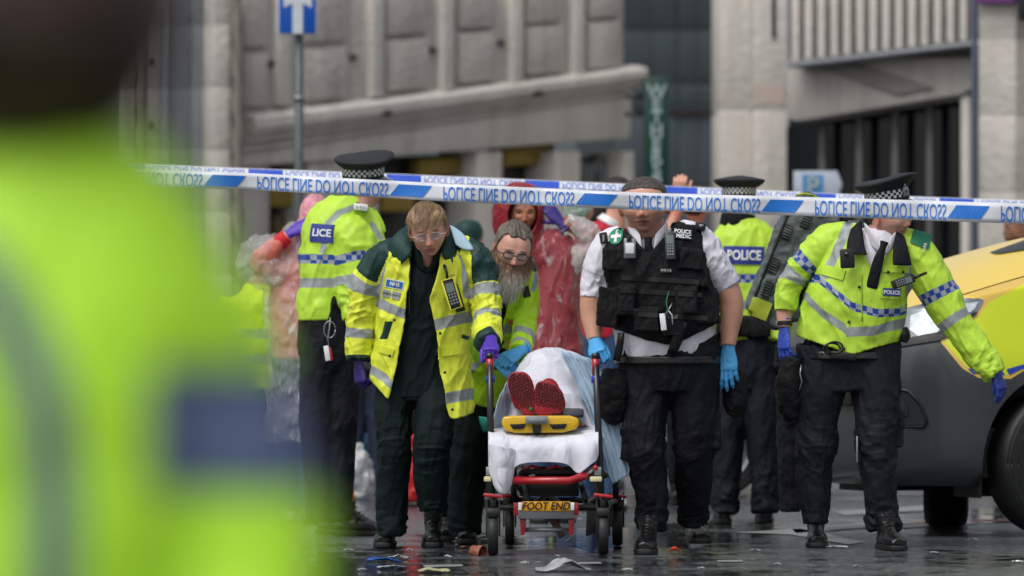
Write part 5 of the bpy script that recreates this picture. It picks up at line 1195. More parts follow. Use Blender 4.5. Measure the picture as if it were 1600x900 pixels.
# ---- 5 officer at the left, turned away ----------------------------------------
def officer_turned():
    f = Fig(28.6, 'tall police officer in lime jacket and flat cap turned away behind the young paramedic', 'person', (515, 838)); S = f.S; r = f.root
    HM = head_matrix(f.p(568, 291, 0), 118, 2, 0); k = 1.04
    neck = f.tube([(553, 360, 0, 26, 24), (560, 330, 0, 22, 22), (566, 308, 0, 21, 23)])
    body(r, MB(), HM, SK_ruddy, k, tubes=[neck, f.tube([(520, 560, 0, 40, 34), (525, 440, 0, 44, 34), (545, 345, 0, 40, 28)])], stub=True); eyes(r, HM, k)
    hair(r, HM, k, HL_SHORT, C8(44, 36, 32), thick=.006, strands=200, slen=.015, flow=(0, -.6, -.4), seed=13)
    police_cap(r, HM, k, tilt=2, badge=False, lean=13)
    tr = [f.tube([(502, 480, 0, 36, 40), (500, 560, 0, 33, 38), (498, 640, 0, 30, 34), (499, 740, 4, 25, 28), (500, 815, 6, 22, 25)]),
          f.tube([(532, 480, 5, 34, 38), (533, 560, 5, 31, 36), (532, 640, 4, 28, 32), (530, 740, 8, 24, 26), (528, 812, 10, 22, 24)]), f.tube([(512, 460, 0, 44, 38), (514, 540, 0, 50, 42), (515, 580, 0, 40, 34)])]
    garment('trousers', tr, .009, M_navy, r, seed=35, wr=[('ring', 1, tr[1].su[4], .12, .020, .05, .5), ('diag', (.2, 0, 1), .012, .07), ('noise', .009, .12)])
    boot(r, G(524, 28.9), (.95, -.35, 0), shaft=.17); boot(r, G(498, 29.05), (.8, -.5, 0), shaft=.17)
    tor = f.tube([(506, 508, 0, 41, 40), (505, 490, 0, 40, 42), (508, 445, 0, 42, 42), (513, 400, 0, 47, 42), (527, 355, 0, 50, 38), (543, 326, 0, 38, 30), (552, 308, 0, 25, 24), (556, 298, 0, 22, 22)])
    ch_ = f.tube([(560, 500, -4, 30, 34), (565, 440, -6, 34, 36), (572, 390, -6, 32, 34), (575, 355, -2, 26, 28), (566, 330, 0, 20, 22)])
    al = f.tube([(545, 345, -26, 26, 24), (553, 375, -36, 32, 28), (556, 420, -40, 33, 28), (557, 460, -42, 31, 27), (560, 500, -50, 26, 24)])
    def masks(c):
        px, py = c['px'], c['py']; body_ = np.isin(c['tid'], [0, 1])
        ch = np.maximum(only(c, [0, 1], vband(c, lin((465, 404), (520, 405), (600, 402)), 7.5, S)), only(c, [2], vband(c, lin((520, 408), (560, 398), (600, 402)), 7.5, S)))
        sil = np.maximum.reduce([only(c, [0, 1], vband(c, lin((465, 442), (600, 442)), 7.5, S)), only(c, [2], vband(c, lin((518, 440), (560, 435), (600, 436)), 7.5, S)),
            only(c, [0, 1, 2], strip(c, [(556, 323), (530, 332), (512, 350), (503, 398)], 5, S)), only(c, [1, 2], strip(c, [(582, 350), (592, 372)], 4, S))])
        return {'m_check': ch, 'm_silver': np.minimum(sil, np.where(ch > 0, -1, 1)), 'cu': c['P'][:, 0]+c['P'][:, 1]*.5+5, 'cv': (py-398)*S+.053*5}
    jk = garment('jacket', [tor, ch_, al], .0075, M_pol, r, seed=36, masks=masks, cut=lambda c: (((c['py'] > 502) & (c['tid'] != 2)) | ((c['py'] < 303) & (c['tid'] == 0))).astype(int),
        wr=[('diag', (.5, 0, 1), .016, .09), ('ring', 2, al.su[3], .12, .016, .05, .6), ('noise', .012, .13)])
    bv = bvh_of([jk])
    pb = patch('police_panel', bv, f.p(486, 362, -60), (.80, -.60, -.05), (.12, 0, 1), .118, .092, M_blueprint, r, thick=.003, n=(8, 4), label='blue back panel lettered POLICE')
    text_on('lettering', bv, 'LICE', .052, f.p(486, 362, -60), (.80, -.60, -.05), (.12, 0, 1), M_white, pb, off=.010, bold=.0016, squeeze=.9)
    ep = build(MB().box(f.p(564, 324, -34), .036, .05, .017, Matrix.Rotation(.12, 3, 'Y')), 'epaulette', M_white, r, bevel=.006)
    v2, fc = text2('A 4732', .017); build(MB().add([f.p(564, 324, -52)+Vector((a, 0, b-a*.1)) for a, b in v2], fc), 'number', M_black, ep, fixn=False)
    flap('collar', [[f.p(*a) for a in row] for row in ([(526, 302, -6), (540, 305, -16), (556, 314, -24), (566, 328, -26)], [(534, 300, 0), (548, 303, -10), (562, 313, -18), (572, 326, -20)])], M_navy, r, thick=.006)
    flap('shirt_collar', [[f.p(*a) for a in row] for row in ([(546, 304, -14), (560, 310, -20), (572, 324, -20)], [(552, 300, -8), (566, 307, -14), (577, 321, -14)])], M_shirt, r)
    flap('collar', [[f.p(*a) for a in row] for row in ([(580, 330, -10), (592, 345, -14), (596, 366, -14)], [(588, 328, -8), (600, 346, -12), (603, 362, -12)])], M_pol, r)
    km = MB(); km.tube([f.p(515+9*math.cos(t), 515+13*math.sin(t), -48) for t in [2*math.pi*i/20 for i in range(21)]], .003, 6); km.tube([f.p(516, 496, -46), f.p(515, 512, -48), f.p(512, 530, -48), f.p(514, 540, -48)], .004, 6)
    kr = build(km, 'key_ring', M_steel, r, smooth=True); build(MB().box(f.p(511, 552, -49), .013, .004, .038, Matrix.Rotation(-.15, 3, 'Y')), 'key_fob', M_white, kr, bevel=.003); build(MB().box(f.p(517, 553, -47), .007, .004, .034, Matrix.Rotation(-.2, 3, 'Y')), 'key_fob', M_red, kr, bevel=.003)
    return f
def officer_back():
    f = Fig(30.7, 'police officer in flat cap seen from behind, blue POLICE panel across the back', 'person', (1165, 815)); S = f.S; r = f.root
    HM = head_matrix(f.p(1155, 322, 0), 176, 2, 0); k = 1.0
    body(r, MB(), HM, SK_ruddy, k, tubes=[f.tube([(1153, 385, 0, 26, 24), (1154, 350, 0, 18, 18), (1155, 330, 0, 17, 19)]), f.tube([(1160, 560, 0, 36, 30), (1160, 450, 0, 40, 32), (1155, 375, 0, 40, 26)])])
    hair(r, HM, k, HL_SHORT, C8(52, 44, 40), thick=.006, strands=200, slen=.015, flow=(0, -.6, -.4), seed=13)
    police_cap(r, HM, k*1.02, tilt=-1, badge=False, lean=3)
    tr = [f.tube([(1140, 540, 0, 34, 36), (1138, 610, 0, 29, 33), (1136, 680, 0, 26, 29), (1134, 750, 4, 23, 25), (1132, 800, 6, 22, 24)]), f.tube([(1185, 540, 0, 34, 36), (1190, 610, 0, 30, 34), (1193, 680, 0, 27, 30), (1195, 750, 4, 23, 25), (1197, 800, 6, 21, 24)]), f.tube([(1162, 520, 0, 52, 36), (1163, 570, 0, 56, 38), (1164, 610, 0, 44, 32)])]
    garment('trousers', tr, .009, M_navy2, r, seed=41, wr=[('ring', 0, tr[0].su[4], .2, .022, .045, .5), ('ring', 1, tr[1].su[4], .2, .022, .045, .5), ('diag', (.2, 0, 1), .012, .07), ('noise', .009, .12)])
    boot(r, G(1131, 30.7), (0, 1, 0), shaft=.17); boot(r, G(1197, 30.75), (0, 1, 0), shaft=.17)
    tor = f.tube([(1163, 556, 0, 56, 38), (1163, 535, 0, 54, 38), (1162, 500, 0, 50, 36), (1162, 440, 0, 55, 38), (1162, 395, 0, 60, 38), (1158, 365, 0, 52, 34), (1154, 345, 0, 30, 26), (1154, 333, 0, 22, 22)])
    ar = f.tube([(1205, 372, 0, 26, 26), (1218, 400, 0, 25, 26), (1222, 450, 0, 23, 25), (1220, 500, -10, 20, 22), (1214, 535, -20, 16, 18)])
    al = f.tube([(1112, 372, 0, 26, 26), (1098, 400, 0, 25, 26), (1094, 450, 0, 23, 25), (1098, 500, -10, 20, 22), (1104, 530, -20, 16, 18)])
    def masks(c):
        py = c['py']; ch = np.maximum.reduce([only(c, [0, 1, 2], vband(c, lin((1080, 436), (1240, 434)), 7.0, S))])
        sil = np.maximum(only(c, [0, 1, 2], vband(c, lin((1080, 478), (1240, 476)), 7, S)), only(c, [0], strip(c, [(1204, 350), (1214, 400)], 4, S)))
        return {'m_check': ch, 'm_silver': sil, 'cu': c['P'][:, 0]+5, 'cv': (py-429)*S+5*.053}
    jk = garment('jacket', [tor, ar, al], .0085, M_pol, r, seed=42, masks=masks, cut=lambda c: ((c['py'] > np.interp(c['px'], [1105, 1165, 1215], [546, 530, 550])) & (c['tid'] == 0)).astype(int), wr=[('diag', (.2, 0, 1), .012, .09), ('ring', 0, tor.su[2], .1, .012, .06, .6), ('noise', .010, .13)])
    bv = bvh_of([jk])
    pb = patch('police_panel', bv, f.p(1165, 398, -100), (1, 0, -.02), (0, 0, 1), .222, .098, M_blueprint, r, thick=.003, n=(10, 4), label='blue back panel lettered POLICE')
    text_on('lettering', bv, 'POLICE', .072, f.p(1165, 398.5, -100), (1, 0, -.02), (0, 0, 1), M_white, pb, off=.010, bold=.002, squeeze=.78)
    build(Tube([(f.p(1154, 348, 0), 30*S, 28*S), (f.p(1154, 340, -2), 28*S, 27*S), (f.p(1155, 333, -2), 26*S, 25*S)], n=24).add(MB()), 'collar', M_navy, r, smooth=True)
    build(f.tube([(1163, 493, 0, 54, 41), (1163, 526, 0, 55, 42)], n=30).add(MB()), 'utility_belt', M_vest, r, smooth=True)
    for x in (1140, 1186): build(MB().box(f.p(x, 512, -44), .05, .03, .05), 'belt_pouch', M_vest, r, bevel=.012)
    hand(r, 'glove', f.p(1104, 545, -24), (0, -.1, -1), (0, -1, 0), m=M_black, k=.95); hand(r, 'glove', f.p(1214, 548, -22), (0, -.1, -1), (0, -1, 0), thumb=-1, m=M_black, k=.95)
    return f
M_clear = None
def clear_mat(lo=.05, gain=2.6):
    m, nt, b = new_mat('clear_polythene'); L = nt.links; out = nt.nodes['Material Output']
    tc = N(nt, 'ShaderNodeTexCoord'); n3 = N(nt, 'ShaderNodeTexNoise'); n3.inputs['Scale'].default_value = 9; n3.inputs['Detail'].default_value = 5; n3.inputs['Distortion'].default_value = 1.5; mp_ = N(nt, 'ShaderNodeMapping'); mp_.inputs['Rotation'].default_value = (0, .5, 0); mp_.inputs['Scale'].default_value = (2.2, 2, .5); L.new(tc.outputs['Object'], mp_.inputs[0]); L.new(mp_.outputs[0], n3.inputs[0])
    bp = N(nt, 'ShaderNodeBump'); bp.inputs['Distance'].default_value = .03; L.new(n3.outputs[0], bp.inputs['Height'])
    b.inputs['Base Color'].default_value = (.75, .74, .76, 1); b.inputs['Roughness'].default_value = .18; L.new(bp.outputs[0], b.inputs['Normal'])
    tr = N(nt, 'ShaderNodeBsdfTransparent'); mx = N(nt, 'ShaderNodeMixShader')
    f = mathn(nt, 'ADD', mathn(nt, 'MULTIPLY', mathn(nt, 'SUBTRACT', n3.outputs[0], .58, True), gain, True), lo, True)  # pale noise streaks mixed in as painted highlights on the film
    L.new(f, mx.inputs[0]); L.new(tr.outputs[0], mx.inputs[1]); L.new(b.outputs[0], mx.inputs[2]); L.new(mx.outputs[0], out.inputs['Surface']); return m
M_clear = clear_mat(.02, 1.8); M_clear2 = clear_mat(.30, 3.0)
M_redcloth = cloth('red_spotted_plastic', C8(136, 10, 32), rough=.3, bump=.012, bscale=16, spec=.6, wet=C8(226, 200, 206))
M_redknit = cloth('red_knit', C8(178, 24, 48), rough=.7, bump=.006)
def woman_red_hood():
    f = Fig(30.8, 'woman in a red hood and clear plastic poncho, purple-gloved hand raised to her head', 'person', (850, 812)); S = f.S; r = f.root
    HM = head_matrix(f.p(817, 333, -4), 6, 4, 0); k = .97
    arm = f.tube([(893, 400, 0, 16, 16), (915, 390, -2, 14, 14), (922, 374, -4, 13, 13), (900, 356, -8, 12, 12), (880, 345, -10, 9, 9)], side=(0, 0, 1))
    body(r, MB(), HM, SK_brown, k, tubes=[f.tube([(820, 410, 4, 22, 20), (818, 375, 2, 15, 15), (817, 350, 2, 14, 15)]), arm, f.tube([(855, 540, 0, 24, 20), (860, 440, 0, 24, 20), (852, 405, 0, 24, 18), (835, 392, 2, 20, 16)])])
    eyes(r, HM, k, (.1, 0)); eb = MB()
    hair(r, HM, k, [(0, .062), (40, .05), (62, .02), (80, -.03), (110, -.08), (180, -.1)], C8(30, 20, 18), thick=.010, strands=400, slen=.05, flow=(0, -.4, -.8), seed=19)
    # hood: a red shell open at the face
    hd = f.tube([(835, 400, 4, 26, 24), (824, 384, 4, 33, 30), (812, 356, 6, 41, 42), (810, 330, 6, 42, 46), (811, 308, 4, 38, 42), (812, 294, 2, 28, 30), (812, 287, 0, 12, 14)])
    garment('hood', [hd], .006, M_redcloth, r, seed=51, cut=lambda c: ((c['N'][:, 1] < .35) & (np.hypot((c['px']-817)/23., (c['py']-337)/31.) < 1)).astype(int), thick=.006, wr=[('noise', .005, .08), ('diag', (.3, 0, 1), .008, .06)])
    tor = f.tube([(862, 690, 0, 56, 44), (862, 620, 0, 54, 42), (864, 540, 0, 46, 38), (868, 470, 0, 38, 34), (870, 420, 0, 36, 30), (862, 395, 0, 40, 28), (842, 380, 2, 30, 24)])
    garment('red_coat', [tor], .0085, M_redcloth, r, seed=52, wr=[('long', 0, .02, .06, 0, 5), ('diag', (.25, 0, 1), .016, .07)])
    leg = [f.tube([(845, 660, 0, 24, 24), (843, 740, 0, 20, 21), (842, 800, 0, 15, 16)]), f.tube([(880, 660, 0, 24, 24), (882, 740, 0, 20, 21), (884, 800, 0, 15, 16)])]
    garment('trousers', leg, .01, M_jeans, r, wr=[('diag', (.2, 0, 1), .01, .06)])
    boot(r, G(842, 31), (0, -1, 0), shaft=.12, m=M_white); boot(r, G(884, 31.1), (0, -1, 0), shaft=.12, m=M_white)
    ptor = f.tube([(864, 710, 0, 66, 54), (864, 620, 0, 62, 50), (866, 540, 0, 52, 44), (870, 470, 0, 44, 40), (872, 420, 0, 42, 36), (864, 388, 0, 46, 32), (842, 376, 2, 34, 28)])
    psl = f.tube([(880, 410, 0, 24, 24), (905, 404, -2, 24, 22), (926, 384, -4, 20, 20), (914, 362, -8, 19, 18), (896, 350, -8, 15, 15), (882, 343, -10, 12, 12)], side=(0, 0, 1))
    garment('clear_poncho', [ptor], .009, M_clear, r, seed=53, thick=.001, wr=[('long', 0, .022, .06, 0, 5), ('noise', .014, .08)], cut=lambda c: ((c['u'] < .01) & (c['tid'] == 0)).astype(int))
    garment('poncho_sleeve', [psl], .008, M_clear2, r, seed=54, thick=.001, wr=[('ring', 0, psl.su[2], .2, .016, .05, .5), ('noise', .010, .08)], cut=lambda c: ((c['u'] < .03) | (c['u'] > psl.L[-1]-.005)).astype(int))
    hand(r, 'glove', f.p(876, 348, -12), (-.62, .1, .76), (.35, -.9, .3), thumb=1, curls=((24, 30, 20), (26, 32, 20), (28, 34, 20), (30, 36, 20)), m=M_dpur, k=1.0)
    return f
def person_pink_poncho():
    f = Fig(30.6, 'person in a pink hood and clear poncho raising a purple glove beside the turned officer', 'person', (465, 815)); S = f.S; r = f.root
    HM = head_matrix(f.p(489, 337, 0), 130, 0, 0)
    arm = f.tube([(440, 440, -10, 16, 16), (408, 408, -20, 16, 16), (414, 398, -24, 14, 14), (440, 376, -30, 11, 11), (450, 368, -32, 9, 9)])
    body(r, MB(), HM, SK_fair, .78, tubes=[arm, f.tube([(470, 540, 0, 24, 20), (468, 440, 0, 24, 20), (476, 392, 0, 16, 14), (488, 345, 0, 11, 11)])])
    garment('hood', [f.tube([(470, 392, 0, 22, 22), (478, 362, 0, 17, 22), (487, 340, 0, 22, 30), (491, 322, 0, 20, 28), (494, 308, 0, 15, 20), (495, 302, 0, 8, 10)])], .007, cloth('pale_pink_plastic', C8(206, 140, 152), rough=.25, bump=.012, bscale=18, wet=C8(240, 228, 232)), r, seed=61, wr=[('noise', .012, .06), ('diag', (.6, 0, 1), .01, .04)])
    garment('red_top', [f.tube([(462, 560, 0, 36, 30), (460, 470, 0, 40, 30), (466, 410, 0, 34, 26), (474, 380, 0, 20, 18)]), f.tube([(446, 424, -8, 20, 20), (410, 412, -20, 20, 20), (416, 400, -24, 17, 17), (444, 374, -30, 12, 12)])], .008, cloth('coral_knit', C8(214, 112, 92), rough=.75, bump=.006), r, seed=62, wr=[('noise', .012, .08)])
    garment('clear_poncho', [f.tube([(462, 690, 0, 50, 40), (462, 560, 0, 46, 38), (458, 470, 0, 46, 38), (464, 400, 0, 42, 32), (480, 355, 0, 24, 24)]), f.tube([(446, 430, -8, 34, 28), (405, 420, -20, 30, 27), (400, 398, -24, 26, 24), (436, 376, -30, 14, 14)])], .009, M_clear2, r, seed=63, thick=.001, wr=[('noise', .02, .08), ('diag', (.5, 0, 1), .016, .06)])
    build(f.tube([(436, 380, -30, 13, 12), (449, 369, -32, 12, 11)], n=18).add(MB()), 'cuff', mat('red_ribbing', C8(204, 30, 44), .7), r, smooth=True)
    hand(r, 'glove', f.p(453, 365, -33), (.85, -.1, .5), (-.3, -.8, .5), thumb=1, curls=((12, 18, 12), (14, 20, 12), (16, 22, 14), (18, 24, 14)), m=M_pur, k=1.0)
    garment('trousers', [f.tube([(448, 560, 0, 24, 24), (448, 700, 0, 20, 20), (448, 795, 0, 15, 15)]), f.tube([(478, 560, 0, 24, 24), (478, 700, 0, 20, 20), (478, 795, 0, 15, 15)])], .011, M_jeans, r)
    boot(r, G(448, 30.8), (0, -1, 0), shaft=.12, m=M_white); boot(r, G(478, 30.8), (.3, -1, 0), shaft=.12, m=M_white)
    return f
def man_red_shirt():
    f = Fig(33.2, 'man in a red football shirt and jeans behind the police medic, one hand raised', 'person', (930, 797)); S = f.S; r = f.root
    HM = head_matrix(f.p(965, 308, 0), 70, 0, 0)
    arm = f.tube([(905, 400, 0, 12, 12), (903, 425, 0, 11, 11), (910, 465, 0, 10, 10), (912, 500, 0, 8, 8)]); arm2 = f.tube([(990, 372, 0, 14, 12), (1030, 374, 0, 11, 11), (1054, 342, -2, 9.5, 9.5), (1060, 310, -4, 7, 7)])
    body(r, MB(), HM, SK_fair, 1.0, tubes=[arm, arm2, f.tube([(950, 400, 0, 24, 22), (960, 350, 0, 17, 16), (964, 325, 0, 15, 16)])]); hair(r, HM, 1.0, HL_SHORT, C8(36, 28, 24), thick=.008, strands=200, slen=.02, flow=(0, -.6, -.4), seed=13)
    garment('red_shirt', [f.tube([(930, 528, 0, 38, 30), (932, 470, 0, 40, 32), (938, 400, 0, 44, 32), (948, 366, 0, 34, 26), (956, 350, 0, 18, 17)]), f.tube([(918, 372, 0, 18, 18), (908, 395, 0, 16, 17), (906, 412, 0, 14, 16)]), f.tube([(975, 370, 0, 18, 18), (1010, 376, 0, 15, 16)])], .009, M_redknit, r, seed=71, wr=[('diag', (.3, 0, 1), .014, .08)])
    build(f.tube([(951, 352, 0, 22, 20), (957, 342, 0, 18, 18)], n=20).add(MB()), 'shirt_collar', M_white, r, smooth=True); build(f.tube([(905, 409, 0, 15, 17), (905, 415, 0, 15.5, 17)], n=20).add(MB()), 'sleeve_trim', M_white, r, smooth=True)
    garment('jeans', [f.tube([(918, 520, 0, 26, 26), (914, 620, 0, 22, 23), (912, 780, 0, 15, 16)]), f.tube([(948, 520, 0, 26, 26), (950, 620, 0, 22, 23), (952, 780, 0, 15, 16)])], .01, M_jeans, r, wr=[('diag', (.2, 0, 1), .01, .06)])
    boot(r, G(912, 33.4), (0, -1, 0), shaft=.12, m=M_white); boot(r, G(952, 33.4), (.2, -1, 0), shaft=.12, m=M_white)
    hand(r, 'hand', f.p(1060, 308, -4), (.1, -.2, 1), (0, -1, -.2), thumb=-1, curls=((50, 60, 30),)*4, m=SK_fair, k=1.0, cuff=False)
    return f
def bystander(Y, label, hx, hy, col_top, silver, legs, haircol, hat=None, face=160, jk=True, k=1.0, dark=None, foot=None, w=1.0, shoe=None, skin=None):
    """a full figure further up the street"""
    f = Fig(Y, label, 'person', (hx, HOR+F/Y)); S = f.S; r = f.root; m_ = 1/S; gy = HOR+F/Y
    Z = lambda z: HOR-(z-CAMH)*m_      # height in metres -> row
    h0 = 1.0-(hy-HOR)*S; q = (h0+.02)/1.66
    HM = head_matrix(f.p(hx, hy, 0), face, 0, 0)
    ax = .27*m_*w
    arms = [f.tube([(hx+s*.19*m_*w, Z(1.36*q), 0, .05*m_), (hx+s*.25*m_*w, Z(1.1*q), 0, .045*m_), (hx+s*.24*m_*w, Z(.84*q), -.06*m_, .028*m_)]) for s in (1, -1)]
    body(r, MB(), HM, skin or SK_fair, k, tubes=arms+[f.tube([(hx, Z(1.3*q), 0, .12*m_, .09*m_), (hx, Z(1.42*q), 0, .06*m_), (hx, Z(1.52*q), 0, .055*m_)])], voxel=.006)
    hair(r, HM, k, HL_SHORT, haircol, thick=.014, strands=150, slen=.03, flow=(0, -.6, -.4), seed=int(hx))
    if hat:
        garment('cap' if hat[1] == 'cap' else 'helmet', [Tube([(HM @ Vector((0, -.01, .015)), .088, .105), (HM @ Vector((0, -.01, .07)), .088, .104), (HM @ Vector((0, -.01, .115)), .07, .08), (HM @ Vector((0, -.01, .135)), .03, .035)], side=HM.to_3x3() @ Vector((1, 0, 0)))], .006, hat[0], r)
    tor = f.tube([(hx, Z(.80*q), 0, .19*m_*w, .14*m_), (hx, Z(.98*q), 0, .18*m_*w, .14*m_), (hx, Z(1.2*q), 0, .20*m_*w, .14*m_), (hx, Z(1.36*q), 0, .20*m_*w, .12*m_), (hx, Z(1.43*q), 0, .10*m_, .09*m_), (hx, Z(1.47*q), 0, .07*m_, .07*m_)])
    sl = [f.tube([(hx+s*.17*m_*w, Z(1.37*q), 0, .075*m_), (hx+s*.235*m_*w, Z(1.24*q), 0, .068*m_), (hx+s*.26*m_*w, Z(1.05*q), 0, .060*m_), (hx+s*.245*m_*w, Z(.86*q), -.05*m_, .048*m_)]) for s in (1, -1)]
    def masks(c):
        z = 1.0-(c['py']-HOR)*S
        return {'m_silver': np.maximum(.026-np.abs(z-1.0*q), .026-np.abs(z-1.16*q)) if silver else np.full(len(z), -1.), 'm_dark': (z-1.33*q) if dark else np.full(len(z), -1.)}
    garment('jacket', [tor]+sl, .011, col_top, r, seed=int(hx) % 50, masks=masks, wr=[('diag', (.3, 0, 1), .014, .08), ('noise', .012, .12)])
    tr = [f.tube([(hx+s*.09*m_*w, Z(.86*q), 0, .105*m_), (hx+s*.10*m_*w, Z(.5*q), 0, .08*m_), (hx+s*.11*m_*w, Z(.12*q), 0, .058*m_)]) for s in (1, -1)]
    garment('trousers', tr, .011, legs, r, seed=5, wr=[('diag', (.2, 0, 1), .012, .06)])
    for s in (1, -1): boot(r, G(hx+s*.11*m_*w, Y+.1), (s*.1, -1 if abs(face) < 100 else 1, 0), shaft=.14, m=shoe)
    for s in (1, -1): hand(r, 'hand', f.p(hx+s*.24*m_*w, Z(.82*q), -.06*m_), (0, -.1, -1), (s*.3, -1, 0), thumb=-s, curls=((20, 30, 20),)*4, m=skin or SK_fair, k=.95, cuff=False, voxel=.005)
    return f
def fg_officer():
    """the officer kneeling close to the lens, far out of focus"""
    f = Fig(4.0, 'out-of-focus officer in lime jacket kneeling close to the camera', 'person', (60, HOR+F/4.0)); S = f.S; r = f.root; r.location = (f.p(60, 0).x, 4.0, 0)
    HM = head_matrix(f.p(55, 20, 0), 172, 0, 0); k = 1.12
    core = f.tube([(70, 1500, 0, 230, 180), (70, 800, 0, 260, 170), (60, 400, 0, 230, 150), (55, 240, 0, 110, 100)])
    body(r, MB(), HM, SK_brown, k, tubes=[f.tube([(58, 330, 0, 120, 100), (56, 200, 0, 95, 90), (55, 90, 0, 90, 90)]), core], voxel=.006)
    hair(r, HM, k, [(0, .07), (60, .0), (90, -.04), (120, -.09), (180, -.115)], C8(44, 30, 22), thick=.018, strands=300, slen=.02, flow=(0, -.6, -.4), seed=13)
    tor = f.tube([(70, 1750, 0, 330, 240), (70, 1300, 0, 330, 230), (75, 900, 0, 330, 230), (74, 600, 0, 335, 225), (76, 430, 0, 290, 200), (68, 320, 0, 235, 170), (60, 240, 0, 175, 140), (56, 185, 0, 120, 110)])
    ar = f.tube([(222, 400, 0, 126, 110), (282, 540, 0, 136, 120), (326, 720, -10, 142, 125), (366, 900, -40, 145, 125), (390, 1150, -160, 110, 95), (330, 1300, -330, 80, 80)])
    al = f.tube([(-150, 430, 0, 120, 110), (-225, 560, 0, 128, 120), (-250, 720, -10, 128, 120), (-260, 1000, -60, 110, 105), (-150, 1250, -330, 80, 80)])
    def masks(c):
        px, py = c['px'], c['py']
        return {'m_silver': np.maximum(only(c, [0], strip(c, [(-80, 380), (0, 470), (62, 600), (82, 760), (70, 1500)], 40, S)), np.where(c['tid'] == 0, -1, -1)),
                'm_blue': np.minimum(np.minimum((px-232)*S, (512-px)*S), np.minimum((py-572)*S, (768-py)*S)), 'm_letters': np.minimum(np.minimum((px-262)*S, (484-px)*S), np.minimum(np.minimum((py-632)*S, (706-py)*S), (11-np.abs((px-262) % 38-19))*S))}
    m = cloth('near_jacket_fabric', C8(172, 226, 46), [('m_silver', C8(78, 96, 112), .5), ('m_blue', C8(66, 80, 118), .5), ('m_letters', C8(112, 122, 152), .5)], rough=.5, bump=.01, bscale=18)
    garment('jacket', [tor, ar, al], .012, m, r, seed=81, masks=masks, wr=[('diag', (.3, 0, 1), .012, .12), ('noise', .01, .14)])
    build(f.tube([(57, 200, 0, 112, 108), (56, 165, 0, 108, 104)], n=28).add(MB()), 'collar', M_navy, r, smooth=True)
    Gz = lambda x, y, z: Vector((r.location.x+x, 4.0+y, z))
    lg = [Tube([(Gz(s*.13, 0, .50), .11, .12), (Gz(s*.16, .25, .30), .09, .10), (Gz(s*.17, .42, .11), .075, .08), (Gz(s*.16, .20, .085), .065, .07), (Gz(s*.15, -.1, .075), .05, .06)], side=(1, 0, 0)) for s in (1, -1)]
    garment('trousers', lg+[Tube([(Gz(0, -.02, .35), .17, .14), (Gz(0, 0, .55), .20, .15)])], .012, M_navy, r)
    for s in (1, -1): boot(r, Gz(s*.15, -.15, .0), (0, -1, 0), shaft=.15)
    for s in (1, -1): hand(r, 'glove', Gz(s*.16+.03, .22, .42), (-s*.3, .9, -.3), (0, .3, 1), thumb=-s, m=M_black, k=1, voxel=.005)
    return f
# ------------------------------------------------------------------ stretcher, patient, sheets
def drape(name, rows, m, parent=None, levels=3, thick=.004, disp=(.006, .05), seed=1, smooth_corners=False, base=None):
    v = [Vector(q) for r_ in rows for q in r_]; w = len(rows[0]); h = len(rows)
    f = [(j*w+i, j*w+i+1, (j+1)*w+i+1, (j+1)*w+i) for j in range(h-1) for i in range(w-1)]
    me = bpy.data.meshes.new(name); me.from_pydata([tuple(x) for x in v], [], f); o = bpy.data.objects.new(name, me); col.objects.link(o)
    s = o.modifiers.new('s', 'SUBSURF'); s.levels = levels; s.render_levels = levels
    dg = bpy.context.evaluated_depsgraph_get(); m2 = bpy.data.meshes.new_from_object(o.evaluated_get(dg)); o.modifiers.clear(); o.data = m2
    P = getP(m2); Nn = getN(m2); a, wl = disp
    q = np.stack([P[:, 0]/wl, P[:, 1]/wl, P[:, 2]/(wl*3)], 1); setP(m2, P+Nn*(a*(ridge(q, seed)-.45)+a*.6*fbm(P/.16, seed+3))[:, None])
    t = o.modifiers.new('t', 'SOLIDIFY'); t.thickness = thick
    dg = bpy.context.evaluated_depsgraph_get(); m3 = bpy.data.meshes.new_from_object(o.evaluated_get(dg)); o.modifiers.clear(); o.data = m3; col.objects.unlink(o); m3.name = name; m3.materials.clear(); m3.materials.append(m)
    smooth_mesh(m3); return link(o, parent, base)
M_sheet = cloth('white_sheet', C8(212, 214, 226), rough=.8, bump=.012, bscale=9)
M_gown = cloth('pale_blue_sheet', C8(166, 190, 212), rough=.75, bump=.012, bscale=14)
M_mint = cloth('mint_sheet', C8(206, 224, 218), rough=.8, bump=.010, bscale=10)
YG = 26.4
ST_ = empty('ambulance_stretcher', G(855, 27.2), 'red and black wheeled ambulance stretcher with yellow FOOT END plate', 'stretcher')
M_blk = mat('black_enamel', C8(22, 23, 26), .35, coat=.2)
M_ybrd = mat('yellow_moulding', C8(214, 172, 22), .35, var=.08, scale=9, coat=.3)
M_cream = mat('cream_rubber', C8(206, 200, 158), .6)
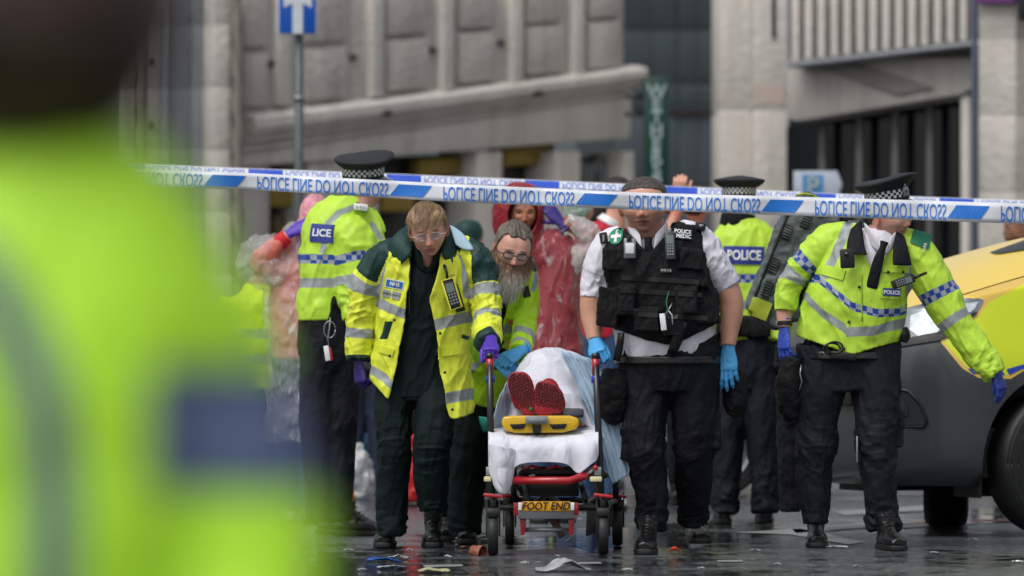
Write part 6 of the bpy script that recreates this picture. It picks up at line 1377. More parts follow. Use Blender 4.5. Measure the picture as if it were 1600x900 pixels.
def wheel_caster(x, yb, Y, w=20, r=.10, top=776):
    g = G(x, Y); S = Y/F; z0 = g.z
    a = MB(); n = 28; prof = [(.0, .62), (.0, .9), (.15, .98), (.5, 1.0), (.85, .98), (1, .9), (1, .62)]; hw = w*S/2*.8; v = []; f = []
    for i in range(n):
        t = 2*math.pi*i/n
        for s_, rr in prof: v.append((g.x-hw+2*hw*s_, g.y+math.sin(t)*r*rr, r+math.cos(t)*r*rr))
    k = len(prof)
    for i in range(n):
        for j in range(k-1): a0 = i*k+j; b0 = ((i+1) % n)*k+j; f.append((a0, b0, b0+1, a0+1))
    wo_ = mesh('wheel', v, f, M_rubber, ST_, smooth=True, angle=50)
    build(MB().tube([(g.x-hw*.85, g.y, r), (g.x+hw*.85, g.y, r)], r*.64, 24), 'hub', mat('hub_grey', C8(60, 62, 66), .4), wo_, smooth=True, bevel=.002)
    fk = MB()
    for s_ in (-1, 1): fk.box((g.x+s_*(hw+.006), g.y+.01, r+.075), .004, .022, .085)
    fk.box((g.x, g.y+.01, r*2+.015), hw+.01, .03, .008); fk.tube([(g.x, g.y+.01, r*2+.015), (g.x, g.y+.01, W(x, top, Y).z)], .022, 14)
    build(fk, 'caster_fork', M_blk, ST_, bevel=.003)
    gd = MB(); gd.box((g.x, g.y-.02, r*2+.0), hw+.008, .055, .022); build(gd, 'wheel_guard', M_blk, ST_, bevel=.012)
    lv = MB().box((g.x+.0, g.y-.05, W(x, top, Y).z+.006), .045, .03, .008, Matrix.Rotation(.12, 3, 'Y')); build(lv, 'brake_lever', M_red, ST_, bevel=.006)
wheel_caster(770.5, 868, 26.2); wheel_caster(942.5, 868, 26.25); wheel_caster(796.5, 853, 27.45, 18); wheel_caster(964.5, 853, 27.45, 20)
def T3(name, pts, r, m=M_blk, parent=ST_, n=12): return build(MB().tube(pts, r, n), name, m, parent, smooth=True)
# uprights with red grips and blue clips
for s_, xa, xb in ((0, 765.5, 767), (1, 930.5, 937.5)):
    T3('upright', [W(xa, 560, 26.42), W((xa+xb)/2, 650, 26.4), W(xb+1, 745, 26.4), W(xb+2, 800, 26.4)], .0165)
    T3('grip', [W(xa, 558, 26.42), W(xa+.4, 586, 26.42)], .0185, M_red); T3('grip_cap', [W(xa, 552, 26.42), W(xa, 560, 26.42)], .0195, M_blk)
    T3('clip', [W(xa+.4, 587, 26.42), W(xa+.6, 598, 26.42)], .0215, mat('blue_clip', C8(44, 64, 180), .4))
T3('upright', [W(799, 533, 27.25), W(800, 600, 27.25), W(803, 745, 27.25), W(803, 795, 27.25)], .0155); T3('grip', [W(799, 533, 27.25), W(799.5, 560, 27.25)], .018, M_red)
T3('upright', [W(962, 600, 27.3), W(962, 745, 27.3), W(962, 795, 27.3)], .0155)
# frame
T3('foot_bar', [W(796, 752, 26.55), W(806, 751, 26.3), W(890, 751, 26.28), W(912, 744, 26.3), W(930, 732, 26.42)], .0185, M_red, n=16)
T3('side_rail', [W(767, 742, 26.4), W(803, 742, 28.0)], .018); T3('side_rail', [W(940, 742, 26.4), W(950, 742, 28.0)], .018)
T3('cross_rail', [W(768, 792, 26.4), W(806, 793, 26.35), W(900, 793, 26.35), W(943, 792, 26.4)], .016); T3('cross_rail', [W(797, 782, 27.4), W(965, 782, 27.4)], .016)
T3('lower_rail', [W(772, 790, 26.4), W(797, 782, 27.4)], .014); T3('lower_rail', [W(940, 790, 26.4), W(964, 782, 27.4)], .014)
T3('leg_brace', [W(808, 760, 26.5), W(836, 790, 27.0), W(850, 776, 27.4)], .012); T3('leg_brace', [W(908, 758, 26.5), W(916, 788, 26.9), (W(930, 776, 27.4))], .012)
T3('leg_brace', [W(812, 742, 26.6), W(880, 790, 27.2)], .012, M_blk); T3('leg_brace', [W(900, 742, 26.6), W(830, 790, 27.2)], .012, M_blk)
T3('gas_strut', [W(818, 756, 26.5), W(824, 780, 26.7)], .011, M_steel); T3('gas_strut', [W(908, 754, 26.5), W(916, 778, 26.7)], .011, M_steel)
bx = MB().box(W(858, 755, 26.75), .14, .10, .06); build(bx, 'battery_box', M_blk, ST_, bevel=.01)
build(MB().box(W(858, 735, 26.6), .13, .03, .018), 'under_bed_bar', M_blk, ST_, bevel=.006)
for x in (832, 868): T3('red_lever', [W(x-14, 733, 26.45), W(x, 728, 26.43), W(x+12, 732, 26.45)], .008, M_red)
for x, y in ((833, 731), (831, 743)): build(MB().box(W(x, y, 26.44), .015, .006, .005, Matrix.Rotation(-.2, 3, 'Y')), 'bracket', M_steel, ST_, bevel=.002)
build(MB().box(W(852, 700, 27.5), .235, .92, .022), 'bed_deck', M_blk, ST_, bevel=.01)
build(MB().box(W(852, 686, 27.55), .225, .92, .045), 'mattress', mat('mattress_vinyl', C8(36, 40, 46), .4), ST_, bevel=.03)
for x, x2 in ((762, 772), (931.5, 950)):
    build(MB().box(W(x if x < 800 else 931, 748.5, 26.3), .017 if x < 800 else .028, .03, .012), 'corner_buffer', M_cream, ST_, bevel=.006)
    build(MB().box(W(x+2 if x < 800 else 934, 736, 26.33), .014 if x < 800 else .017, .025, .02), 'corner_bracket', M_steel, ST_, bevel=.004)
build(MB().ell(W(930, 731, 26.3), .014, .014, .014), 'knob', M_red, ST_, smooth=True); T3('lever', [W(928, 733, 26.3), W(916, 742, 26.3)], .008, M_steel)
# foot end plate
build(MB().box(W(853, 798, 26.32), 44*26.3/F, .012, 13*26.3/F), 'plate_holder', M_alu, ST_, bevel=.006)
pl_ = build(MB().box(W(853.5, 791, 26.30), 37.5*26.3/F, .006, 7.5*26.3/F), 'number_plate', mat('amber_plate', C8(222, 158, 20), .35, var=.05), ST_, bevel=.003)
v2, fc = text2('FOOT END', .050, bold=.0010); c_ = W(853.5, 791.3, 26.288)
build(MB().add([c_+Vector((a*.88+b*.18, 0, b)) for a, b in v2], fc), 'lettering', M_black, pl_, fixn=False)
for x in (812.5, 894.5): build(MB().box(W(x, 791, 26.295), .0085, .004, .018), 'reflector', M_white, ST_, bevel=.001)
for x in (806, 900): build(MB().box(W(x, 795, 26.33), .012, .014, .030), 'red_bracket', M_red, ST_, bevel=.005)
for x, t in ((817, .0), (892.5, .0)): build(MB().prism([W(x-5, 808, 26.34), W(x+6, 808, 26.34), W(x+2.5, 836, 26.34), W(x-3, 836, 26.34)], (0, .02, 0)), 'red_leg', M_red, ST_, bevel=.003)
T3('tow_bar', [W(820, 827.5, 26.36), W(890, 827.5, 26.36)], .0105, M_alu)
sb = flap('strap', [[W(852, 806, 26.6), W(866, 806, 26.6)], [W(866, 826, 26.5), W(876, 822, 26.5)], [W(874, 842, 26.45), W(884, 836, 26.45)]], mat('brown_webbing', C8(66, 36, 34), .7), ST_, sub=2)
T3('hook', [W(883, 847, 26.42), W(890, 842, 26.42), W(896, 833, 26.42)], .006, M_steel)
build(MB().prism([W(917, 796, 26.9), W(932, 794, 26.9), W(932, 832, 26.9), W(915, 839, 26.9)], (0, .01, 0)), 'mud_flap', M_blk, ST_, bevel=.003)
# yellow scoop board foot end
yb = MB()
yb.prism([W(x, y, 26.36) for x, y in ((786, 651), (800, 649.5), (890, 649.5), (903, 653), (906, 661), (900, 671), (880, 676), (806, 677), (789, 673), (783, 662))], (0, .09, 0))
sbd = build(yb, 'scoop_board', M_ybrd, ST_, bevel=.012, seg=3)
for x0, x1 in ((796, 822), (858, 886)): build(MB().prism([W(x, y, 26.352) for x, y in ((x0, 663), (x1, 662), (x1-4, 670), (x0+6, 671))], (0, .03, 0)), 'hand_hold', M_black, sbd, bevel=.002)
build(MB().prism([W(x, y, 26.350) for x, y in ((831, 664), (846, 664), (845, 677), (833, 677))], (0, .05, 0)), 'strap_slot', M_black, sbd)
bk = build(MB().box(W(838.5, 656, 26.34), .052, .014, .018), 'buckle', M_steel, sbd, bevel=.004)
build(MB().box(W(839, 657, 26.325), .036, .004, .008), 'buckle_tongue', M_alu, bk, bevel=.002)
# patient
pt = empty('person', W(850, 690, 27.3), 'patient lying on the stretcher under sheets with red soles towards the camera', 'person'); pt.location.z = .5
def tb(*a): return Tube([(W(x, y, Y_), r_*Y_/F, r_*Y_/F) for x, y, Y_, r_ in a], side=(1, 0, 0))
HMp = head_matrix(W(850, 640, 28.5), 0, -70, 0)
body(pt, MB(), HMp, SK_fair, .95, tubes=[tb((820, 630, 26.62, 12), (824, 615, 26.9, 16), (832, 585, 27.2, 19), (836, 640, 27.5, 24), (845, 650, 27.7, 34), (850, 640, 28.1, 44), (850, 645, 28.35, 20), (850, 642, 28.5, 17)), tb((862, 630, 26.62, 12), (866, 612, 26.9, 16), (866, 580, 27.2, 19), (864, 640, 27.5, 24), (855, 650, 27.7, 34))], voxel=.008)
M_sole = mat('red_rubber_sole', C8(150, 22, 40), .5, bump=.004, bscale=60, var=.15)
L1 = [(157, 190), (159, 172), (172, 156), (190, 151), (212, 153), (235, 165), (252, 185), (262, 208), (266, 250), (264, 300), (258, 326), (222, 324), (205, 300), (188, 272), (165, 235)]
L2 = [(264, 222), (268, 200), (284, 188), (305, 186), (330, 193), (352, 206), (370, 226), (380, 252), (386, 286), (372, 312), (345, 326), (290, 326), (262, 318), (262, 270)]
def cv(pts): return [(730+x/2.5, 520+y/2.5) for x, y in pts]
def rnd(pts, it=2):
    for _ in range(it):
        o = []
        for i in range(len(pts)):
            a, b = pts[i], pts[(i+1) % len(pts)]; o += [(a[0]*.75+b[0]*.25, a[1]*.75+b[1]*.25), (a[0]*.25+b[0]*.75, a[1]*.25+b[1]*.75)]
        pts = o
    return pts
for pts, cx in ((L1, 820), (L2, 862)):
    q = rnd(cv(pts)); s_ = build(MB().prism([W(x, y, 26.46) for x, y in q], (0, .03, 0)), 'shoe', M_sole, pt, bevel=.006, seg=3)
    s_['label'] = 'red rubber sole with wavy dark tread'
    up = MB(); Tube([(W(sum(a[0] for a in q)/len(q)+dx, sum(a[1] for a in q)/len(q)+dy, Y_), r1*26.5/F, r2*26.5/F) for dx, dy, Y_, r1, r2 in ((0, 0, 26.48, 19, 30), (0, 4, 26.54, 18, 27), (0, 14, 26.62, 15, 18), (0, 18, 26.7, 13, 13))], side=(1, 0, 0)).add(up); build(up, 'shoe_upper', mat('red_mesh_fabric', C8(140, 22, 40), .7), s_, smooth=True)
    xs_ = [a[0] for a in q]; ys_ = [a[1] for a in q]; tread = MB()
    def inside(x, y):
        c = False; j = len(q)-1
        for i in range(len(q)):
            if (q[i][1] > y) != (q[j][1] > y) and x < (q[j][0]-q[i][0])*(y-q[i][1])/(q[j][1]-q[i][1])+q[i][0]: c = not c
            j = i
        return c
    for j in range(10):
        y0 = min(ys_)+4+j*5.2; run = []
        if y0 > 632: break
        for i in range(40):
            x = min(xs_)+i*1.4; y = y0+(1.9 if (i//3) % 2 else -1.9)+(x-min(xs_))*(.18 if cx > 840 else .12)+random.Random(i+j*50).uniform(-.3, .3)
            if inside(x, y) and inside(x+1.5, y): run.append(W(x, y, 26.457))
            else:
                if len(run) > 2: tread.tube(run, .0024, 5)
                run = []
        if len(run) > 2: tread.tube(run, .0024, 5)
    for j in range(9):
        x0 = min(xs_)+4+j*5; run = []
        for i in range(16):
            y = min(ys_)+i*3.0; x = x0+1.2*math.sin(i*1.3)+i*.5
            if inside(x, y) and inside(x, y+2) and y < 628: run.append(W(x, y, 26.457))
            elif run:
                if len(run) > 2: tread.tube(run, .0018, 5)
                run = []
        if len(run) > 2: tread.tube(run, .0018, 5)
    t_ = build(tread, 'tread_groove', mat('dark_tread', C8(70, 16, 26), .7), s_, smooth=True); t_['kind'] = 'stuff'
build(MB().ell(W(829, 639, 26.455), .009, .004, .009), 'sole_stud', mat('green_stud', C8(24, 110, 60), .5), pt, smooth=True)
b_ = flap('foot_rest', [[W(858, 652, 26.40), W(885, 651, 26.40), W(911, 651, 26.42)], [W(868, 643, 26.5), W(890, 643, 26.5), W(913, 643, 26.5)], [W(884, 638, 26.6), W(900, 638, 26.6), W(911, 640, 26.6)]], M_black, ST_, thick=.008)
# sheets
def row(Y_, pts): return [W(x, y, Y_) for x, y in pts]
sh = drape('sheet', [row(26.56, [(780, 676), (794, 664), (806, 652), (826, 646), (850, 646), (874, 648), (894, 650), (910, 660), (932, 674)]), row(26.60, [(784, 664), (800, 640), (806, 618), (826, 600), (850, 602), (874, 608), (894, 616), (908, 638), (928, 660)]),
    row(26.66, [(786, 660), (800, 632), (808, 606), (826, 580), (850, 582), (874, 590), (892, 604), (905, 630), (925, 655)]),
    row(26.72, [(778, 660), (800, 606), (812, 577), (828, 556), (850, 548), (876, 556), (902, 574), (922, 606), (936, 650)]),
    row(26.95, [(774, 664), (798, 604), (812, 568), (830, 546), (850, 540), (876, 544), (908, 556), (932, 580), (946, 640)]),
    row(27.3, [(774, 664), (796, 612), (810, 580), (828, 556), (850, 549), (880, 550), (916, 558), (940, 582), (950, 640)]),
    row(27.8, [(778, 664), (796, 628), (808, 604), (828, 580), (850, 574), (885, 574), (918, 580), (942, 606), (952, 650)]),
    row(28.3, [(786, 664), (800, 640), (812, 622), (830, 608), (850, 602), (885, 602), (916, 610), (936, 630), (944, 655)])], M_sheet, levels=4, disp=(.016, .12), seed=4, base=W(850, 640, 27.2))
tag(sh, 'white sheet humped over the patient above the red soles', 'sheet')
sx_ = (763, 768, 777, 787, 797, 805, 822, 842, 862, 882, 892, 903, 914, 924, 935); wob = lambda k, a: a*math.sin(k*1.9)+a*.5*math.sin(k*3.3+1)
sh = drape('sheet', [[W(x, 664+4*math.sin(math.pi*(x-763)/172), 26.62) for x in sx_], [W(x, 674+6*math.sin(math.pi*(x-763)/172), 26.36) for x in sx_], [W(x, 690+5*math.sin(math.pi*(x-763)/172), 26.30+wob(k, .010)) for k, x in enumerate(sx_)],
    [W(x, y, 26.295+wob(k, .022)) for k, (x, y) in enumerate(zip(sx_, (712, 718, 722, 722, 716, 710, 708, 708, 708, 710, 712, 716, 712, 706, 702)))],
    [W(x, y, 26.295+wob(k, .026)) for k, (x, y) in enumerate(zip(sx_, (736, 746, 756, 758, 744, 727, 723, 722, 722, 723, 730, 743, 734, 724, 718)))]], M_sheet, levels=4, disp=(.004, .06), thick=.002, seed=9, base=W(850, 700, 26.4))
tag(sh, 'white sheet hanging over the foot of the stretcher under the yellow board', 'sheet')
sh = drape('sheet', [[W(764, 690, 26.30), W(776, 696, 26.24), W(790, 700, 26.26), W(806, 700, 26.30)], [W(765, 720, 26.29), W(778, 726, 26.22), W(792, 728, 26.24), W(806, 722, 26.30)], [W(768, 748, 26.29), W(780, 756, 26.22), W(793, 756, 26.24), W(804, 740, 26.30)], [W(777, 766, 26.28), W(784, 773, 26.25), W(793, 772, 26.26), W(801, 758, 26.29)]], M_sheet, levels=4, disp=(.009, .06), seed=12, base=W(785, 740, 26.3))
tag(sh, 'corner of white sheet hanging down past the left front wheel', 'sheet')
pl3 = []
for t, (xa, ya, xb, yb_) in enumerate(((872, 546, 930, 562), (893, 584, 946, 592), (909, 618, 955, 622), (922, 648, 962, 652), (934, 680, 970, 684), (943, 712, 978, 712), (952, 742, 984, 730), (957, 757, 982, 742))):
    n_ = 9; pl3.append([W(xa+(xb-xa)*i/(n_-1), ya+(yb_-ya)*i/(n_-1), 26.54+.12*min(1, (7-t)/6)*.6+(.018 if i % 2 else -.018)+.02*t/7) for i in range(n_)])
sh = drape('blue_sheet', pl3, M_gown, levels=2, disp=(.006, .04), seed=15, base=W(940, 650, 26.8)); tag(sh, 'pale blue pleated sheet sliding off the right side of the stretcher', 'sheet')
sh = drape('blue_sheet', [[W(806, 586, 26.72), W(798, 592, 26.64), W(788, 602, 26.58)], [W(806, 612, 26.70), W(790, 618, 26.56), W(776, 628, 26.50)], [W(800, 640, 26.66), W(784, 648, 26.54), W(768, 652, 26.48)], [W(790, 662, 26.62), W(778, 668, 26.52), W(768, 672, 26.46)], [W(782, 684, 26.6), W(774, 686, 26.52), W(767, 690, 26.48)]], M_gown, levels=3, disp=(.014, .05), seed=16, base=W(785, 640, 26.6)); tag(sh, 'crumpled pale blue sheet at the left of the red soles', 'sheet')
bs = flap('hanging_strap', [[W(973, 640, 26.7), W(981, 640, 26.7)], [W(970, 680, 26.68), W(977, 680, 26.68)], [W(971, 710, 26.66), W(978, 708, 26.66)], [W(978, 728, 26.66), W(984, 726, 26.66)]], M_black, None, sub=2); tag(bs, 'narrow black strap hanging over the blue sheet', 'strap')
tc_ = flap('teal_strap', [[W(748, 650, 26.9), W(760, 652, 26.85)], [W(750, 662, 26.88), W(762, 662, 26.84)], [W(756, 676, 26.9), W(763, 674, 26.88)]], mat('teal_webbing', C8(16, 110, 100), .6), None, sub=2); tag(tc_, 'teal webbing loop beside the left upright of the stretcher', 'strap')
# ------------------------------------------------------------------ barrier tapes
M_tape = mat('white_polythene_tape', C8(214, 218, 226), .3, var=.03, scale=3, bump=.004, bscale=9)
M_tblue = mat('blue_tape_print', C8(36, 116, 208), .35, var=.06, scale=14)
M_tblue2 = mat('deep_blue_tape_print', C8(38, 78, 190), .35, var=.06, scale=14)
def tape(name, label, Y_, top, bot, m_print, first, pitch, wtxt, wbar, flip=True, vis=1.0, x0=-300, x1=1900, lean=0.0, size=.055, sq=.92):
    n = 420; S = Y_/F; v = []; f = []
    yt = lambda x: np.interp(x, [p[0] for p in top], [p[1] for p in top]); yb2 = lambda x: np.interp(x, [p[0] for p in bot], [p[1] for p in bot])
    def P_(x, t, off=0):   # t 0 top .. 1 bottom
        y = yt(x)*(1-t)+yb2(x)*t; wv = .006*math.sin(x*.031+t*2)+.004*math.sin(x*.083+1)
        return W(x, y, Y_+(1-t)*lean+wv-off)
    for i in range(n+1):
        x = x0+(x1-x0)*i/n
        for j in range(5): v.append(P_(x, j/4))
    for i in range(n):
        for j in range(4): a = i*5+j; f.append((a, a+5, a+6, a+1))
    t_ = mesh(name, v, f, M_tape, None, smooth=True, base=P_(800, .5)); md = t_.modifiers.new('s', 'SOLIDIFY'); md.thickness = .0006; md.offset = 1 if False else -1
    tag(t_, label, 'tape')
    k = -3
    while first+k*pitch < x1:
        xs0 = first+k*pitch; k += 1
        if xs0 < x0: continue
        v2, fc = text2('POLICE LINE DO NOT CROSS', size, flipy=flip, bold=.0002, align='LEFT')
        L = max(a for a, b in v2); H = size*.72*.5
        vv = [P_(xs0+a/L*wtxt, .5-(b/(size*.9)), .004) for a, b in v2]
        build(MB().add(vv, fc), 'lettering', m_print, t_, fixn=False)
        bv_ = []; fb = []; m2 = 8
        for i in range(m2+1):
            for tt in (.18, .84) if vis == 1 else (.06, .95):
                xx = xs0+wtxt+wbar[0]+(wbar[1]-wbar[0])*i/m2+(1-tt)*wbar[2]; bv_.append(P_(xx, tt, .004))
        for i in range(m2): fb.append((2*i, 2*i+2, 2*i+3, 2*i+1))
        mesh('blue_bar', bv_, fb, m_print, t_)
    return t_
tape('barrier_tape', 'near white and blue police tape with upside-down lettering crossing the whole view', 24.6,
     [(-300, 247), (190, 262.5), (400, 271), (700, 287), (1000, 301), (1300, 309), (1600, 318), (1900, 327)], [(-300, 272), (190, 290), (400, 297), (700, 315), (1000, 328), (1300, 339), (1600, 350), (1900, 359)],
     M_tblue, 401, 290.5, 206, (-2, 50, 22), size=.058)
tape('barrier_tape', 'far police tape running behind the heads, narrower and deeper blue', 31.6,
     [(-300, 246), (200, 256), (400, 263.5), (600, 271), (900, 284), (1100, 293), (1340, 304), (1600, 313), (1900, 323)], [(-300, 259), (200, 268.5), (400, 276.5), (600, 283.5), (900, 296), (1100, 305), (1340, 316), (1600, 325), (1900, 335)],
     M_tblue2, 500-270, 216, 152, (6, 60, 0), vis=.5, lean=.045, size=.052)
# ------------------------------------------------------------------ police response car
def polysd(px, py, pts, S=.0032):
    """signed distance (metres) inside a picture outline"""
    px = np.asarray(px); ins = np.zeros(len(px), bool); dm = np.full(len(px), 1e9); j = len(pts)-1
    for i in range(len(pts)):
        (x1, y1), (x2, y2) = pts[i], pts[j]
        if y1 != y2:
            c = ((y1 > py) != (y2 > py)) & (px < (x2-x1)*(py-y1)/(y2-y1)+x1); ins ^= c
        dx, dy = x2-x1, y2-y1; t = np.clip(((px-x1)*dx+(py-y1)*dy)/(dx*dx+dy*dy+1e-9), 0, 1); dm = np.minimum(dm, np.hypot(px-x1-t*dx, py-y1-t*dy)); j = i
    return np.where(ins, dm, -dm)*S
cfw = Vector((-math.cos(math.radians(20)), -math.sin(math.radians(20)), 0)); clt = Vector((-math.sin(math.radians(20)), math.cos(math.radians(20)), 0))
CO = G(1668, 28.6); CO.z = 0
car = empty('police_car', CO, 'dark grey police car with yellow bonnet and lime wing, cropped at the right', 'car')
def CP(u, v, z): return CO+cfw*u+clt*v+Vector((0, 0, z))
WID = 1.86; FR = .93
def plan(s, ins=0.0, insf=0.0):
    """outline of the body: s 0 left side at the back .. 1 right side at the back"""
    r = .52; L = 3.2; a = L+FR-r; arc = r*math.pi/2; b = WID-2*r; tot = 2*a+2*arc+b; d = s*tot
    if d < a: u, v = -L+d, 0
    elif d < a+arc: t = (d-a)/r; u, v = FR-r+r*math.sin(t), r-r*math.cos(t)
    elif d < a+arc+b: u, v = FR, r+d-a-arc
    elif d < a+2*arc+b: t = (d-a-arc-b)/r; u, v = FR-r+r*math.cos(t), WID-r+r*math.sin(t)
    else: u, v = FR-r-(d-a-2*arc-b), WID
    cu, cv2 = -.2, WID/2; u += .06*math.sin(math.pi*min(1, max(0, v/WID)))*(1 if u > FR-.6 else 0)
    k = ins; return u-(k+insf)*max(0, min(1, (u-0.0)/FR)), v+(cv2-v)*min(1, k/(WID/2))
def ztop(u): return 1.12+.20*max(0, min(1, (FR-u)/1.0))+.0*u
def build_car():
    NS = 220; rows = [(.26, .10), (.30, .04), (.36, .01), (.50, .0), (.66, .005), (.80, .0), (.92, .015), (1.0, .035)]
    v = []; nrow = 0
    import itertools
    def addrow(fn):
        for i in range(NS+1): v.append(CP(*fn(i/NS)))
    for z, ins in rows: addrow(lambda s: (*plan(s, ins), z)); nrow += 1
    for t in (.35, .7, .9, 1.0):
        def fn(s, t=t):
            u, v_ = plan(s, .035+.05*t); zt = ztop(u); return (u, v_, 1.0+(zt-1.0)*t)
        addrow(fn); nrow += 1
    C = (-.42, WID/2, 1.56)
    for t in (.03, .08, .16, .28, .42, .58, .75, .9, 1.0):
        def fn(s, t=t):
            u, v_ = plan(s, .085); zt = ztop(u); uu = max(u, -.42); f_ = 1-(1-t)**1.35
            return (uu+(C[0]-uu)*t if u > -.42 else -.42+(C[0]+.42)*t, v_+(C[1]-v_)*t, (zt if u > -.42 else ztop(-.42))+(C[2]-zt)*f_)
        addrow(fn); nrow += 1
    f = [(j*(NS+1)+i, j*(NS+1)+i+1, (j+1)*(NS+1)+i+1, (j+1)*(NS+1)+i) for j in range(nrow-1) for i in range(NS)]
    V = np.array([tuple(x) for x in v])
    # subdivide through the modifier before cutting the arch
    me = bpy.data.meshes.new('bodywork'); me.from_pydata(V.tolist(), [], f); o = bpy.data.objects.new('bodywork', me); col.objects.link(o)
    md = o.modifiers.new('s', 'SUBSURF'); md.levels = 2; md.render_levels = 2
    dg = bpy.context.evaluated_depsgraph_get(); me = bpy.data.meshes.new_from_object(o.evaluated_get(dg)); bpy.data.objects.remove(o)
    P = getP(me); rel = P-np.array(CO); u = rel @ np.array(cfw); vv = rel @ np.array(clt); z = P[:, 2]
    arch = np.minimum(np.hypot(u, z-.38), np.hypot(u+2.75, z-.38))
    import bmesh
    bm = bmesh.new(); bm.from_mesh(me); bm.verts.ensure_lookup_table()
    kill = (arch < .455) & ((vv < .22) | (vv > WID-.22)) & (z < .9)
    bmesh.ops.delete(bm, geom=[bm.verts[i] for i in np.nonzero(kill)[0]], context='VERTS')
    for v_ in [x for x in bm.verts if x.is_boundary]:   # snap the cut to a clean arc
        r_ = v_.co-CO; uu = r_.dot(cfw); zz = v_.co.z
        for c0 in (0, -2.75):
            d = math.hypot(uu-c0, zz-.38)
            if .42 < d < .52 and zz > .3: k = .46/d; v_.co = v_.co+cfw*((uu-c0)*(k-1))+Vector((0, 0, (zz-.38)*(k-1)))
    bm.to_mesh(me); bm.free(); me.update()
    P = getP(me); rel = P-np.array(CO); vv = rel @ np.array(clt); u = rel @ np.array(cfw); z = P[:, 2]
    px = 800+P[:, 0]*F/P[:, 1]; py = HOR-(P[:, 2]-CAMH)*F/P[:, 1]
    left = np.where(vv < .95, 0, -1)
    wing = [(1467, 531), (1482, 524), (1526, 489), (1538, 469), (1520, 464), (1504, 460), (1600, 432), (1900, 380), (1900, 560), (1640, 562), (1600, 579), (1579, 592), (1530, 591), (1504, 576)]
    inner = [(1474, 533), (1486, 528), (1530, 494), (1546, 472), (1600, 444), (1900, 400), (1900, 555), (1640, 556), (1598, 573), (1574, 586), (1532, 585), (1509, 572)]
    b1 = [(1512, 576), (1536, 576), (1530, 584), (1520, 584)]; b2 = [(1541, 576), (1566, 579), (1570, 586), (1534, 585)]; b3 = [(1572, 577), (1640, 558), (1640, 570), (1598, 575), (1576, 586)]
    bon = np.where((z > ztop_np(u)-.01), .02, -.02)
    attr(me, 'm_outline', polysd(px, py, wing)+left); attr(me, 'm_lime', polysd(px, py, inner)+left); attr(me, 'm_bonnet', np.where(z > 1.10, (z-ztop_np(u)+.012), -1.))
    m = cloth('car_paint', C8(52, 57, 62), [('m_bonnet', C8(232, 200, 84), .26), ('m_outline', C8(220, 184, 84), .3), ('m_lime', C8(206, 222, 24), .35), ('m_blue', C8(26, 62, 160), .3)], rough=.34, bump=.0008, bscale=3, var=.04, spec=.5)
    m.node_tree.nodes['Principled BSDF'].inputs['Coat Weight'].default_value = .25; m.node_tree.nodes['Principled BSDF'].inputs['Coat Roughness'].default_value = .12
    o = bpy.data.objects.new('bodywork', me); me.materials.clear(); me.materials.append(m); smooth_mesh(me); link(o, car)
    return o
def ztop_np(u): return 1.12+.20*np.clip((FR-u)/1.0, 0, 1)
bw = build_car()
bvc = bvh_of([bw])
def on_car(pts, off=.004, bv_=None):
    """picture outline dropped on the bodywork along the line of sight, then lifted off its surface"""
    out = []
    for x, y in pts:
        d = Vector(((x-800)/F, 1, -(y-HOR)/F)).normalized(); h = (bv_ or bvc).ray_cast(Vector((0, 0, CAMH)), d)
        p = h[0] if h[0] is not None else W(x, y, 28.6); n_ = h[1] if h[0] is not None else Vector((0, -1, 0))
        if n_.dot(d) > 0: n_ = -n_
        out.append(p+n_*off)
    return out
def panel_on(name, pts, m, parent, off=.004, div=10):
    """filled outline following the bodywork"""
    xs = [p[0] for p in pts]; ys = [p[1] for p in pts]; v = []; f = []
    n = len(pts); cx = sum(xs)/n; cy = sum(ys)/n; rings = 5
    allp = [(cx, cy)]+[(cx+(x-cx)*k/rings, cy+(y-cy)*k/rings) for k in range(1, rings+1) for x, y in pts]
    P_ = on_car(allp, off)
    f = [(0, 1+i, 1+(i+1) % n) for i in range(n)]
    for k in range(rings-1):
        for i in range(n): a = 1+k*n; q = (i+1) % n; f.append((a+i, a+n+i, a+n+q, a+q))
    return mesh(name, P_, f, m, parent, smooth=True)
def dens(pts, k=4):
    o = []
    for i in range(len(pts)):
        a, b = pts[i], pts[(i+1) % len(pts)]; o += [(a[0]+(b[0]-a[0])*t/k, a[1]+(b[1]-a[1])*t/k) for t in range(k)]
    return o
HLp = [(1400, 486), (1440, 476), (1480, 470), (1512, 466), (1537, 469), (1534, 476), (1526, 489), (1504, 508), (1482, 523), (1467, 530), (1440, 534), (1404, 541)]
for q in ([(1512, 576), (1536, 576), (1530, 584), (1520, 584)], [(1541, 576), (1566, 579), (1570, 586), (1534, 585)], [(1572, 577), (1600, 569), (1640, 558), (1640, 570), (1598, 576), (1577, 586)]): panel_on('blue_block', dens(q), mat('blue_vinyl', C8(26, 62, 170), .3), car, .003)
hl = panel_on('headlight', dens(HLp), mat('headlight_housing', C8(120, 128, 134), .18, metal=.5, var=.35, scale=14, coat=1), car, .004)
panel_on('lamp_bowl', dens([(1424, 494), (1448, 484), (1468, 490), (1476, 506), (1464, 522), (1438, 528), (1422, 516)]), mat('lamp_chrome', C8(176, 184, 190), .12, metal=.8, var=.3, scale=30), hl, .010)
panel_on('lamp_strip', dens([(1488, 478), (1528, 472), (1522, 484), (1498, 500)]), mat('lamp_bright', C8(206, 212, 216), .15, metal=.4, var=.25, scale=50), hl, .010)
lens = panel_on('lamp_edge', dens([(1404, 532), (1468, 524), (1520, 488), (1528, 489), (1482, 526), (1466, 533), (1404, 543)]), M_black, hl, .011)
fg_ = panel_on('fog_lamp_recess', dens([(1380, 612), (1398, 608), (1418, 612), (1436, 632), (1446, 656), (1442, 664), (1380, 664)]), mat('recess_black', C8(24, 27, 30), .5), car, .004)
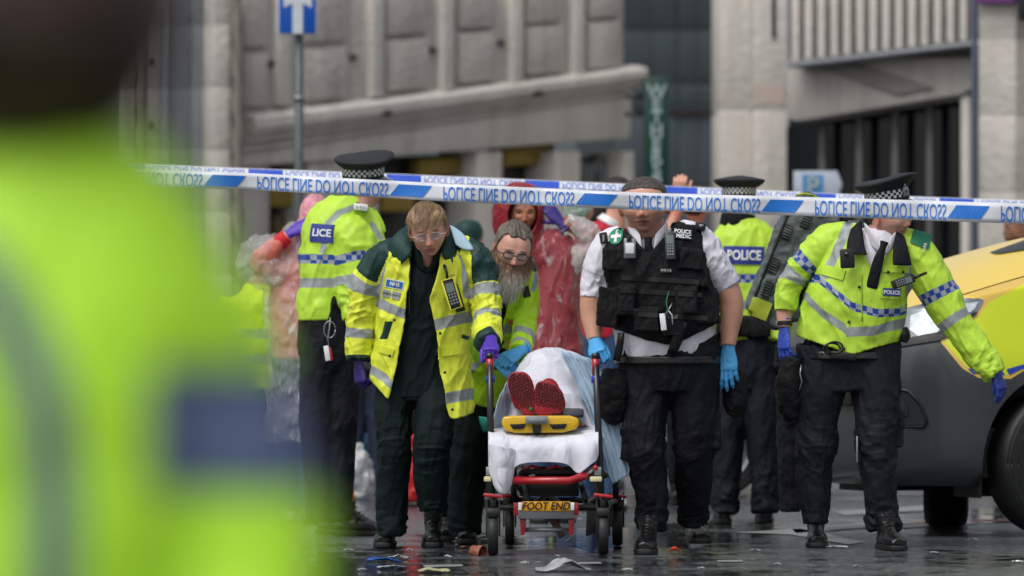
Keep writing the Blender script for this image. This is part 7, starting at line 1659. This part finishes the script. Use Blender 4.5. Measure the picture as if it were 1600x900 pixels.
build(MB().tube(on_car([(1380, 610), (1398, 606), (1420, 611), (1438, 630), (1449, 658), (1442, 667), (1380, 667)], .008), .007, 6), 'recess_trim', M_black, fg_, smooth=True)
panel_on('fog_lamp', dens([(1406, 628), (1414, 626), (1420, 636), (1420, 648), (1412, 652), (1405, 644)]), mat('fog_glass', C8(60, 70, 74), .1, metal=.5), fg_, .010)
build(MB().tube(on_car([(1440, 478), (1504, 461), (1540, 450), (1580, 438), (1615, 428)], .001), .0035, 6), 'bonnet_seam', M_black, car, smooth=True)
panel_on('bonnet_vent', dens([(1546, 396), (1600, 377), (1640, 366), (1640, 380), (1600, 392), (1560, 398)]), M_black, car, .006)
# arch liners, wheels, underside
for c0 in (0, -2.75):
    for side, v0 in ((1, .03), (-1, WID-.03)):
        mb = MB(); n = 20; pr = []
        for i in range(n+1):
            t = math.pi*i/n; pr.append((c0+.455*math.cos(t), .38+.455*math.sin(t)))
        pr = [(c0+.46, .2)]+pr+[(c0-.46, .2)]
        v = [CP(a, v0+side*d, b) for d in (0, .34) for a, b in pr]; k = len(pr); f = [(i, i+1, k+i+1, k+i) for i in range(k-1)]+[tuple(range(k, 2*k))]
        mesh('arch_liner', v, f, M_rubber, car)
def road_wheel(u0, v0, steer=0, side=1, parent=None, R0=.375, Wd=.235, O=None, base=None):
    o_ = O or CP(u0, v0, R0); d = (Matrix.Rotation(math.radians(steer), 3, 'Z') @ cfw) if O is None else base[0]; ax = (Matrix.Rotation(math.radians(steer), 3, 'Z') @ (-clt))*side if O is None else base[1]
    prof = [(-.5, .70), (-.5, .86), (-.46, .95), (-.36, .995), (-.15, 1), (.15, 1), (.36, .995), (.46, .95), (.5, .86), (.5, .70)]
    n = 56; v = []; f = []; k = len(prof)
    for i in range(n):
        t = 2*math.pi*i/n; e = d*math.cos(t)+Vector((0, 0, 1))*math.sin(t)
        for w_, r_ in prof: v.append(o_+ax*w_*Wd+e*r_*R0)
    for i in range(n):
        for j in range(k-1): a = i*k+j; b = ((i+1) % n)*k+j; f.append((a, b, b+1, a+1))
    ty = mesh('wheel', v, f, M_rubber, parent, smooth=True, angle=60)
    rim = MB(); pr2 = [(.46, .71), (.50, .69), (.46, .655), (.30, .63), (.1, .62)]; v = []; f = []; k = len(pr2)
    for i in range(n):
        t = 2*math.pi*i/n; e = d*math.cos(t)+Vector((0, 0, 1))*math.sin(t)
        for w_, r_ in pr2: v.append(o_+ax*w_*Wd+e*r_*R0)
    for i in range(n):
        for j in range(k-1): a = i*k+j; b = ((i+1) % n)*k+j; f.append((a, b, b+1, a+1))
    v.append(o_+ax*.1*Wd); f += [(i*k+k-1, ((i+1) % n)*k+k-1, len(v)-1) for i in range(n)]
    rm = mesh('rim', v, f, mat('alloy_grey', C8(150, 154, 160), .3, metal=.6), ty, smooth=True, angle=40)
    for r_ in (.80, .90, .945): build(MB().tube([o_+ax*(.5 if r_ < .85 else .485 if r_ < .92 else .455)*Wd+(d*math.cos(2*math.pi*i/60)+Vector((0, 0, 1))*math.sin(2*math.pi*i/60))*r_*R0 for i in range(61)], .0035, 5), 'sidewall_rib', M_rubber, ty, smooth=True)
    for i in range(5):
        t = 2*math.pi*i/5+.3; e = d*math.cos(t)+Vector((0, 0, 1))*math.sin(t); e2 = d*math.cos(t+.14)+Vector((0, 0, 1))*math.sin(t+.14)
        for q in (e, e2): build(MB().tube([o_+ax*.36*Wd+q*.1*R0, o_+ax*.42*Wd+q*.64*R0], [.022, .014], 8), 'spoke', mat('alloy_grey', C8(96, 100, 106), .3, metal=.7), ty, smooth=True)
    build(MB().tube([o_+ax*.3*Wd, o_+ax*.44*Wd], .045, 20), 'hub_cap', M_black, ty, smooth=True, bevel=.004)
    return ty
road_wheel(0, .12, 6, 1, car); road_wheel(-.12, WID-.12, 66, -1, car); road_wheel(-2.75, .12, 0, 1, car); road_wheel(-2.75, WID-.12, 0, -1, car)
ub = [CP(*plan(i/60, .12), .27) for i in range(61)]
build(MB().prism([CP(*plan(i/60, .14), .30) for i in range(12, 49)]+[CP(-3.0, WID-.2, .30), CP(-3.0, .2, .30)], (0, 0, .25)), 'underbody', M_rubber, car)
# number plate, grille, cabin behind the bonnet
np_ = MB().prism([CP(FR+.05, .93-.26, .50), CP(FR+.05, .93+.26, .50), CP(FR+.05, .93+.26, .61), CP(FR+.05, .93-.26, .61)], cfw*.01); build(np_, 'number_plate', M_white, car, bevel=.003)
build(MB().prism([CP(FR+.045, .45, .66), CP(FR+.045, 1.41, .66), CP(FR+.03, 1.36, .96), CP(FR+.03, .5, .96)], cfw*.02), 'grille', M_black, car, bevel=.01)
cab = [(-.42, 1.40, .06), (-1.15, 1.93, .22), (-2.6, 1.95, .22), (-3.15, 1.35, .10)]
v = []; 
for u_, z_, ins in cab: v += [CP(u_, ins, z_), CP(u_, WID-ins, z_)]
for u_, ins in ((-.42, .08), (-3.15, .08)): v += [CP(u_, ins, 1.25), CP(u_, WID-ins, 1.25)]
mesh('windscreen', [v[0], v[1], v[3], v[2]], [(0, 1, 2, 3)], M_dglass, car); mesh('roof', [v[2], v[3], v[5], v[4]], [(0, 1, 2, 3)], mat('white_car_paint', C8(200, 204, 208), .3, coat=.4), car)
mesh('side_glass', [v[0], v[2], v[4], v[6], v[10], v[8]], [(0, 1, 2, 3, 4, 5)], M_dglass, car); mesh('side_glass', [v[1], v[3], v[5], v[7], v[11], v[9]], [(0, 1, 2, 3, 4, 5)], M_dglass, car); mesh('rear_glass', [v[4], v[5], v[7], v[6]], [(0, 1, 2, 3)], M_dglass, car)
# silver car behind
sv = empty('silver_car', G(1440, 36.5), 'rain-beaded silver car parked beyond the police car', 'car')
M_silv = mat('beaded_silver_paint', C8(118, 124, 134), .3, metal=.4, var=.5, scale=26, bump=.006, bscale=26)
def svp(a, b, z): return Vector((G(1440, 36.5).x+a, 36.5+b, z))
prof = [(-2.1, .35), (-2.15, .7), (-1.9, .95), (-1.1, 1.06), (-.55, 1.48), (.9, 1.52), (1.6, 1.05), (2.1, .95), (2.15, .4)]
v = []; f = []; k = len(prof)
for b_, ins in ((-.86, 0), (-.8, .05), (.8, .05), (.86, 0)):
    for a, z in prof: v.append(svp(a, b_*(1-.16*max(0, (z-.95)/.6)), z))
for j in range(3): f += [(j*k+i, j*k+i+1, (j+1)*k+i+1, (j+1)*k+i) for i in range(k-1)]
f += [tuple(range(k)), tuple(range(3*k, 4*k))]
mesh('bodywork', v, f, M_silv, sv, bevel=.05, seg=3)
for a in (-.5, .45): mesh('side_glass', [svp(a-.38, -.885, 1.02), svp(a+.38, -.885, 1.02), svp(a+.30, -.80, 1.38), svp(a-.20, -.80, 1.38)], [(0, 1, 2, 3)], M_dglass, sv)
for a in (-1.35, 1.35):
    for b_ in (-.78, .78): road_wheel(0, 0, 0, 1, sv, R0=.32, Wd=.2, O=svp(a, b_, .32), base=(Vector((1, 0, 0)), Vector((0, -1 if b_ < 0 else 1, 0))))
# ------------------------------------------------------------------ place the people
paramedic_young(); paramedic_bearded(); police_medic(); officer_bag(); officer_turned(); officer_back(); woman_red_hood(); person_pink_poncho(); man_red_shirt(); fg_officer()
M_hv = cloth('far_hivis_fabric', C8(196, 226, 30), BAND, rough=.55, bump=.01)
bystander(35.5, 'figure in a lime jacket and pale cap behind the red-hooded woman', 905, 330, M_hv, True, M_navy, C8(150, 168, 156), hat=(mat('pale_green_cap', C8(160, 180, 170), .6), 'cap'), w=1.0)
bystander(37.5, 'dark-haired figure in a lime jacket behind the man in the red shirt', 934, 334, M_hv, True, M_navy, C8(26, 22, 22))
bystander(36.5, 'person in dark green clothes seen between the two paramedics', 733, 376, M_gcollar, False, M_green, C8(20, 44, 40), hat=(M_gcollar, 'cap'))
bystander(34.0, 'figure with orange shoulders and lime jacket behind the police medic', 1088, 322, cloth('orange_lime_fabric', C8(196, 226, 30), [('m_dark', C8(226, 92, 40), .5), ('m_silver', 'silver', .4)], rough=.5), True, M_navy, C8(60, 44, 34), dark=True)
bystander(36.0, 'bystander in dark jeans and brown boots behind the turned officer', 572, 372, cloth('brown_grey_coat', C8(58, 56, 58), rough=.7), False, cloth('indigo_denim', C8(28, 38, 58), rough=.8), C8(40, 32, 28), shoe=mat('brown_leather', C8(84, 52, 36), .5), w=.8)
bystander(31.8, 'person in a lime vest at the left edge of the group, blurred', 404, 404, M_hv, True, M_green, C8(40, 50, 40), w=.9)
bystander(38.0, 'person with a white cap beyond the police car', 1592, 366, cloth('maroon_coat', C8(86, 52, 50), rough=.7), False, M_navy, C8(120, 80, 60), hat=(M_white, 'cap'), k=1.1)
# backpack carried by the officer at the right
def backpack():
    Y = 27.3; S = Y/F; P_ = lambda x, y, d=0: W(x, y, Y+d*S)
    M_bag = cloth('grey_bag_fabric', C8(84, 92, 94), rough=.5, bump=.008, bscale=30, weave=.001)
    rt = empty('backpack', P_(1235, 500), 'large grey backpack with black webbing behind the officer with the outstretched arm', 'backpack')
    q = [(1168, 476), (1232, 316), (1256, 300), (1300, 318), (1312, 344), (1250, 500), (1212, 512), (1180, 494)]
    mb = MB().prism([P_(x, y, 14) for x, y in q], (0, 62*S, 0)); me = remesh(mb, .008, 8, .6); P = getP(me); Nn = getN(me); setP(me, P+Nn*(.010*fbm(P/.09, 4)+.008*ridge(P/.06, 2))[:, None])
    o = bpy.data.objects.new('main_compartment', me); me.materials.clear(); me.materials.append(M_bag); smooth_mesh(me); link(o, rt); bv = bvh_of([o])
    ax = (P_(1232, 316)-P_(1168, 476)).normalized(); ac = Vector((ax.z, 0, -ax.x))
    for (x, y) in ((1232, 362), (1212, 415), (1201, 452), (1262, 344)):
        w_ = patch('ladder_loop', bv, P_(x, y, -40), ac, ax, .038, .075, M_black, rt, thick=.003, n=(3, 6))
        for j in range(5): patch('webbing_rung', bv, P_(x, y, -40)+ax*(-.026+.013*j), ac, ax, .036, .004, M_bag, w_, off=.010, thick=.003, n=(2, 1))
    zp, z = wrap(bv, [(0, (i/14-.5)*.50) for i in range(15)], None, P_(1186, 452, -40)+ax*.2, ac, ax, .004); build(MB().tube(zp, .006, 6), 'zip', M_black, rt, smooth=True)
    patch('lime_pocket', bv, P_(1189, 482, -40), ac, ax, .10, .09, mat('lime_vinyl', C8(160, 176, 50), .4), rt, n=(4, 4), thick=.006)
    flap('top_handle', [[P_(1244, 306, 8), P_(1252, 302, 8)], [P_(1256, 299, 0), P_(1268, 304, 0)], [P_(1276, 308, 8), P_(1286, 314, 8)]], mat('lime_vinyl', C8(160, 176, 50), .4), rt, thick=.01)
    rows = [[(1326, 346, -34), (1346, 346, -38)], [(1312, 360, -46), (1338, 366, -50)], [(1290, 388, -52), (1318, 396, -56)], [(1268, 414, -50), (1298, 424, -54)], [(1248, 428, -30), (1270, 450, -40)], [(1236, 430, 10), (1252, 462, -10)], [(1240, 434, 40), (1250, 470, 30)]]
    flap('shoulder_strap', [[P_(*a) for a in r_] for r_ in rows], M_bag, rt, thick=.014)
    flap('strap_webbing', [[P_(1330, 352, -52), P_(1338, 354, -53)], [P_(1304, 390, -62), P_(1312, 394, -63)], [P_(1270, 430, -60), P_(1280, 436, -60)]], M_black, rt, thick=.004)
    flap('strap_tail', [[P_(1230, 442, -24), P_(1258, 448, -34)], [P_(1230, 470, -26), P_(1252, 474, -32)]], M_black, rt, thick=.005, sub=1)
backpack()
# red kit bag strip behind the officer's glove
rb_ = empty('kit_bag', G(1232, 28.4), 'black bag with a red band hanging behind the officer with the outstretched arm', 'bag')
garment('bag_body', [Tube([(W(1230, 585, 28.2), .05, .09), (W(1232, 620, 28.2), .065, .11), (W(1234, 720, 28.2), .06, .11), (W(1234, 800, 28.2), .05, .09)])], .009, M_navy, rb_, wr=[('noise', .01, .06)], seed=91)
garment('red_band', [Tube([(W(1234, 560, 28.15), .035, .06), (W(1234, 572, 28.15), .05, .08), (W(1233, 588, 28.15), .045, .08)])], .007, M_red, rb_, seed=92)
# litter
def litter(name, label, cat, x, y, pts, m, h=.03, seed=1, group=None):
    Y = F*CAMH/(y-HOR); c = W(x, y, Y); rr = random.Random(seed)
    n = 7; rows = [[c+Vector(((i/(n-1)-.5)*pts[0], (j/(n-1)-.5)*pts[1], .006+h*max(0, rr.gauss(.35, .35))*(1-abs(i-n/2+.5)/(n/2)))) for i in range(n)] for j in range(n)]
    o = drape(name, rows, m, levels=2, thick=.001, disp=(.004, .02), seed=seed, base=c); o.location.z += .002; tag(o, label, cat, group); return o
M_foil = mat('blue_foil', C8(40, 90, 190), .2, metal=.5, var=.5, scale=30)
M_foil2 = mat('silver_foil', C8(190, 196, 204), .2, metal=.6, var=.4, scale=30)
M_bagp = mat('cloudy_plastic', C8(190, 192, 196), .2, var=.12, scale=12, trans=.35)
litter('crisp_packet', 'crumpled blue foil packet lying in the wet road before the young paramedic', 'litter', 600, 878, (.16, .12), M_foil, .03, 2)
litter('foil_wrapper', 'thin silver foil strip beside the blue packet on the road', 'litter', 622, 874, (.10, .06), M_foil2, .03, 3)
litter('foil_wrapper', 'blue and silver wrapper nearest the bottom edge left of the stretcher', 'litter', 612, 889, (.13, .08), M_foil2, .015, 4)
litter('yellow_wrapper', 'pale yellow torn wrapper at the bottom edge below the paramedics', 'litter', 678, 895, (.14, .10), mat('yellow_film', C8(170, 168, 128), .25, var=.3, scale=20), .025, 5)
litter('plastic_bag', 'clear crumpled plastic bag at the bottom edge below the stretcher', 'plastic bag', 880, 893, (.24, .30), M_bagp, .085, 6)
cup = empty('paper_cup', G(750, 26.15), 'squashed brown paper cup beside the left front wheel of the stretcher', 'cup')
yy_ = 26.2; garment('cup_body', [Tube([(W(738, 862, yy_)+Vector((0, 0, .005)), .026, .030), (W(750, 864, yy_-.03)+Vector((0, 0, .005)), .030, .033), (W(762, 866, yy_-.06)+Vector((0, 0, .005)), .034, .034)], side=(0, 0, 1))], .004, mat('brown_paper', C8(136, 78, 58), .5, var=.2), cup, wr=[('noise', .006, .03)], cut=lambda c: (c['u'] > .066).astype(int), thick=.002)
litter('orange_peel', 'small orange-red scrap on the road in front of the police medic', 'litter', 1054, 864, (.05, .05), mat('orange_red_scrap', C8(214, 60, 36), .5), .03, 8)
litter('leaflet', 'white leaflet flat on the road by the boot of the officer with the bag', 'litter', 1305, 856, (.12, .12), M_white, .006, 9)
litter('orange_wrapper', 'orange and white wrapper near the front wheel of the police car', 'litter', 1444, 820, (.14, .12), mat('orange_white_wrapper', C8(200, 130, 84), .4, var=.5, scale=25), .02, 10)
litter('red_leaflet', 'torn red card lying under the front of the police car', 'litter', 1560, 816, (.30, .20), mat('red_card', C8(120, 40, 30), .5), .008, 11)
litter('dark_scrap', 'small black scrap on the road left of the police car wheel', 'litter', 1496, 826, (.10, .14), M_rubber, .03, 12)
litter('white_scrap', 'small grey paper scrap at the right edge of the road', 'litter', 1590, 880, (.05, .04), M_white, .01, 13)
M_trod = mat('trodden_paper', C8(138, 140, 142), .5, var=.3, scale=40)
for i, (x, y, w, m_, lb) in enumerate(((545, 862, .05, M_trod, 'small grey paper scrap by the shoe of the turned officer'), (566, 893, .04, M_trod, 'grey scrap at the bottom edge left of the foil packets'), (640, 862, .03, M_trod, 'tiny grey scrap between the boots of the young paramedic'),
    (700, 872, .035, M_bagp, 'clear plastic scrap below the right boot of the young paramedic'), (724, 857, .03, mat('brown_paper', C8(136, 78, 58), .5, var=.2), 'brown paper scrap beside the squashed cup'), (820, 882, .04, M_trod, 'small grey scrap on the road under the stretcher plate'),
    (870, 872, .03, M_trod, 'grey scrap behind the clear plastic bag'), (980, 893, .05, M_bagp, 'cloudy plastic scrap at the bottom edge below the police medic'), (1095, 890, .03, M_trod, 'tiny grey scrap right of the orange peel near the bottom edge'), (1180, 862, .05, M_trod, 'grey paper scrap on the road between the medic and the officer with the bag'),
    (1215, 884, .03, M_trod, 'grey scrap near the bottom edge below the backpack'), (1340, 888, .04, M_trod, 'grey scrap below the boots of the officer with the bag'), (1460, 866, .035, M_bagp, 'clear scrap on the road right of the last boot'), (1520, 846, .05, M_trod, 'pale card scrap beside the front wheel of the police car'))):
    litter('paper_scrap', lb, 'litter', x, y, (w, w*1.3), m_, .010, 30+i, group='scraps trodden into the road')
# things dropped behind the paramedics
def sack(label, x, y, Y, wx, wz, m, seed, name='plastic_sack', cat='bag'):
    c = G(x, Y); o = garment(name, [Tube([(c+Vector((0, 0, .02)), wx*.8, wx*.6), (c+Vector((0, 0, wz*.4)), wx, wx*.8), (c+Vector((.01, 0, wz*.8)), wx*.55, wx*.5), (c+Vector((0, 0, wz)), wx*.2, wx*.2)])], .010, m, None, wr=[('noise', .02, .06), ('diag', (.2, 0, 1), .02, .05)], seed=seed); 
    o.data.transform(Matrix.Translation(-c)); o.location = c; tag(o, label, cat); return o
sack('whitish translucent plastic sack standing behind the young paramedic', 560, 0, 35.2, .10, .34, M_bagp, 1)
sack('orange bag slumped by the white sack', 548, 0, 34.6, .035, .09, mat('orange_plastic', C8(226, 140, 30), .4), 2)
b3_ = sack('tall yellow-ochre bag behind the leg of the turned officer', 566, 0, 36.8, .06, .62, mat('ochre_plastic', C8(180, 130, 40), .5), 3)
sack('bright blue carrier bag behind the two paramedics', 562, 0, 36.2, .07, .46, mat('cyan_plastic', C8(60, 150, 200), .4), 4)
sack('red bag standing in the gap between the legs of the young paramedic', 646, 0, 34.0, .06, .42, mat('red_plastic', C8(176, 30, 36), .4), 5)
sack('white plastic sack seen between the legs of the two paramedics', 712, 0, 33.5, .07, .55, M_bagp, 6)
sack('lime green bag standing behind the stretcher wheels', 860, 0, 38.5, .10, .22, mat('lime_plastic', C8(130, 190, 40), .4), 7)
sack('pale striped bag behind the left rear wheel of the stretcher', 830, 0, 36, .09, .20, M_white, 8)
